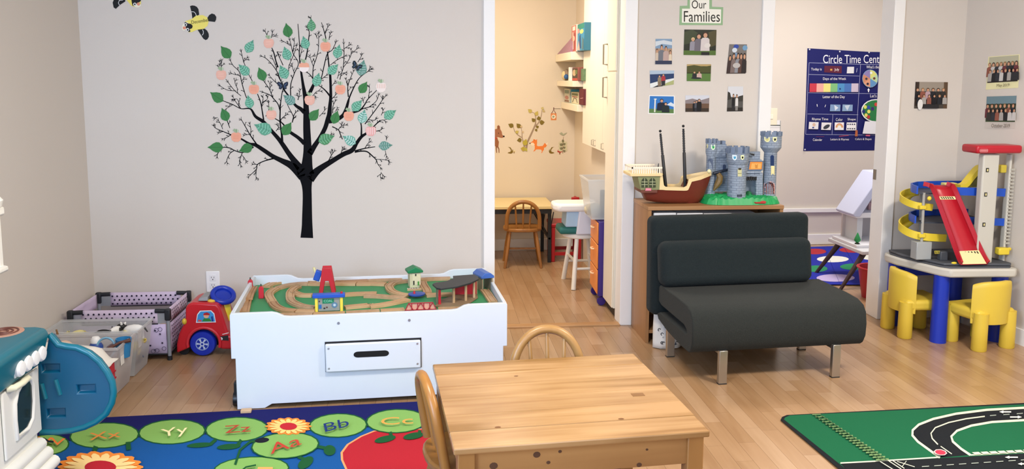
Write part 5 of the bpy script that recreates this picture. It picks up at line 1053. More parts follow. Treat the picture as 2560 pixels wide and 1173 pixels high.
AP = [(285, 655, 'p', 'pale pink paper apple at the upper left edge of the tree'), (750, 345, 'p', 'pink paper apple at the top left of the tree'), (1305, 378, 'o', 'orange-pink paper apple at the top right of the tree'), (1095, 580, 'w', 'paper apple with a white lower half, above the trunk fork'), (605, 795, 'o', 'orange paper apple on the left, above a foil leaf'), (1450, 797, 'o', 'orange paper apple on the right of the upper tree'), (1150, 902, 'p', 'pink paper apple on the trunk'), (1848, 775, 's', 'white striped paper apple at the far right of the tree'), (775, 1045, 'p', 'pink paper apple in the left middle of the tree'), (1532, 1057, 'o', 'orange-pink paper apple on the right main limb'), (432, 1262, 'o', 'orange-pink paper apple at the lower left'), (1747, 1204, 'r', 'pink striped paper apple at the lower right')]
for u, v, kd, lab in AP:
    c1 = {'p': '#e8b3a0', 'o': '#eba78c', 'w': '#e9a98d', 's': '#efe3dc', 'r': '#e7a9a4'}[kd]
    it = [('p', [TP(*q) for q in [(u-52, v-8), (u-44, v-36), (u-20, v-46), (u, v-40), (u+20, v-46), (u+44, v-36), (u+52, v-6), (u+42, v+30), (u+18, v+48), (u, v+46), (u-18, v+48), (u-42, v+30)]], c1)]
    if kd == 'w': it.append(('p', [TP(*q) for q in [(u-50, v), (u+50, v), (u+42, v+30), (u+18, v+47), (u-18, v+47), (u-42, v+30)]], '#f1e6e2'))
    if kd in 'sr': it += [('l', [TP(u-36+i*18, v-34), TP(u-36+i*18, v+(10 if kd == 's' else 34))], 1.4, '#e4b9ab' if kd == 's' else '#f6e6e4') for i in range(5)]
    if kd in 'po': it += [('l', [TP(u-30, v-20+i*16), TP(u+26, v-16+i*16)], 1, '#f3c9b8' if kd == 'p' else '#e5967a') for i in range(3)]
    it += [('p', [TP(u-4, v-40), TP(u-34, v-66), TP(u-20, v-84), TP(u+6, v-66)], '#9cb28e'), ('p', [TP(u-2, v-40), TP(u+4, v-78), TP(u+24, v-70), TP(u+18, v-48)], '#b9c9ac'), ('l', [TP(u+4, v-44), TP(u+2, v-80)], 1, '#5c7a4f')]
    flat('paper_apple', it, onwall(YW-.0012), None, base=.0009, label=lab, cat='paper apple', group='paper apples on the wall tree')
for (u, v, s, rt, lab) in ((1612, 566, 1, .5, 'black paper butterfly at the upper right of the tree'), (888, 755, 1, 0, 'dark blue paper butterfly in the left middle of the tree')):
    f = lambda x, y: TP(u+(x*math.cos(rt)-y*math.sin(rt))*s, v+(x*math.sin(rt)+y*math.cos(rt))*s); cl = '#141b33' if rt == 0 else '#0c1c24'
    it = [('p', [f(0, 8), f(-14, -22), f(-42, -36), (f(-56, -26)), f(-50, 2), f(-36, 14), f(-40, 34), f(-18, 42), f(0, 18)], cl), ('p', [f(0, 8), f(14, -22), f(42, -36), f(52, -26), f(48, 2), f(34, 14), f(38, 34), f(18, 42), f(0, 18)], cl), ('l', [f(0, -18), f(0, 40)], 1.6, '#05060a'), ('l', [f(-40, -18), f(-16, 2), f(-24, 26)], 1, '#5a7ba8'), ('l', [f(38, -18), f(16, 2), f(24, 26)], 1, '#5a7ba8')]
    flat('paper_butterfly', it, onwall(YW-.002), None, base=.001, label=lab, cat='butterfly')
# paper birds
Q = lambda *P: [(120+u/5.333, v/5.333) for u, v in P]
qe = lambda u, v, a, b, r, cl: ('e', 120+u/5.333, v/5.333, a/5.333, b/5.333, r, cl)
it = [('p', Q((1893, 82), (1920, 72), (1955, 76), (1985, 92), (2005, 120), (2012, 165), (2015, 195), (1985, 215), (1925, 248), (1915, 170)), '#101112'), ('p', Q((1993, 395), (2090, 383), (2122, 410), (2142, 450), (2145, 490), (2125, 525), (2100, 535), (2070, 515)), '#101112'), ('p', Q((2124, 240), (2150, 200), (2185, 180), (2222, 192), (2244, 225), (2240, 262), (2225, 293), (2142, 282)), '#101112'),
      ('p', Q((1830, 285), (1920, 250), (1975, 208), (2060, 200), (2120, 228), (2142, 285), (2125, 345), (2075, 385), (1980, 398), (1920, 428), (1880, 432), (1830, 380)), '#efe06f'), qe(1828, 350, 38, 62, 25, '#efe9d2'), ('p', Q((1815, 305), (1835, 293), (1862, 312), (1905, 318), (1930, 345), (1922, 375), (1890, 390), (1900, 420), (1878, 428), (1850, 400), (1828, 350)), '#101112'),
      qe(1833, 330, 20, 22, 0, '#e9e9e6'), qe(1832, 332, 11, 13, 0, '#2a2a2a'), qe(1862, 395, 20, 22, 0, '#e9e9e6'), qe(1862, 397, 11, 13, 0, '#2a2a2a'), ('p', Q((1797, 358), (1830, 350), (1842, 372), (1828, 392), (1800, 388)), '#e29378'),
      ('l', Q((1912, 155), (1945, 158), (1968, 180), (1977, 212)), 1.4, '#e6e6e6'), ('l', Q((2060, 395), (2072, 420), (2070, 450), (2055, 470)), 1.4, '#e6e6e6'), ('t', 'December', 120+2028/5.333, 282/5.333, 12.5, -9, .85, '#6b6432')]
flat('paper_bird', it, onwall(YW), None, label='yellow and black paper bird labelled December, above the wall tree', cat='paper bird')
it = [('p', Q((862, 35), (880, -10), (960, -40), (1030, -5), (1030, 20), (960, 65), (905, 118), (875, 100)), '#101112'), ('p', Q((1000, -60), (1150, -90), (1235, -40), (1240, 70), (1150, 90), (1110, 75), (1060, 15)), '#efe06f'), ('p', Q((1105, -50), (1220, -55), (1240, 10), (1200, 45), (1180, 70), (1130, 80), (1118, 40)), '#101112'), qe(1200, 75, 42, 24, -15, '#efe9d2'), qe(1157, 58, 22, 22, 0, '#e9e9e6'), qe(1157, 58, 11, 12, 0, '#2a2a2a'), ('p', Q((1182, 45), (1205, 28), (1230, 52), (1215, 78), (1190, 68)), '#e29378'), ('l', Q((1000, 0), (950, 5), (938, 40), (952, 68)), 1.4, '#e6e6e6')]
flat('paper_bird', it, onwall(YW), None, label='paper bird cut off by the top edge, left of the December bird', cat='paper bird')
# ================================================================== sign and family photographs
C3 = lambda *P: [(1560+u/3.911, v/3.911) for u, v in P]
it = [('p', C3((622, -60), (620, 55), (545, 58), (540, 245), (965, 246), (970, 70), (860, 66), (860, -60)), '#93b48a'), ('p', C3((645, -60), (645, 85), (568, 85), (566, 222), (946, 228), (950, 92), (834, 88), (834, -60)), '#f1efe3'),
      ('b', 'Our', 1560+662/3.911, 2/3.911, 1560+805/3.911, 84/3.911, '#26241f'), ('b', 'Families', 1560+585/3.911, 108/3.911, 1560+938/3.911, 214/3.911, '#26241f')]
flat('family_sign', it, onwall(YW), None, label='white and green paper sign reading Our Families', cat='sign')
def person(x, y, s, shirt, hair='#2a1d16', skin='#c9987a', legs=None, w_=1.0):
    o = [('p', [(x-.10*s*w_, y+.10*s), (x-.06*s, y+.05*s), (x+.06*s, y+.05*s), (x+.10*s*w_, y+.10*s), (x+.11*s*w_, y+.45*s), (x-.11*s*w_, y+.45*s)], shirt)]
    if legs: o.append(('p', [(x-.10*s, y+.43*s), (x+.10*s, y+.43*s), (x+.09*s, y+.9*s), (x-.09*s, y+.9*s)], legs))
    o = [('p', [(u, min(v, .97)) for u, v in q_[1]], q_[2]) for q_ in o]
    return o+[('e', x, y-.045*s, .062*s, .085*s, 0, 12, hair), ('e', x, y-.02*s, .048*s, .07*s, 0, 12, skin)]
def photo(label, cs, items, mp=None, Y=YW, border=None, name='family_photo', thick=.0012):
    a, b, c_, d = cs
    f = lambda x, y: tuple((a[i]*(1-x)+b[i]*x)*(1-y)+(d[i]*(1-x)+c_[i]*x)*y for i in (0, 1))
    g = mp or onwall(Y)
    it = [('r', 0, 0, 1, 1, border or items[0][-1])]+items
    return flat(name, it, lambda x, y, h: g(*f(x, y), h), None, base=thick, rough=.35, label=label, cat='photograph')
R_ = lambda y0, y1, cl, x0=0, x1=1: ('r', x0, y0, x1, y1, cl)
TR = lambda cl, pts: ('p', pts, cl)
photo('photo of a family of four in a garden, under the sign', C3((590, 288), (905, 292), (897, 540), (582, 538)), [R_(0, 1, '#1d2417'), TR('#39422a', [(0, .1), (.25, 0), (.45, .15), (.3, .5), (0, .6)]), TR('#4a4426', [(.75, .1), (1, 0), (1, .6), (.8, .7)]), R_(.82, 1, '#4d6a2c')]+person(.28, .42, .9, '#8f8c97', '#d9c08a')+person(.46, .30, 1.2, '#6b6670', '#2a1712')+person(.66, .25, 1.3, '#cfc6c4', '#3a2216')+[('e', .73, .62, .1, .09, -30, '#d8d2cc'), R_(.88, 1, '#17171c', .55, .8)])
photo('photo of three adults under a cloudy sky, upper left of the group', C3((308, 380), (470, 380), (468, 628), (306, 628)), [R_(0, 1, '#7d99b4'), TR('#c9d2d8', [(0, .1), (.5, .05), (1, .12), (1, .25), (.4, .2), (0, .3)]), R_(.38, 1, '#a98c74')]+person(.1, .5, .9, '#c9b8a4')+person(.38, .38, 1.2, '#6d7079', w_=1.6)+person(.64, .42, 1.1, '#b79d94', w_=1.5)+person(.9, .56, .9, '#d8c8b0')+[R_(.86, 1, '#2c3550', 0, 1)])
photo('photo of a group with blue balloons, at the right of the group', C3((1030, 432), (1202, 434), (1188, 720), (1000, 722)), [R_(0, 1, '#4d4440'), R_(0, .45, '#75706c'), ('e', .4, .08, .15, .07, 0, '#2746a0'), ('e', .33, .2, .14, .08, 0, '#cdd6de'), ('e', .42, .35, .1, .07, 0, '#7f9cba'), ('e', .9, .12, .14, .09, 0, '#6f9cc0')]+person(.12, .5, 1.1, '#3a2a2a')+person(.32, .45, 1.2, '#7a6a66')+person(.55, .44, 1.2, '#8a8c92')+person(.72, .45, 1.2, '#5a4038')+person(.9, .45, 1.2, '#2b2426')+[('e', .5, .72, .2, .09, 0, '#b9b4b0')], border='#e3ddd6')
photo('photo of two hikers on a snowy mountain, left column', C3((252, 690), (490, 690), (486, 826), (256, 860)), [R_(0, 1, '#233a63'), R_(0, .22, '#a9bccd'), TR('#dfe3e2', [(0, .75), (.4, .65), (1, .55), (1, 1), (0, 1)]), TR('#aab078', [(.4, 1), (.7, .82), (1, .68), (1, 1)]), TR('#121622', [(.1, 1), (.4, .86), (.55, 1)])]+person(.4, .38, .75, '#8a7d66', legs='#7f6d58')+person(.56, .32, .8, '#a8323a', legs='#2b2b33'))
photo('photo of a couple sitting on a lawn at dusk, middle of the group', C3((615, 628), (852, 628), (846, 795), (613, 793)), [R_(0, 1, '#2a3318'), R_(0, .12, '#b39a66'), TR('#4a4c26', [(0, .12), (.3, .05), (.7, .15), (1, .08), (1, .5), (0, .5)]), R_(.55, 1, '#56783a')]+person(.32, .52, .65, '#22242a', '#b79a68', w_=1.3)+person(.52, .5, .75, '#c9a9a2', '#4a3526', w_=1.3)+[('e', .4, .82, .22, .05, 0, '#20242b')])
photo('white-bordered photo of a family before a blue sky and white tower', C3((246, 932), (495, 936), (494, 1118), (236, 1114)), [('r', .03, .04, .97, .95, '#2f74bd'), ('r', .03, .72, .97, .95, '#5c7f4a'), ('r', .22, .2, .27, .9, '#e2e2da'), ('e', .25, .2, .06, .03, 0, '#e2e2da'), TR('#cfdce6', [(.7, .5), (.85, .35), (.97, .45), (.97, .6)])]+person(.5, .32, 1.1, '#182135', w_=1.5)+person(.66, .48, .95, '#1f2a2e', w_=1.4), border='#f0efec')
photo('photo of a family in dark clothes in a brown field, lower middle', C3((600, 932), (835, 932), (830, 1094), (600, 1094)), [R_(0, 1, '#6a5140'), R_(0, .42, '#cfd2da'), TR('#8a7f80', [(0, .3), (.3, .2), (.6, .32), (1, .15), (1, .5), (0, .5)]), R_(.78, 1, '#3c3128')]+person(.38, .45, .7, '#1a1b20', legs='#15161a')+person(.47, .42, .8, '#4c4f58', legs='#2c2d33')+person(.58, .34, .95, '#15161a', legs='#17181d'))
photo('upright black and white photo of a couple, lower right of the group', C3((1018, 846), (1166, 846), (1162, 1088), (1006, 1090)), [R_(0, 1, '#55534f'), R_(0, .42, '#d4d6da'), TR('#35342f', [(0, .2), (.15, .25), (.25, .5), (0, .55)]), TR('#3a3934', [(.7, .4), (1, .35), (1, .6), (.7, .6)]), R_(.85, 1, '#2e2a26')]+person(.38, .4, .85, '#1c1c1e', legs='#2a2a2c')+person(.6, .42, .85, '#d9d6d2', legs='#8a8580'))
rn = random.Random(21)
def crowd(n, y0, y1, bg):
    o = []
    for r in range(2):
        for i in range(n): o += person((i+.5+.3*r)/(n+.3), y0+(y1-y0)*r, .75-.12*r, rn.choice(['#a9a49f', '#6a3038', '#1d1d22', '#26282e', '#b99aa2', '#2b2d36', '#8f5546', '#c9c6c2', '#33302e']), rn.choice(['#1c140f', '#4a3423', '#8a6a42']))
    return o
C2 = lambda *P: [(2180+u/2.55, v/2.55) for u, v in P]
photo('group photo on the wall right of the second doorway', C2((278, 522), (484, 524), (478, 692), (268, 692)), [R_(0, 1, '#4c4640'), R_(0, .35, '#9c9184', .1, .9), R_(0, 1, '#5f4a38', .88, 1), R_(0, .9, '#382c26', 0, .12)]+crowd(6, .32, .55, 0)+[R_(.85, 1, '#2b2a2c', .3, .75), ('e', .18, .85, .08, .2, 0, '#e6e4e0')], name='group_photo')
def mpr(x, y, h):
    d_ = ray(x, y); n_ = Vector((1, .15, 0)); k_ = (3.042+.15*YW-h)/n_.dot(d_); return CAM+d_*k_
photo('group photo captioned May 2019 on the right wall', C2((742, 362), (942, 346), (932, 560), (725, 572)), [('r', .03, .02, .97, .80, '#7d7262'), ('r', .03, .02, .97, .25, '#b7b59c'), ('r', .03, .7, .97, .80, '#3b3230')]+crowd(8, .28, .48, 0)+[('b', 'May 2019', .33, .85, .72, .96, '#3c3420')], mp=mpr, border='#ece6b4', name='group_photo')
photo('group photo captioned October 2019, below the May one', C2((728, 612), (926, 606), (912, 820), (717, 818)), [('r', .02, .02, .98, .80, '#3f4a3c'), ('r', .02, .02, .98, .25, '#6f8a94'), ('r', .02, .68, .98, .80, '#42562f')]+crowd(7, .34, .48, 0)+[('b', 'October 2019', .22, .86, .82, .97, '#55504a')], mp=mpr, border='#cfc6bd', name='group_photo')
# ================================================================== nook behind the first doorway
t = thing('folding_table', 'low folding table with yellow top in the nook', 'table', (.30, 6.56, 0))
MB().box((-.75, -.225, .418), (.62, .26, .442)).build('tabletop', mat('#e6cf95', .35), t, 20, bevel=.004)
BLK = mat('#17181b', .45)
for y in (-.215, .235): MB().box((-.74, y, .383), (.60, y+.02, .418)).build('side_rail', BLK, t, 0)
for x in (.585, -.74): MB().box((x, -.2, .39), (x+.018, .24, .418)).build('end_rail', BLK, t, 0)
for x in (.575, -.70):
    for y in (-.20, .22): MB().box((x, y, 0), (x+.025, y+.02, .39)).build('leg', BLK, t, 0)
    MB().box((x+.005, -.2, .18), (x+.02, .24, .195)).build('crossbar', BLK, t, 0)
for y in (-.18, .22): MB().tube([(.585, y, .20), (.47, y, .40)], .005, 6).build('brace', BLK, t); MB().tube([(.59, y, .22), (.62, y, .39)], .004, 6).build('brace', BLK, t)
windsor('hoop-back wooden chair facing the folding table in the nook', (.672, 6.31, 0), math.pi-.05, '#a8733a', '#8a5a2a', H=.50)
# red child's chair
RC = mat('#a8151f', .4)
t = thing('red_chair', 'red child chair between folding table and white stool', 'chair', (1.02, 6.50, 0))
MB().box((-.12, -.13, .27), (.12, .13, .30)).build('seat', RC, t, 20, bevel=.008)
for x in (-.115, .09):
    for y in (-.125, .095): MB().box((x, y, .0), (x+.028, y+.03, .275)).build('leg', RC, t, 20, bevel=.004)
for y in (-.125, .1): MB().box((-.1, y+.004, .05), (.1, y+.02, .075)).build('runner', RC, t, 0)
MB().box((-.10, -.118, .05), (-.085, .11, .075)).build('runner', RC, t, 0)
MB().box((.09, -.12, .30), (.115, .12, .48)).build('backrest', RC, t, 20, bevel=.01)
MB().box((.04, -.11, .44), (.10, -.085, .50)).build('ear', RC, t, 20, bevel=.006)
# white stool with a booster seat
t = thing('stool', 'white wooden stool with splayed legs in the nook', 'stool', (1.00, 5.66, 0))
WS_ = mat('#ece8de', .4)
MB().lathe([(.115, .335), (.122, .342), (.122, .362), (.115, .368), (.002, .368)], (0, 0, 0), 24).build('seat', WS_, t)
LG = {}
for k, (bx, by) in enumerate(((-.085, .165), (-.068, -.16), (.115, -.15), (.115, .16))):
    a, b = Vector((bx*.55, by*.55, .34)), Vector((bx, by, 0)); LG[k] = (a, b); MB().tube([a, b], [.015, .017], 10).build('leg', WS_, t)
for i, j, f in ((0, 1, .45), (1, 2, .6), (2, 3, .45), (3, 0, .6)): MB().tube([LG[i][0].lerp(LG[i][1], f), LG[j][0].lerp(LG[j][1], f)], .009, 8).build('stretcher', WS_, t)
t = thing('booster_seat', 'pale booster seat with a white tray on the stool', 'booster seat', (.99, 5.64, .368))
MB().box((-.15, -.10, 0.0), (.02, .10, .05)).build('cushion', mat('#1f6b66', .6), t, 20, bevel=.02, seg=3)
MB().hexa([(-.11, -.10, .05), (.0, -.10, .05), (.0, .10, .05), (-.11, .10, .05)], [(-.10, -.09, .17), (-.01, -.09, .17), (-.01, .09, .17), (-.10, .09, .17)]).build('side_panel', mat('#a9c6dc', .5), t, 20, bevel=.008)
MB().hexa([(-.04, -.12, .0), (.09, -.12, .0), (.09, .10, .0), (-.04, .10, .0)], [(-.02, -.115, .17), (.09, -.115, .17), (.09, .10, .17), (-.02, .10, .17)]).build('front_panel', mat('#dadbe6', .5), t, 20, bevel=.01)
o_ = [(-.19, -.07), (-.16, -.12), (.11, -.13), (.12, .10), (-.15, .10), (-.19, .06)]
MB().prism(o_, lambda u, v, w_: Vector((u, v, .155+w_)), .055).build('tray', mat('#efefec', .35), t, 30, bevel=.018, seg=3)
MB().lathe([(.03, 0), (.03, .002), (.002, .002)], (.06, 0, .2095), 16).build('cup_recess', mat('#b9b9b6', .5), t)
# orange drawer cart
t = thing('drawer_cart', 'purple drawer cart with three orange drawers on casters', 'drawer cart', (1.025, 5.235, 0), -.04)
PU = mat('#38217a', .4); OR = mat('#ee9244', .4)
bd = MB().box((-.004, -.155, .062), (.125, .155, .53)).build('frame', PU, t, 20, bevel=.004)
for z0, z1 in ((.075, .225), (.232, .382), (.389, .520)):
    d_ = MB().box((-.012, -.142, z0), (-.003, .142, z1)).build('drawer', OR, t, 20, bevel=.004)
    MB().tube([(-.012, -.03, z1-.045), (-.028, -.02, z1-.045), (-.028, .02, z1-.045), (-.012, .03, z1-.045)], .005, 8).build('handle', mat('#f7d2a8', .35), d_)
for y in (-.13, .13):
    for x in (.02, .105): w_ = MB().lathe([(.01, -.012), (.026, -.012), (.028, 0), (.026, .012), (.01, .012)], (x, y, .028), 14, axis='y').build('caster', PU, t); MB().cyl((x, y, .04), (x, y, .064), .008).build('caster_stem', PU, w_)
b3 = bin_('clear plastic bin of dark things on top of the orange cart', .95, 1.15, 5.12, 5.40, .25, mat('#e9ecec', .25, alpha=.33)); b3.location.z = .532; b3.name = 'clear_bin'
MB().box((1.06, 5.14, .54), (1.13, 5.30, .70)).build('folder', mat('#3b4b52', .6), None, 20, bevel=.004, label='dark folder standing in the clear bin on the cart', cat='folder')
MB().ball((1.02, 5.24, .58), (.045, .06, .045), 12, 7).build('grey_pouch', mat('#a2a8a4', .6), None, label='grey pouch low in the clear bin on the cart', cat='pouch')
MB().ball((1.0, 5.33, .57), (.035, .05, .035), 12, 7).build('cream_pouch', mat('#c9c0a4', .6), None, label='cream pouch at the back of the clear bin on the cart', cat='pouch')
# cabinets on the nook's right wall
CB = mat('#efe6d2', .4)
t = thing('wall_cabinet', 'cream wall cabinet with two doors above the drawer cart', 'cabinet', (1.115, 5.56, .94))
MB().box((-.031, -.49, 0), (.038, .49, 1.45)).build('body', CB, t, 0)
for y0, y1 in ((-.485, -.245), (-.24, .02), (.025, .485)):
    d_ = MB().box((-.040, y0, .002), (-.031, y1, 1.45)).build('door', CB, t, 20, bevel=.002)
    MB().tube([(-.04, (y1-.03) if y0 < .0 else (y0+.03), .02), (-.055, (y1-.03) if y0 < .0 else (y0+.03), .022), (-.055, (y1-.03) if y0 < .0 else (y0+.03), .055), (-.04, (y1-.03) if y0 < .0 else (y0+.03), .058)], .003, 6).build('handle', mat('#b5b1a6', .3, .8), d_)
t = thing('tall_cabinet', 'tall cream cabinet with two metal pulls beside the doorway', 'cabinet', (1.10, 4.96, 0))
MB().box((-.048, -.15, .06), (.05, .11, 2.4)).build('body', CB, t, 0)
MB().box((-.03, -.15, .0), (.05, .11, .06)).build('plinth', mat('#3a332b', .6), t, 0)
for z0, z1, hz in ((.062, 1.44, 1.35), (1.447, 2.4, 1.545)):
    d_ = MB().box((-.057, -.145, z0), (-.048, .108, z1)).build('door', CB, t, 20, bevel=.002)
    MB().tube([(-.057, .088, hz-.06), (-.082, .088, hz-.058), (-.082, .088, hz+.058), (-.057, .088, hz+.06)], .005, 8).build('pull_handle', mat('#a39c8e', .3, .9), d_)
# shelves
SHX = wood('#f0e6cf', '#ece0c6', 1, .5)
for (x, z0, z1, l) in ((.99, 1.535, 1.592, 'topmost cream wall shelf in the nook corner'), (1.005, 1.343, 1.385, 'middle cream wall shelf in the nook corner'), (1.04, 1.165, 1.215, 'lowest cream wall shelf in the nook corner')):
    MB().box((x, 6.07, z0), (1.152, 6.846, z1)).build('wall_shelf', SHX, None, 20, bevel=.002, label=l, cat='shelf')
# pixel zoom of the shelves: pixel = 1380 + u/4.345, 30 + v/4.345
S5 = lambda u, v, X: xl(1380+u/4.345, 30+v/4.345, X)
def boxed(name, label, cat, u0, v0, u1, v1, X, m_, depth=.09, items=None):
    a, b = S5(u0, v0, X), S5(u1, v1, X); a2 = S5(u0, v1, X); zlo = min(b.z, a2.z)
    o = MB().box((X, min(a.y, b.y), zlo), (X+depth, max(a.y, b.y), S5((u0+u1)/2, v0, X).z)).build(name, m_, None, 20, bevel=.002, label=label, cat=cat)
    if items:
        y0, y1, zz = max(a.y, b.y), min(a.y, b.y), S5((u0+u1)/2, v0, X).z
        flat('cover_print', items, lambda x, y, h: Vector((X-h-.0003, y0+(y1-y0)*x, zz+(zlo-zz)*y)), o, base=.0005)
    return o
def rest_on(o, z):   # stand on the shelf board
    mn = min((o.matrix_basis @ v.co).z for v in o.data.vertices); o.location.z += z-mn
rest_on(boxed('game_box', 'blue picture box standing on the topmost shelf', 'box', 275, 95, 350, 385, 1.03, mat('#2f6f86', .5), items=[('r', .02, .02, .98, .98, '#3c86a8'), ('r', .02, .02, .98, .2, '#2f7f6e'), ('e', .2, .25, .16, .09, 0, '#d98c86'), ('e', .65, .3, .25, .08, 0, '#d8cf72'), ('p', [(.3, .9), (.35, .45), (.5, .4), (.6, .9)], '#2c4a78'), ('p', [(.1, .95), (.3, .6), (.45, .98)], '#c8a89a'), ('p', [(.7, .95), (.75, .5), (.95, .6), (.95, .95)], '#4f6f74')]), 1.593)
rest_on(boxed('puzzle_pack', 'red and white striped pack beside the blue box', 'pack', 215, 115, 262, 400, 1.02, mat('#d9c9b8', .5), items=[('r', .03, .02, .97, .98, '#b8655c'), ('r', .2, .05, .8, .2, '#e6d2c4'), ('l', [(.3, .25), (.4, .9)], .14, '#e8d8ca'), ('l', [(.7, .3), (.6, .95)], .14, '#8a3a40'), ('e', .5, .5, .25, .1, 0, '#e0b29c')]), 1.593)
a = [S5(50, 455, 1.0), S5(210, 410, 1.0), S5(205, 255, 1.04)]
y0, y1 = a[0].y-.02, a[1].y+.05
mb = MB().add([(1.0, y0, 1.593), (1.13, y0, 1.593), (1.13, y1, 1.593), (1.0, y1, 1.593), (1.03, y1, 1.72), (1.12, y1, 1.72), (1.05, (y0+y1)/2, 1.665), (1.11, (y0+y1)/2, 1.665)], [(0, 3, 2, 1), (3, 4, 5, 2), (0, 6, 4, 3), (1, 2, 5, 7), (6, 7, 5, 4), (0, 1, 7, 6)])
mb.build('fabric_bag', mat('#9c6f83', .5, bump=.4, bscale=40, var=.3), None, 60, label='slumped purple bag at the left of the topmost shelf', cat='bag')
t = thing('lion_mask', 'tan and blue toy mask at the left of the middle shelf', 'toy mask', (1.045, S5(120, 700, 1.02).y, 1.386))
MB().ball((0, 0, .045), (.03, .08, .045), 14, 8).build('mane', mat('#8d7a66', .7, bump=.4, bscale=60, var=.3), t); MB().ball((-.02, -.02, .04), (.02, .04, .035), 12, 7).build('face', mat('#d8c391', .6), t); MB().ball((-.01, -.07, .03), (.02, .02, .02), 10, 6).build('ear', mat('#2f5f96', .6), t)
rest_on(boxed('white_board_book', 'thin white book standing upright on the middle shelf', 'book', 180, 548, 192, 695, 1.02, mat('#eee9df', .6), .1), 1.386)
rest_on(boxed('framed_picture', 'picture box with a red border on the middle shelf', 'picture', 212, 545, 284, 690, 1.04, mat('#8c4a40', .5), .05, [('r', .08, .08, .92, .85, '#4a3a2c'), ('e', .45, .4, .25, .25, 0, '#c8ab86'), ('r', .1, .8, .9, .97, '#b5483c'), ('r', .6, .2, .9, .5, '#6d7a4a')]), 1.386)
rest_on(boxed('green_basket', 'dark green bundle at the right of the middle shelf', 'bundle', 300, 540, 345, 672, 1.06, mat('#5f7a58', .7, bump=.4, bscale=60, var=.4), .06), 1.386)
rest_on(boxed('story_book', 'pale story book at the left of the lowest shelf', 'book', 135, 825, 190, 970, 1.06, mat('#bcb9a8', .6), .07, [('r', .03, .02, .97, .98, '#c9c6b4'), ('r', .1, .1, .9, .35, '#7f8f80'), ('e', .5, .65, .35, .14, 0, '#b87f72'), ('r', .1, .82, .9, .95, '#8c6a58')]), 1.216)
rest_on(boxed('blue_book', 'narrow blue book on the lowest shelf', 'book', 198, 822, 207, 968, 1.07, mat('#3f8ea6', .6), .07), 1.216)
rest_on(boxed('picture_book', 'cream picture book in the middle of the lowest shelf', 'book', 210, 845, 290, 965, 1.06, mat('#cfc7a4', .6), .07, [('r', .03, .02, .97, .98, '#d8d1b0'), ('r', .1, .08, .9, .3, '#6f7450'), ('l', [(.2, .9), (.4, .5), (.7, .55), (.85, .9)], .07, '#4a4238'), ('r', .15, .36, .85, .44, '#9c4a42')]), 1.216)
rest_on(boxed('maroon_book', 'dark maroon book at the right of the lowest shelf', 'book', 296, 790, 345, 962, 1.06, mat('#5a1420', .5), .07, [('r', .02, .02, .98, .98, '#611824'), ('l', [(.3, .6), (.9, .55)], .03, '#d8a0a0')]), 1.216)
# nook wall decals; pixel = 1230 + u/7.818, 250 + v/7.818
N = lambda *P: [(1230+u/7.818, 250+v/7.818) for u, v in P]
ne = lambda u, v, a, b, r, cl: ('e', 1230+u/7.818, 250+v/7.818, a/7.818, b/7.818, r, cl)
NW = onwall(6.85)
def decal(name, label, items): flat(name, items, NW, None, base=.0008, label=label, cat='wall decal')
def lf(u0, v0, u1, v1, cl, k=.42):
    P, f = leafpoly((u0, v0), (u1, v1), k); return ('p', N(*P), cl)
decal('deer_decal', 'brown deer decal at the left of the nook wall', [('p', N((20, 575), (75, 570), (100, 560), (100, 510), (128, 490), (155, 515), (160, 570), (190, 620), (200, 680), (225, 705), (215, 740), (180, 742), (110, 725), (60, 740), (20, 740)), '#a06a4c'), ne(128, 540, 20, 38, 0, '#8a5638'), ne(230, 712, 18, 17, 0, '#18100e'), ne(128, 650, 7, 11, 0, '#2a1a14'), ('p', N((40, 735), (105, 735), (110, 760), (60, 770), (30, 760)), '#b8452e'), ('p', N((50, 765), (108, 760), (135, 820), (125, 900), (95, 935), (50, 890)), '#96603f'), ('l', N((84, 900), (84, 960), (92, 1035)), [3, 1.6], '#86543a'), ('l', N((110, 910), (135, 960), (137, 1035)), [3, 1.6], '#86543a')])
its = [('l', N((665, 970), (690, 830), (760, 680), (820, 550), (850, 470), (855, 340), (830, 260), (775, 235)), [5.6, 4.8, 4.4, 4.2, 3.4, 2.2, 1.6, 1.2], '#a08a74'), ('l', N((840, 520), (900, 460), (945, 370), (970, 280), (975, 200)), [3.6, 2.8, 2.2, 1.6, 1], '#a08a74'), ('l', N((635, 920), (610, 830), (590, 740), (585, 620), (565, 540)), [3.2, 2.6, 2.2, 1.6, 1.2], '#a08a74'), ('l', N((580, 735), (500, 680), (440, 610), (415, 520)), [2.4, 2, 1.6, 1.2], '#a08a74')]
OLV, OLL = '#7c6a28', '#bfae5c'
its += [lf(315, 468, 420, 525, OLV), lf(478, 458, 556, 545, OLV), lf(485, 795, 580, 778, OLV, .5), lf(775, 355, 840, 425, OLV), lf(908, 310, 920, 398, OLV, .5), lf(1032, 432, 930, 445, OLV, .5), lf(918, 510, 862, 540, OLV, .5), lf(880, 618, 850, 565, OLV, .45), lf(703, 178, 775, 245, OLL), lf(898, 215, 850, 305, OLL, .4), lf(1000, 132, 975, 188, '#c6b87a', .5), lf(1040, 235, 985, 200, '#bfae7a'), lf(525, 605, 460, 645, OLL, .45), lf(622, 605, 592, 640, '#d0b890'), lf(585, 490, 562, 540, '#cdb48a'), lf(672, 760, 630, 890, '#b5a63f', .4), lf(558, 945, 655, 965, '#b3a040', .5), lf(690, 1005, 640, 940, '#b5b048', .4)]
decal('sapling_decal', 'branching sapling decal with olive leaves on the nook wall', its)
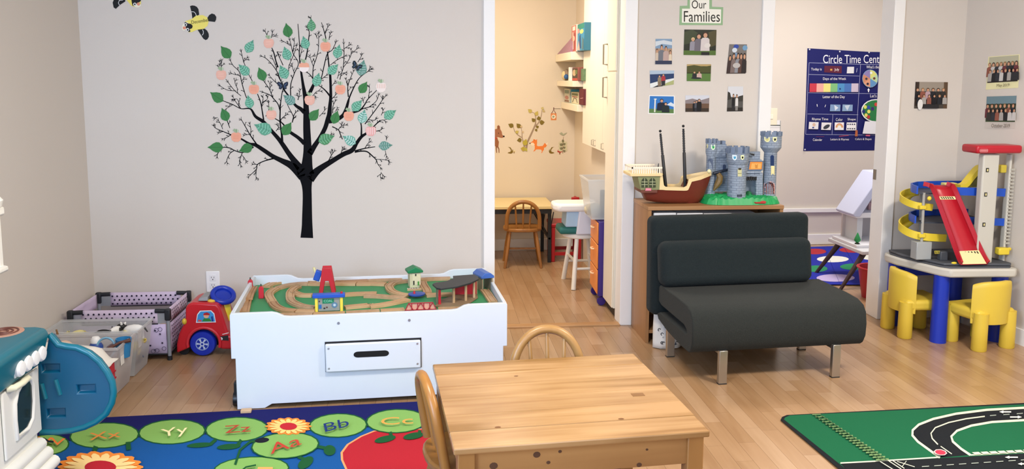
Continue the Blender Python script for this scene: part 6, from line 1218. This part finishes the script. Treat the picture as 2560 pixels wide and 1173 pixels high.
decal('fox_decal', 'orange fox decal walking on the nook wall', [('p', N((740, 848), (800, 800), (815, 760), (835, 775), (860, 785), (880, 765), (882, 830), (875, 890), (900, 905), (990, 900), (1010, 870), (1030, 840), (1050, 860), (1075, 885), (1050, 925), (1015, 935), (1015, 975), (990, 1000), (985, 1025), (960, 1042), (975, 1000), (960, 970), (900, 965), (855, 970), (845, 995), (805, 1008), (835, 960), (835, 900), (820, 855), (800, 830)), '#e8823c'), ('p', N((745, 852), (800, 832), (838, 870), (800, 900), (765, 885)), '#f0dcc2'), ('p', N((1050, 860), (1098, 825), (1075, 888)), '#f3e2cc'), ne(742, 848, 12, 12, 0, '#1c1412'), ('p', N((820, 790), (828, 775), (835, 795)), '#8a4a26')])
decal('birdhouse_decal', 'hanging birdhouse decal under the lowest shelf', [('p', N((1148, 262), (1260, 262), (1258, 396), (1150, 396)), '#d98a52'), ne(1204, 328, 42, 42, 0, '#f0e3cc'), ne(1200, 328, 24, 20, -30, '#9aa58a'), ('l', N((1165, 262), (1206, 190), (1245, 262)), 1.6, '#6e2c1c'), ('l', N((1206, 145), (1206, 195)), 1.6, '#5a2418'), ('l', N((1206, 172), (1345, 172)), .9, '#5a4636')])
for u, l in ((360, 'left grass tuft decal between deer and sapling'), (1165, 'right grass tuft decal beside the fox')):
    s_ = 1 if u < 800 else -1
    f = lambda *P: N(*[(u+s_*x, y) for x, y in P])
    decal('grass_decal', l, [('p', f((-58, 1035), (-30, 1020), (0, 1015), (10, 980), (-20, 935), (-52, 918), (0, 925), (25, 965), (30, 1000), (45, 960), (55, 1000), (45, 1035), (10, 1052), (-30, 1045)), '#7a6420')]+([ne(435, 1005, 25, 24, 0, '#e0d3a8'), ('l', N((432, 1005), (430, 1045)), 2, '#8a6a3a')] if u < 800 else []))
its = [('l', N((1382, 1045), (1386, 900), (1386, 800), (1400, 720)), [1.6, .8], '#8c6a4c')]
its += [ne(1340+((i % 2)*90), 850+i//2*60, 42, 40, 20, '#cfc9a8') for i in range(6)]+[lf(u, v, u2, v2, '#7d7a5c', .5) for u, v, u2, v2 in ((1320, 855, 1380, 890), (1440, 845, 1392, 880), (1320, 935, 1380, 960), (1440, 915, 1392, 945), (1440, 985, 1392, 1010))]+[ne(1387, 802, 20, 28, 0, '#77744e'), ('p', N((1315, 655), (1360, 630), (1395, 665), (1470, 632), (1440, 665), (1400, 695), (1360, 685)), '#a9ad92')]
decal('fern_decal', 'pale fern and bird decal at the right of the nook wall', its)
decal('mushroom_decal', 'red mushroom decal beneath the pale fern', [('p', N((1275, 1015), (1285, 980), (1325, 965), (1365, 980), (1375, 1015), (1325, 1035)), '#b23a28'), ('p', N((1312, 1030), (1338, 1030), (1336, 1066), (1316, 1066)), '#8c5a3c'), ne(1302, 990, 9, 7, 0, '#f2dccb'), ne(1345, 998, 9, 7, 0, '#f2dccb')])
# ================================================================== playroom behind the second doorway
YB = 6.92
W5 = lambda u, v: (1900+u/2.933, v/2.933)
wp_ = lambda *P: [W5(*q) for q in P]
def wb(s, u0, v0, u1, v1, cl): a, b = W5(u0, v0), W5(u1, v1); return ('b', s, a[0], a[1], b[0], b[1], cl)
CHN, LN = '#131860', '#b9bfe0'
it = [('p', wp_((348, 354), (590, 368), (800, 380), (1085, 385), (1040, 1100), (850, 1103), (318, 1108), (335, 800)), CHN), wb('Circle Time Center', 463, 402, 926, 464, '#f2f2f6'),
      ('l', wp_((360, 460), (740, 472), (1075, 478)), .8, LN), ('l', wp_((358, 546), (728, 558)), .8, LN), ('l', wp_((354, 680), (724, 686), (1060, 690)), .8, LN), ('l', wp_((349, 836), (720, 842)), .8, LN), ('l', wp_((335, 985), (710, 990), (1040, 992)), .8, LN), ('l', wp_((360, 460), (335, 985)), .8, LN), ('l', wp_((738, 472), (706, 990)), .8, LN), ('l', wp_((534, 840), (528, 988)), .8, LN),
      wb('Today is', 375, 498, 452, 522, '#f2f2f6'), ('p', wp_((472, 482), (600, 485), (598, 538), (470, 530)), '#5c1f38'), ('p', wp_((515, 505), (530, 505), (530, 518), (515, 518)), '#d8a44a'), wb('July', 546, 500, 580, 524, '#f2f2f6'), ('p', wp_((640, 490), (690, 490), (688, 538), (636, 538)), '#dcdde2'), ('l', wp_((712, 500), (708, 530)), 1, '#c9d0ea'),
      wb("What's the Weather?", 780, 480, 960, 502, '#f2f2f6'), wb('Days of the Week', 462, 568, 632, 592, '#f2f2f6'), wb('Letter of the Day', 460, 700, 622, 726, '#f2f2f6'), wb('Rhyme Time', 382, 864, 500, 888, '#f2f2f6'), wb('Color', 556, 866, 606, 888, '#f2f2f6'), wb('Shape', 642, 866, 702, 888, '#f2f2f6'), wb("Let's Count", 808, 692, 930, 714, '#f2f2f6'), wb('Calendar', 388, 1016, 456, 1034, '#f2f2f6'), wb('Letters & Rhymes', 517, 1014, 652, 1034, '#f2f2f6'), wb('Colors & Shapes', 698, 1012, 818, 1032, '#f2f2f6')]
for i, cl in enumerate(('#c23a4a', '#e6a79c', '#e6dd84', '#7fbb7e', '#4f8fc4', '#4a74b8', '#c9bccf')): it.append(('p', wp_((365+i*51, 612), (416+i*51, 612), (414+i*51, 675), (363+i*51, 675)), cl))
it += [('e',)+W5(587, 652)+(2, 2.4, 0, '#22356f'), ('l', wp_((418, 764), (420, 782)), 1.6, '#e8eaf2'), ('l', wp_((482, 768), (475, 786)), 1.2, '#e8eaf2'), ('p', wp_((516, 766), (590, 768), (588, 816), (512, 816)), '#7f9cc4'), ('p', wp_((545, 770), (575, 790), (550, 812)), '#d9e4f0'), ('p', wp_((606, 766), (680, 768), (678, 815), (602, 816)), '#86a3c6'), ('p', wp_((620, 775), (660, 770), (640, 812)), '#c8d6e6'),
       ('p', wp_((360, 894), (430, 896), (426, 948), (356, 946)), '#e4e2e6'), ('e',)+W5(396, 915)+(4, 4.4, 0, '#d8b9a4'), ('e',)+W5(390, 936)+(2.6, 2, 0, '#3a4a8a'), ('p', wp_((452, 898), (524, 900), (518, 954), (448, 952)), '#e4e2e6'), ('e',)+W5(488, 930)+(9, 4.5, -30, '#3a3d48'), ('p', wp_((548, 898), (616, 898), (614, 954), (546, 954)), '#efeff2'), ('l', wp_(*[(582+24*math.cos(a), 936-28*math.sin(a)) for a in [math.pi*k/8 for k in range(9)]]), 2.6, '#d98a6a'), ('l', wp_(*[(582+17*math.cos(a), 936-20*math.sin(a)) for a in [math.pi*k/8 for k in range(9)]]), 2, '#e0c46a'), ('p', wp_((636, 898), (706, 898), (704, 956), (632, 956)), '#efeff2')]
it += [('e',)+W5(645+i*16, 912+j*32)+(1.8, 1.8, 0, '#3b3f57') for i in range(4) for j in range(2)]
it += [('e',)+W5(808, 576)+(20, 22.5, 0, '#7fa3c4')]
for k, cl in enumerate(('#d8d87c', '#b9d2a4', '#5f93c4', '#d99a7c', '#c98a6a', '#8a7fb4')):
    a0, a1 = math.radians(60*k-90), math.radians(60*k-30); it.append(('p', [W5(808, 576)]+[(W5(808, 576)[0]+19*math.cos(a), W5(808, 576)[1]+21.5*math.sin(a)) for a in (a0, (a0+a1)/2, a1)], cl))
it += [('e',)+W5(u, v)+(3, 3, 0, cl) for u, v, cl in ((780, 578, '#3a3a48'), (838, 575, '#6a3a28'), (790, 615, '#2a2438'), (815, 535, '#e6f0f2'))]+[('p', wp_((796, 646), (806, 662), (800, 662), (800, 676), (792, 676), (792, 662), (786, 662)), '#f0f0f4')]
it += [('e',)+W5(850, 812)+(37, 29, 0, '#e6e8ee'), ('e',)+W5(850, 812)+(34, 26.5, 0, '#2a7a44'), ('p', wp_((770, 890), (930, 890), (945, 985), (752, 980)), '#e4e6ec')]+[('e',)+W5(u, v)+(4, 4.6, 0, cl) for u, v, cl in ((772, 785, '#d9dc6c'), (797, 788, '#2d4fa8'), (825, 798, '#3a2c6c'), (798, 818, '#e2e06c'), (778, 845, '#e0d86a'), (796, 858, '#b83a3a'), (760, 818, '#1f2f6c'), (850, 766, '#c8443a'))]
it += [('l', wp_((412, 1002), (470, 1002)), .8, '#8a3048'), ('l', wp_((580, 1000), (650, 993)), 1.4, '#b8404c'), ('p', wp_((700, 955), (716, 955), (716, 1000), (696, 1000)), '#b0623c'), ('p', wp_((775, 988), (808, 988), (806, 1000), (775, 998)), '#c85a78')]
it += [('e',)+W5(u, v)+(2, 2, 0, '#c9ccd8') for u, v in ((364, 362), (585, 378), (800, 384), (330, 1097))]
flat('wall_chart', it, onwall(YB), None, base=.003, label='dark blue Circle Time Center wall chart in the far room', cat='wall chart')
flat('calendar', [('p', wp_((60, 880), (152, 882), (150, 1100), (60, 1100)), '#e9e9ea'), ('l', wp_((60, 918), (150, 920)), 2.6, '#55605c'), ('e',)+W5(104, 892)+(2.8, 3.4, 0, '#b8402e'), ('l', wp_((104, 900), (103, 912)), 1, '#a83a2a'), ('l', wp_((62, 935), (148, 936)), .8, '#b9babb'), ('l', wp_((150, 884), (148, 1096)), 1, '#6a6f6c')], onwall(YB), None, base=.004, label='white wall calendar partly hidden by the castle tower', cat='calendar')
a = W5(82, 856); p = wl(a[0], a[1], YB); t = thing('light_switch', 'small cream light switch above the calendar', 'switch', (p.x, YB, p.z)); MB().box((-.05, -.008, -.07), (.05, 0, .07)).build('plate', mat('#eee8cf', .4), t, 20, bevel=.003); MB().box((-.012, -.014, -.02), (.012, -.008, .02)).build('rocker', mat('#f4efdc', .4), t, 20, bevel=.002)
# dotted rug
it = [('p', [(1930, 622), (2003, 618), (2130, 614), (2290, 610), (2330, 700), (2165, 712), (2020, 711), (1930, 711)], '#2530a8')]
for cx, cy, rx, ry, cl in ((2038, 629, 28, 7, '#b5303c'), (2134, 625, 36, 7, '#b5303c'), (2082, 648, 40, 8, '#f0f1ea'), (2178, 643, 26, 7, '#f0f1ea'), (2040, 672, 29, 8.2, '#2e8f62'), (2137, 667, 37, 8.2, '#2e8f62'), (2089, 695, 48, 9.5, '#c3b4e2'), (1990, 650, 36, 8, '#e8b13a'), (1980, 697, 40, 9, '#e06a3a'), (2200, 690, 44, 9, '#e8b13a'), (2225, 662, 34, 8, '#b5303c')): it.append(('e', cx, cy, rx, ry, 0, cl))
for x0_, x1_ in ((2010, 2035), (2060, 2100), (2110, 2165)): it.append(('l', [(x0_, 617), (x1_, 710)], .6, '#1d2890'))
flat('dotted_rug', it, onfloor, None, base=.008, step=.0002, rough=.95, bump=.2, label='blue rug with coloured dots in the far room', cat='rug')
# small table with dark legs, dollhouse on it
t = thing('side_table', 'low white table with dark tapered legs in the far room', 'table', (3.05, 5.60, 0))
MB().box((-.19, -.24, .235), (.36, .26, .262)).build('tabletop', mat('#d9dade', .4), t, 20, bevel=.006)
for bx, by, a, b in ((-.33, -.24, -.14, -.17), (.42, -.26, .30, -.17), (-.28, .24, -.14, .18), (.42, .24, .3, .18)): MB().tube([(a, b, .236), (bx, by, 0)], [.02, .011], 10).build('leg', mat('#3a2325', .45), t)
t = thing('dollhouse', 'white dollhouse with a lavender sloping roof on the low table', 'dollhouse', (3.05, 5.62, .262))
DW = mat('#e6e7ee', .45); DL = mat('#c5cbe6', .45)
MB().box((-.18, -.16, 0), (.34, .2, .022)).build('base', DW, t, 20, bevel=.004)
MB().box((-.10, .0, .022), (-.06, .19, .19)).build('wall_post', mat('#cfd2d8', .5), t, 0); MB().box((.25, .0, .022), (.29, .19, .19)).build('wall_post', mat('#cfd2d8', .5), t, 0)
MB().box((-.12, .17, .022), (.30, .19, .19)).build('back_wall', mat('#c9c2c4', .5), t, 0)
MB().box((-.14, -.05, .19), (.33, .2, .225)).build('upper_floor', DW, t, 20, bevel=.004)
roof = [(-.165, .215), (-.15, .20), (-.11, .20), (.05, .46), (.14, .46), (.30, .20), (.34, .20), (.355, .215), (.17, .50), (.02, .50)]
MB().prism(roof, lambda u, v, w_: Vector((u, -.06+w_, v)), .26).build('roof', DL, t, 20, bevel=.006)
MB().add([(-.07, .19, .225), (.26, .19, .225), (.11, .19, .46), (.07, .19, .46)], [(0, 1, 2, 3)]).build('gable_wall', mat('#8fa3cc', .6), t, 0, solid=.006)
MB().add([(-.02, .18, .225), (.24, .18, .225), (.16, .18, .36), (.08, .18, .40)], [(0, 1, 2, 3)]).build('room_wall', mat('#d9c9c9', .6), t, 0, solid=.004)
MB().box((.02, .08, .225), (.05, .11, .28)).build('little_chair', mat('#c9a3a6', .5), t, 20, bevel=.004)
t = thing('toy_tree', 'small green cone toy tree on the dollhouse corner', 'toy tree', (2.895, 5.50, .285)); MB().lathe([(.016, 0), (.016, .006), (.006, .008)], (0, 0, 0), 12).build('foot', mat('#3b4a3a', .5), t); MB().lathe([(.006, .008), (.02, .02), (.022, .03), (.012, .055), (.002, .078)], (0, 0, 0), 14).build('crown', mat('#1f8f4c', .45), t)
t = thing('red_tub', 'red tub just inside the second doorway', 'tub', (2.86, 5.16, 0)); MB().lathe([(.085, 0), (.115, .19), (.12, .19), (.12, .2), (.108, .2), (.08, .01), (.002, .01)], (0, 0, 0), 24).build('tub', mat('#a8202c', .4), t); MB().tube([(.12*math.cos(a), .12*math.sin(a), .197) for a in [2*math.pi*k/24 for k in range(24)]], .006, 6, close=True).build('rim', mat('#b8242f', .4), t)
# ================================================================== toy garage on its table, right corner
t = thing('garage_table', 'grey play table with blue cylinder legs in the right corner', 'play table', (2.82, 4.38, 0))
GT = [(2.60, 4.62), (2.575, 4.56), (2.585, 4.46), (2.672, 4.195), (2.71, 4.15), (3.06, 4.135), (3.085, 4.16), (3.045, 4.60), (3.03, 4.63)]
MB().prism(GT, lambda u, v, w_: Vector((u, v, .368+w_)), .045).build('rim', mat('#c9c6bd', .5), t, 30, world=True, bevel=.01, seg=3)
gi = [(2.82+(x-2.82)*.93, 4.40+(y-4.40)*.9) for x, y in GT]
MB().prism(gi, lambda u, v, w_: Vector((u, v, .41+w_)), .012).build('playmat_top', mat('#4c4f56', .6, bump=.3, bscale=30), t, 30, world=True, bevel=.004)
BL = mat('#1634b0', .4)
for x, y in ((2.708, 4.225), (2.64, 4.56), (3.0, 4.56), (3.035, 4.22)): MB().cyl((x, y, 0), (x, y, .37), .042, .040, 20).build('leg', BL, t, 40, world=True)
MB().box((2.66, 4.50, .30), (3.0, 4.53, .368)).build('apron', BL, t, 0, world=True)
# yellow moulded chairs
YC_ = mat('#dcbf43', .45, bump=.06, bscale=120)
def ychair(label, loc, rz):
    # faces +y; the back is at -y
    t = thing('yellow_chair', label, 'chair', loc, rz)
    for x, y in ((-.094, -.085), (.094, -.085), (-.094, .10), (.094, .10)): MB().lathe([(.034, 0), (.038, .006), (.037, .12), (.036, .20), (.002, .20)], (x, y, 0), 18).build('leg', YC_, t)
    MB().box((-.125, -.10, .155), (.125, .135, .215)).build('seat', YC_, t, 50, bevel=.02, seg=4)
    ang = [math.radians(a) for a in range(-64, 65, 8)]; mb = MB(); n = len(ang); r0, r1 = .125, .095
    for z, k in ((.14, 1), (.155, 1.01), (.34, 1.02), (.362, 1.0), (.366, .96)):
        for a in ang: mb.v.append(Vector((r0*k*math.sin(a)*1.12, -r0*k*math.cos(a)+.005, z-.02*(abs(a)/1.1)**3*(z > .3))))
    for z, k in ((.366, 1.04), (.362, 1.0), (.34, .98), (.155, .98), (.14, 1.0)):
        for a in ang: mb.v.append(Vector((r1*k*math.sin(a)*1.12, -r1*k*math.cos(a)+.005, z-.02*(abs(a)/1.1)**3*(z > .3))))
    for j in range(10):
        for i in range(n-1): mb.f.append([j*n+i, j*n+i+1, ((j+1) % 10)*n+i+1, ((j+1) % 10)*n+i]); mb.c.append(None)
    mb.f.append([j*n for j in range(10)]); mb.f.append([j*n+n-1 for j in range(10)][::-1]); mb.c += [None, None]
    mb.build('backrest', YC_, t, 50)
    return t
ychair('yellow plastic child chair left of the blue table leg', (2.655, 4.40, 0), -math.pi/2-.03)
ychair('yellow plastic child chair right of the blue table leg', (2.905, 4.165, 0), .22)
# ------------------------------------------------------------------ garage
t = thing('toy_garage', 'toy parking garage with red ramp, yellow spiral and lift tower', 'toy garage', (2.83, 4.38, .422))
g4 = lambda u, v, Y: wl(2230+u/3.555, 350+v/3.555, Y)
z0 = .4225
YL_, BG, RG, GY = mat('#e6cd3c', .4), mat('#1a4fc0', .4), mat('#b4172a', .35), mat('#c5c3ba', .5)
o = [(2.60, 4.58), (2.60, 4.45), (2.70, 4.20), (3.05, 4.165), (3.07, 4.19), (3.03, 4.58)]
MB().prism(o, lambda u, v, w_: Vector((u, v, z0+w_)), .014).build('base_plate', mat('#4b4f57', .55), t, 20, world=True, bevel=.005)
# lift tower
yt = 4.200
for (u0, u1, yy_) in ((800, 893, yt), (985, 1080, yt+.045)):
    a, b = g4(u0-50 if u0 == 800 else u0, 1055, yy_), g4(u1, 1055, yy_); b.z = g4(u1, 125, yy_).z; d = .045 if u0 == 800 else .04
    pl = MB().box((a.x, yy_, z0), (min(b.x, 3.075), yy_+d, b.z)).build('tower_pillar', GY, t, 20, world=True, bevel=.008, seg=3)
    if u0 == 800:
        for u, v in ((848, 268), (833, 485), (817, 753)): q = g4(u, v, yy_-.001); MB().box((q.x-.008, yy_-.0015, q.z-.011), (q.x+.008, yy_, q.z+.011)).build('number_sticker', mat('#2b2a26', .6), pl, 0, world=True); MB().box((q.x-.003, yy_-.0025, q.z-.006), (q.x+.004, yy_-.0015, q.z+.006)).build('number', mat('#d9cf96', .6), pl, 0, world=True)
    else:
        for k in range(22): z_ = a.z+.08+k*.019; MB().box((a.x+.006, yy_-.003, z_), (a.x+.03, yy_+.001, z_+.009)).build('rack_tooth', mat('#b3b1a8', .5), pl, 0, world=True)
a, b = g4(748, 122, yt-.02), g4(1173, 48, yt-.02)
cp_ = MB().box((a.x, yt-.025, a.z), (3.075, yt+.11, b.z)).build('tower_cap', RG, t, 20, world=True, bevel=.012, seg=3)
q = [g4(782, 82, yt-.026), g4(852, 108, yt-.026)]
for (xa, za, xb_, zb2) in ((q[0].x, q[0].z, q[1].x, q[0].z-.002), (q[0].x, q[1].z, q[1].x, q[1].z+.002), (q[0].x, q[1].z, q[0].x+.002, q[0].z), (q[1].x-.002, q[1].z, q[1].x, q[0].z), (q[0].x+.004, (q[0].z+q[1].z)/2-.002, q[1].x-.004, (q[0].z+q[1].z)/2+.002)): MB().box((xa, yt-.0262, min(za, zb2)), (xb_, yt-.0252, max(za, zb2))).build('cap_mark', mat('#e0a0a4', .5), cp_, 0, world=True)
# decks
def deck(vt, vb, name, us=575):
    zt_, zb2 = g4(500, vt, 4.30).z, g4(500, vb, 4.30).z
    fr = [(g4(us, (vt+vb)/2, 4.30).x, 4.30), (g4(805, (vt+vb)/2, 4.27).x, 4.265)]
    wall = [(g4(228, 0, 4.38).x, 4.40), (g4(215, 0, 4.44).x, 4.46), (g4(260, 0, 4.52).x, 4.53), (g4(440, 0, 4.54).x, 4.55), (3.045, 4.55)]
    pts = [(g4(258, 0, 4.32).x, 4.325)]+wall
    MB().tube([(x, y, (zt_+zb2)/2) for x, y in pts], 0, flat=(.008, zt_-zb2)).build(name, BG, t, 0, world=True)
    MB().tube([(x, y, (zt_+zb2)/2-.004) for x, y in fr]+[(g4(1005, (vt+vb)/2, 4.26).x, 4.26, (zt_+zb2)/2-.008)], 0, flat=(.008, zt_-zb2)).build(name, BG, t, 0, world=True)
    MB().prism([(x, y) for x, y in pts]+[(3.045, 4.265), (fr[0][0], 4.30)], lambda u, v, w_: Vector((u, v, zb2+w_)), .006).build('deck_floor', mat('#3b4350', .5), t, 0, world=True)
    return zt_, zb2
zu, zub = deck(415, 485, 'deck_rail'); deck(680, 745, 'deck_rail', 690)
# spiral ramps
def spiral(P, hw, floor_w=.05):
    # outer wall band plus floor, points (u, v_mid, Y)
    pts = resample([g4(u, v, Y) for u, v, Y in P], 26)
    MB().tube(pts, 0, flat=(.007, hw)).build('spiral_wall', YL_, t, 30, world=True)
    ctr = Vector((sum(p.x for p in pts)/len(pts)+.05, 4.43, 0)); mb = MB()
    for p in pts:
        d = Vector((ctr.x-p.x, ctr.y-p.y, 0)).normalized(); mb.v += [p-Vector((0, 0, hw/2)), p-Vector((0, 0, hw/2))+d*floor_w]
    for i in range(len(pts)-1): mb.f.append([2*i, 2*i+1, 2*i+3, 2*i+2]); mb.c.append(None)
    mb.build('spiral_floor', YL_, t, 60, world=True, solid=.004)
spiral([(235, 450, 4.54), (140, 462, 4.54), (85, 485, 4.50), (75, 515, 4.45), (130, 552, 4.39), (210, 580, 4.345), (290, 592, 4.33), (360, 600, 4.33)], .036)
spiral([(260, 668, 4.55), (170, 680, 4.54), (90, 715, 4.50), (62, 760, 4.44), (120, 810, 4.38), (220, 848, 4.335), (340, 865, 4.32), (480, 872, 4.33)], .040)
# support post, clear box
a, b = g4(262, 910, 4.325), g4(285, 470, 4.325); MB().tube([a, b], .008, 10).build('support_post', mat('#a9a8a2', .4), t, world=True)
a, b = g4(245, 880, 4.40), g4(262, 480, 4.40); MB().tube([a, b], .008, 10).build('support_post', mat('#8f9090', .4), t, world=True)
for u, v in ((272, 600), (265, 852)): q = g4(u, v, 4.318); MB().box((q.x-.018, q.y-.008, q.z-.010), (q.x+.018, q.y+.014, q.z+.010)).build('post_clip', YL_, t, 20, world=True, bevel=.003)
a, b = g4(208, 1010, 4.31), g4(350, 905, 4.31); MB().box((a.x, 4.30, z0+.012), (b.x, 4.36, b.z)).build('pump_box', mat('#a3a8aa', .3), t, 20, world=True, bevel=.004)
a, b = g4(425, 1070, 4.27), g4(500, 990, 4.27); MB().box((a.x, 4.265, z0+.012), (b.x, 4.30, b.z)).build('fuel_pump', mat('#474b52', .5), t, 20, world=True, bevel=.006)
# red ramp
T_ = [g4(275, 405, 4.33), g4(330, 420, 4.315), g4(375, 480, 4.285), g4(570, 1010, 4.20), g4(612, 1110, 4.168)]
Tr = [g4(480, 405, 4.33), g4(520, 420, 4.315), g4(565, 480, 4.285), g4(790, 1000, 4.20), g4(850, 1105, 4.168)]
lft, rgt = resample(T_, 16), resample(Tr, 16); mb = MB()
for a, b in zip(lft, rgt): mb.v += [a, b]
for i in range(15): mb.f.append([2*i, 2*i+1, 2*i+3, 2*i+2]); mb.c.append(None)
rp = mb.build('ramp', RG, t, 60, world=True, solid=.006)
for L in (lft, rgt): MB().tube([p+Vector((0, -.004, .010)) for p in L], 0, flat=(.012, .022)).build('ramp_side', RG, rp, 30, world=True)
def onramp(f, g_, h): k = min(int(g_*15), 14); w_ = g_*15-k; a = lft[k].lerp(lft[k+1], w_); b = rgt[k].lerp(rgt[k+1], w_); return a.lerp(b, f)+Vector((0, -.0035-h, .0015+h*.3))
flat('grip_strip', [('p', [(.12, .512), (.88, .512), (.88, .534), (.12, .534)], '#e8dca4')]+[('p', [(x, .515), (x+.05, .515), (x+.09, .531), (x+.04, .531)], '#2a2620') for x in (.2, .3, .4, .5, .6, .7)], onramp, rp)
flat('grip_strip', [('p', [(.05, .738), (.93, .738), (.95, .975), (.06, .975)], '#e8dca4')]+[('p', [(x, .745), (x+.05, .745), (x+.1, .84), (x+.05, .84)], '#2a2620') for x in (.1, .22, .34, .46, .58, .7, .8)], onramp, rp)
q = g4(552, 1095, 4.20); MB().ball(q, (.016, .008, .007)).build('ramp_tab', YL_, t, world=True)
q = g4(332, 520, 4.29); MB().ball(q, (.012, .008, .012)).build('ramp_tab', YL_, t, world=True)
# yellow upper chute and lift car
pts = [g4(585, 412, 4.34), g4(640, 400, 4.34), g4(700, 330, 4.34), g4(770, 250, 4.34), g4(830, 238, 4.34)]
MB().tube(resample(pts, 14), 0, flat=(.05, .022)).build('upper_chute', YL_, t, 30, world=True)
MB().add([g4(660, 420, 4.335), g4(790, 415, 4.335), g4(790, 290, 4.335)], [(0, 1, 2)]).build('chute_support', mat('#6a652c', .5), t, 0, world=True, solid=.02)
q = [g4(450, 408, 4.42), g4(562, 380, 4.42)]; MB().box((q[0].x, 4.40, q[0].z), (q[1].x, 4.44, q[1].z)).build('upper_barrier', mat('#e9dc8a', .45), t, 20, world=True, bevel=.003)
q = g4(975, 985, yt+.03); cr_ = MB().box((q.x-.03, yt+.008, q.z-.02), (q.x+.032, yt+.048, q.z+.018)).build('lift_car', YL_, t, 20, world=True, bevel=.006)
MB().ball(q+Vector((.042, 0, .008)), (.012, .008, .010)).build('crank_handle', YL_, cr_, world=True)
q = g4(985, 255, yt+.04); MB().box((q.x-.016, yt+.03, q.z-.022), (q.x+.016, yt+.06, q.z+.02)).build('lift_stop', mat('#c4b23c', .45), t, 20, world=True, bevel=.004)
flat('caution_sign', [('r', 378, 985, 424, 1012, '#d9c84a')]+[('p', [(384+i*14, 988), (391+i*14, 988), (388+i*14, 1010), (381+i*14, 1010)], '#2a2820') for i in range(3)], lambda x, y, h: g4(x, y, 4.28-h), t)
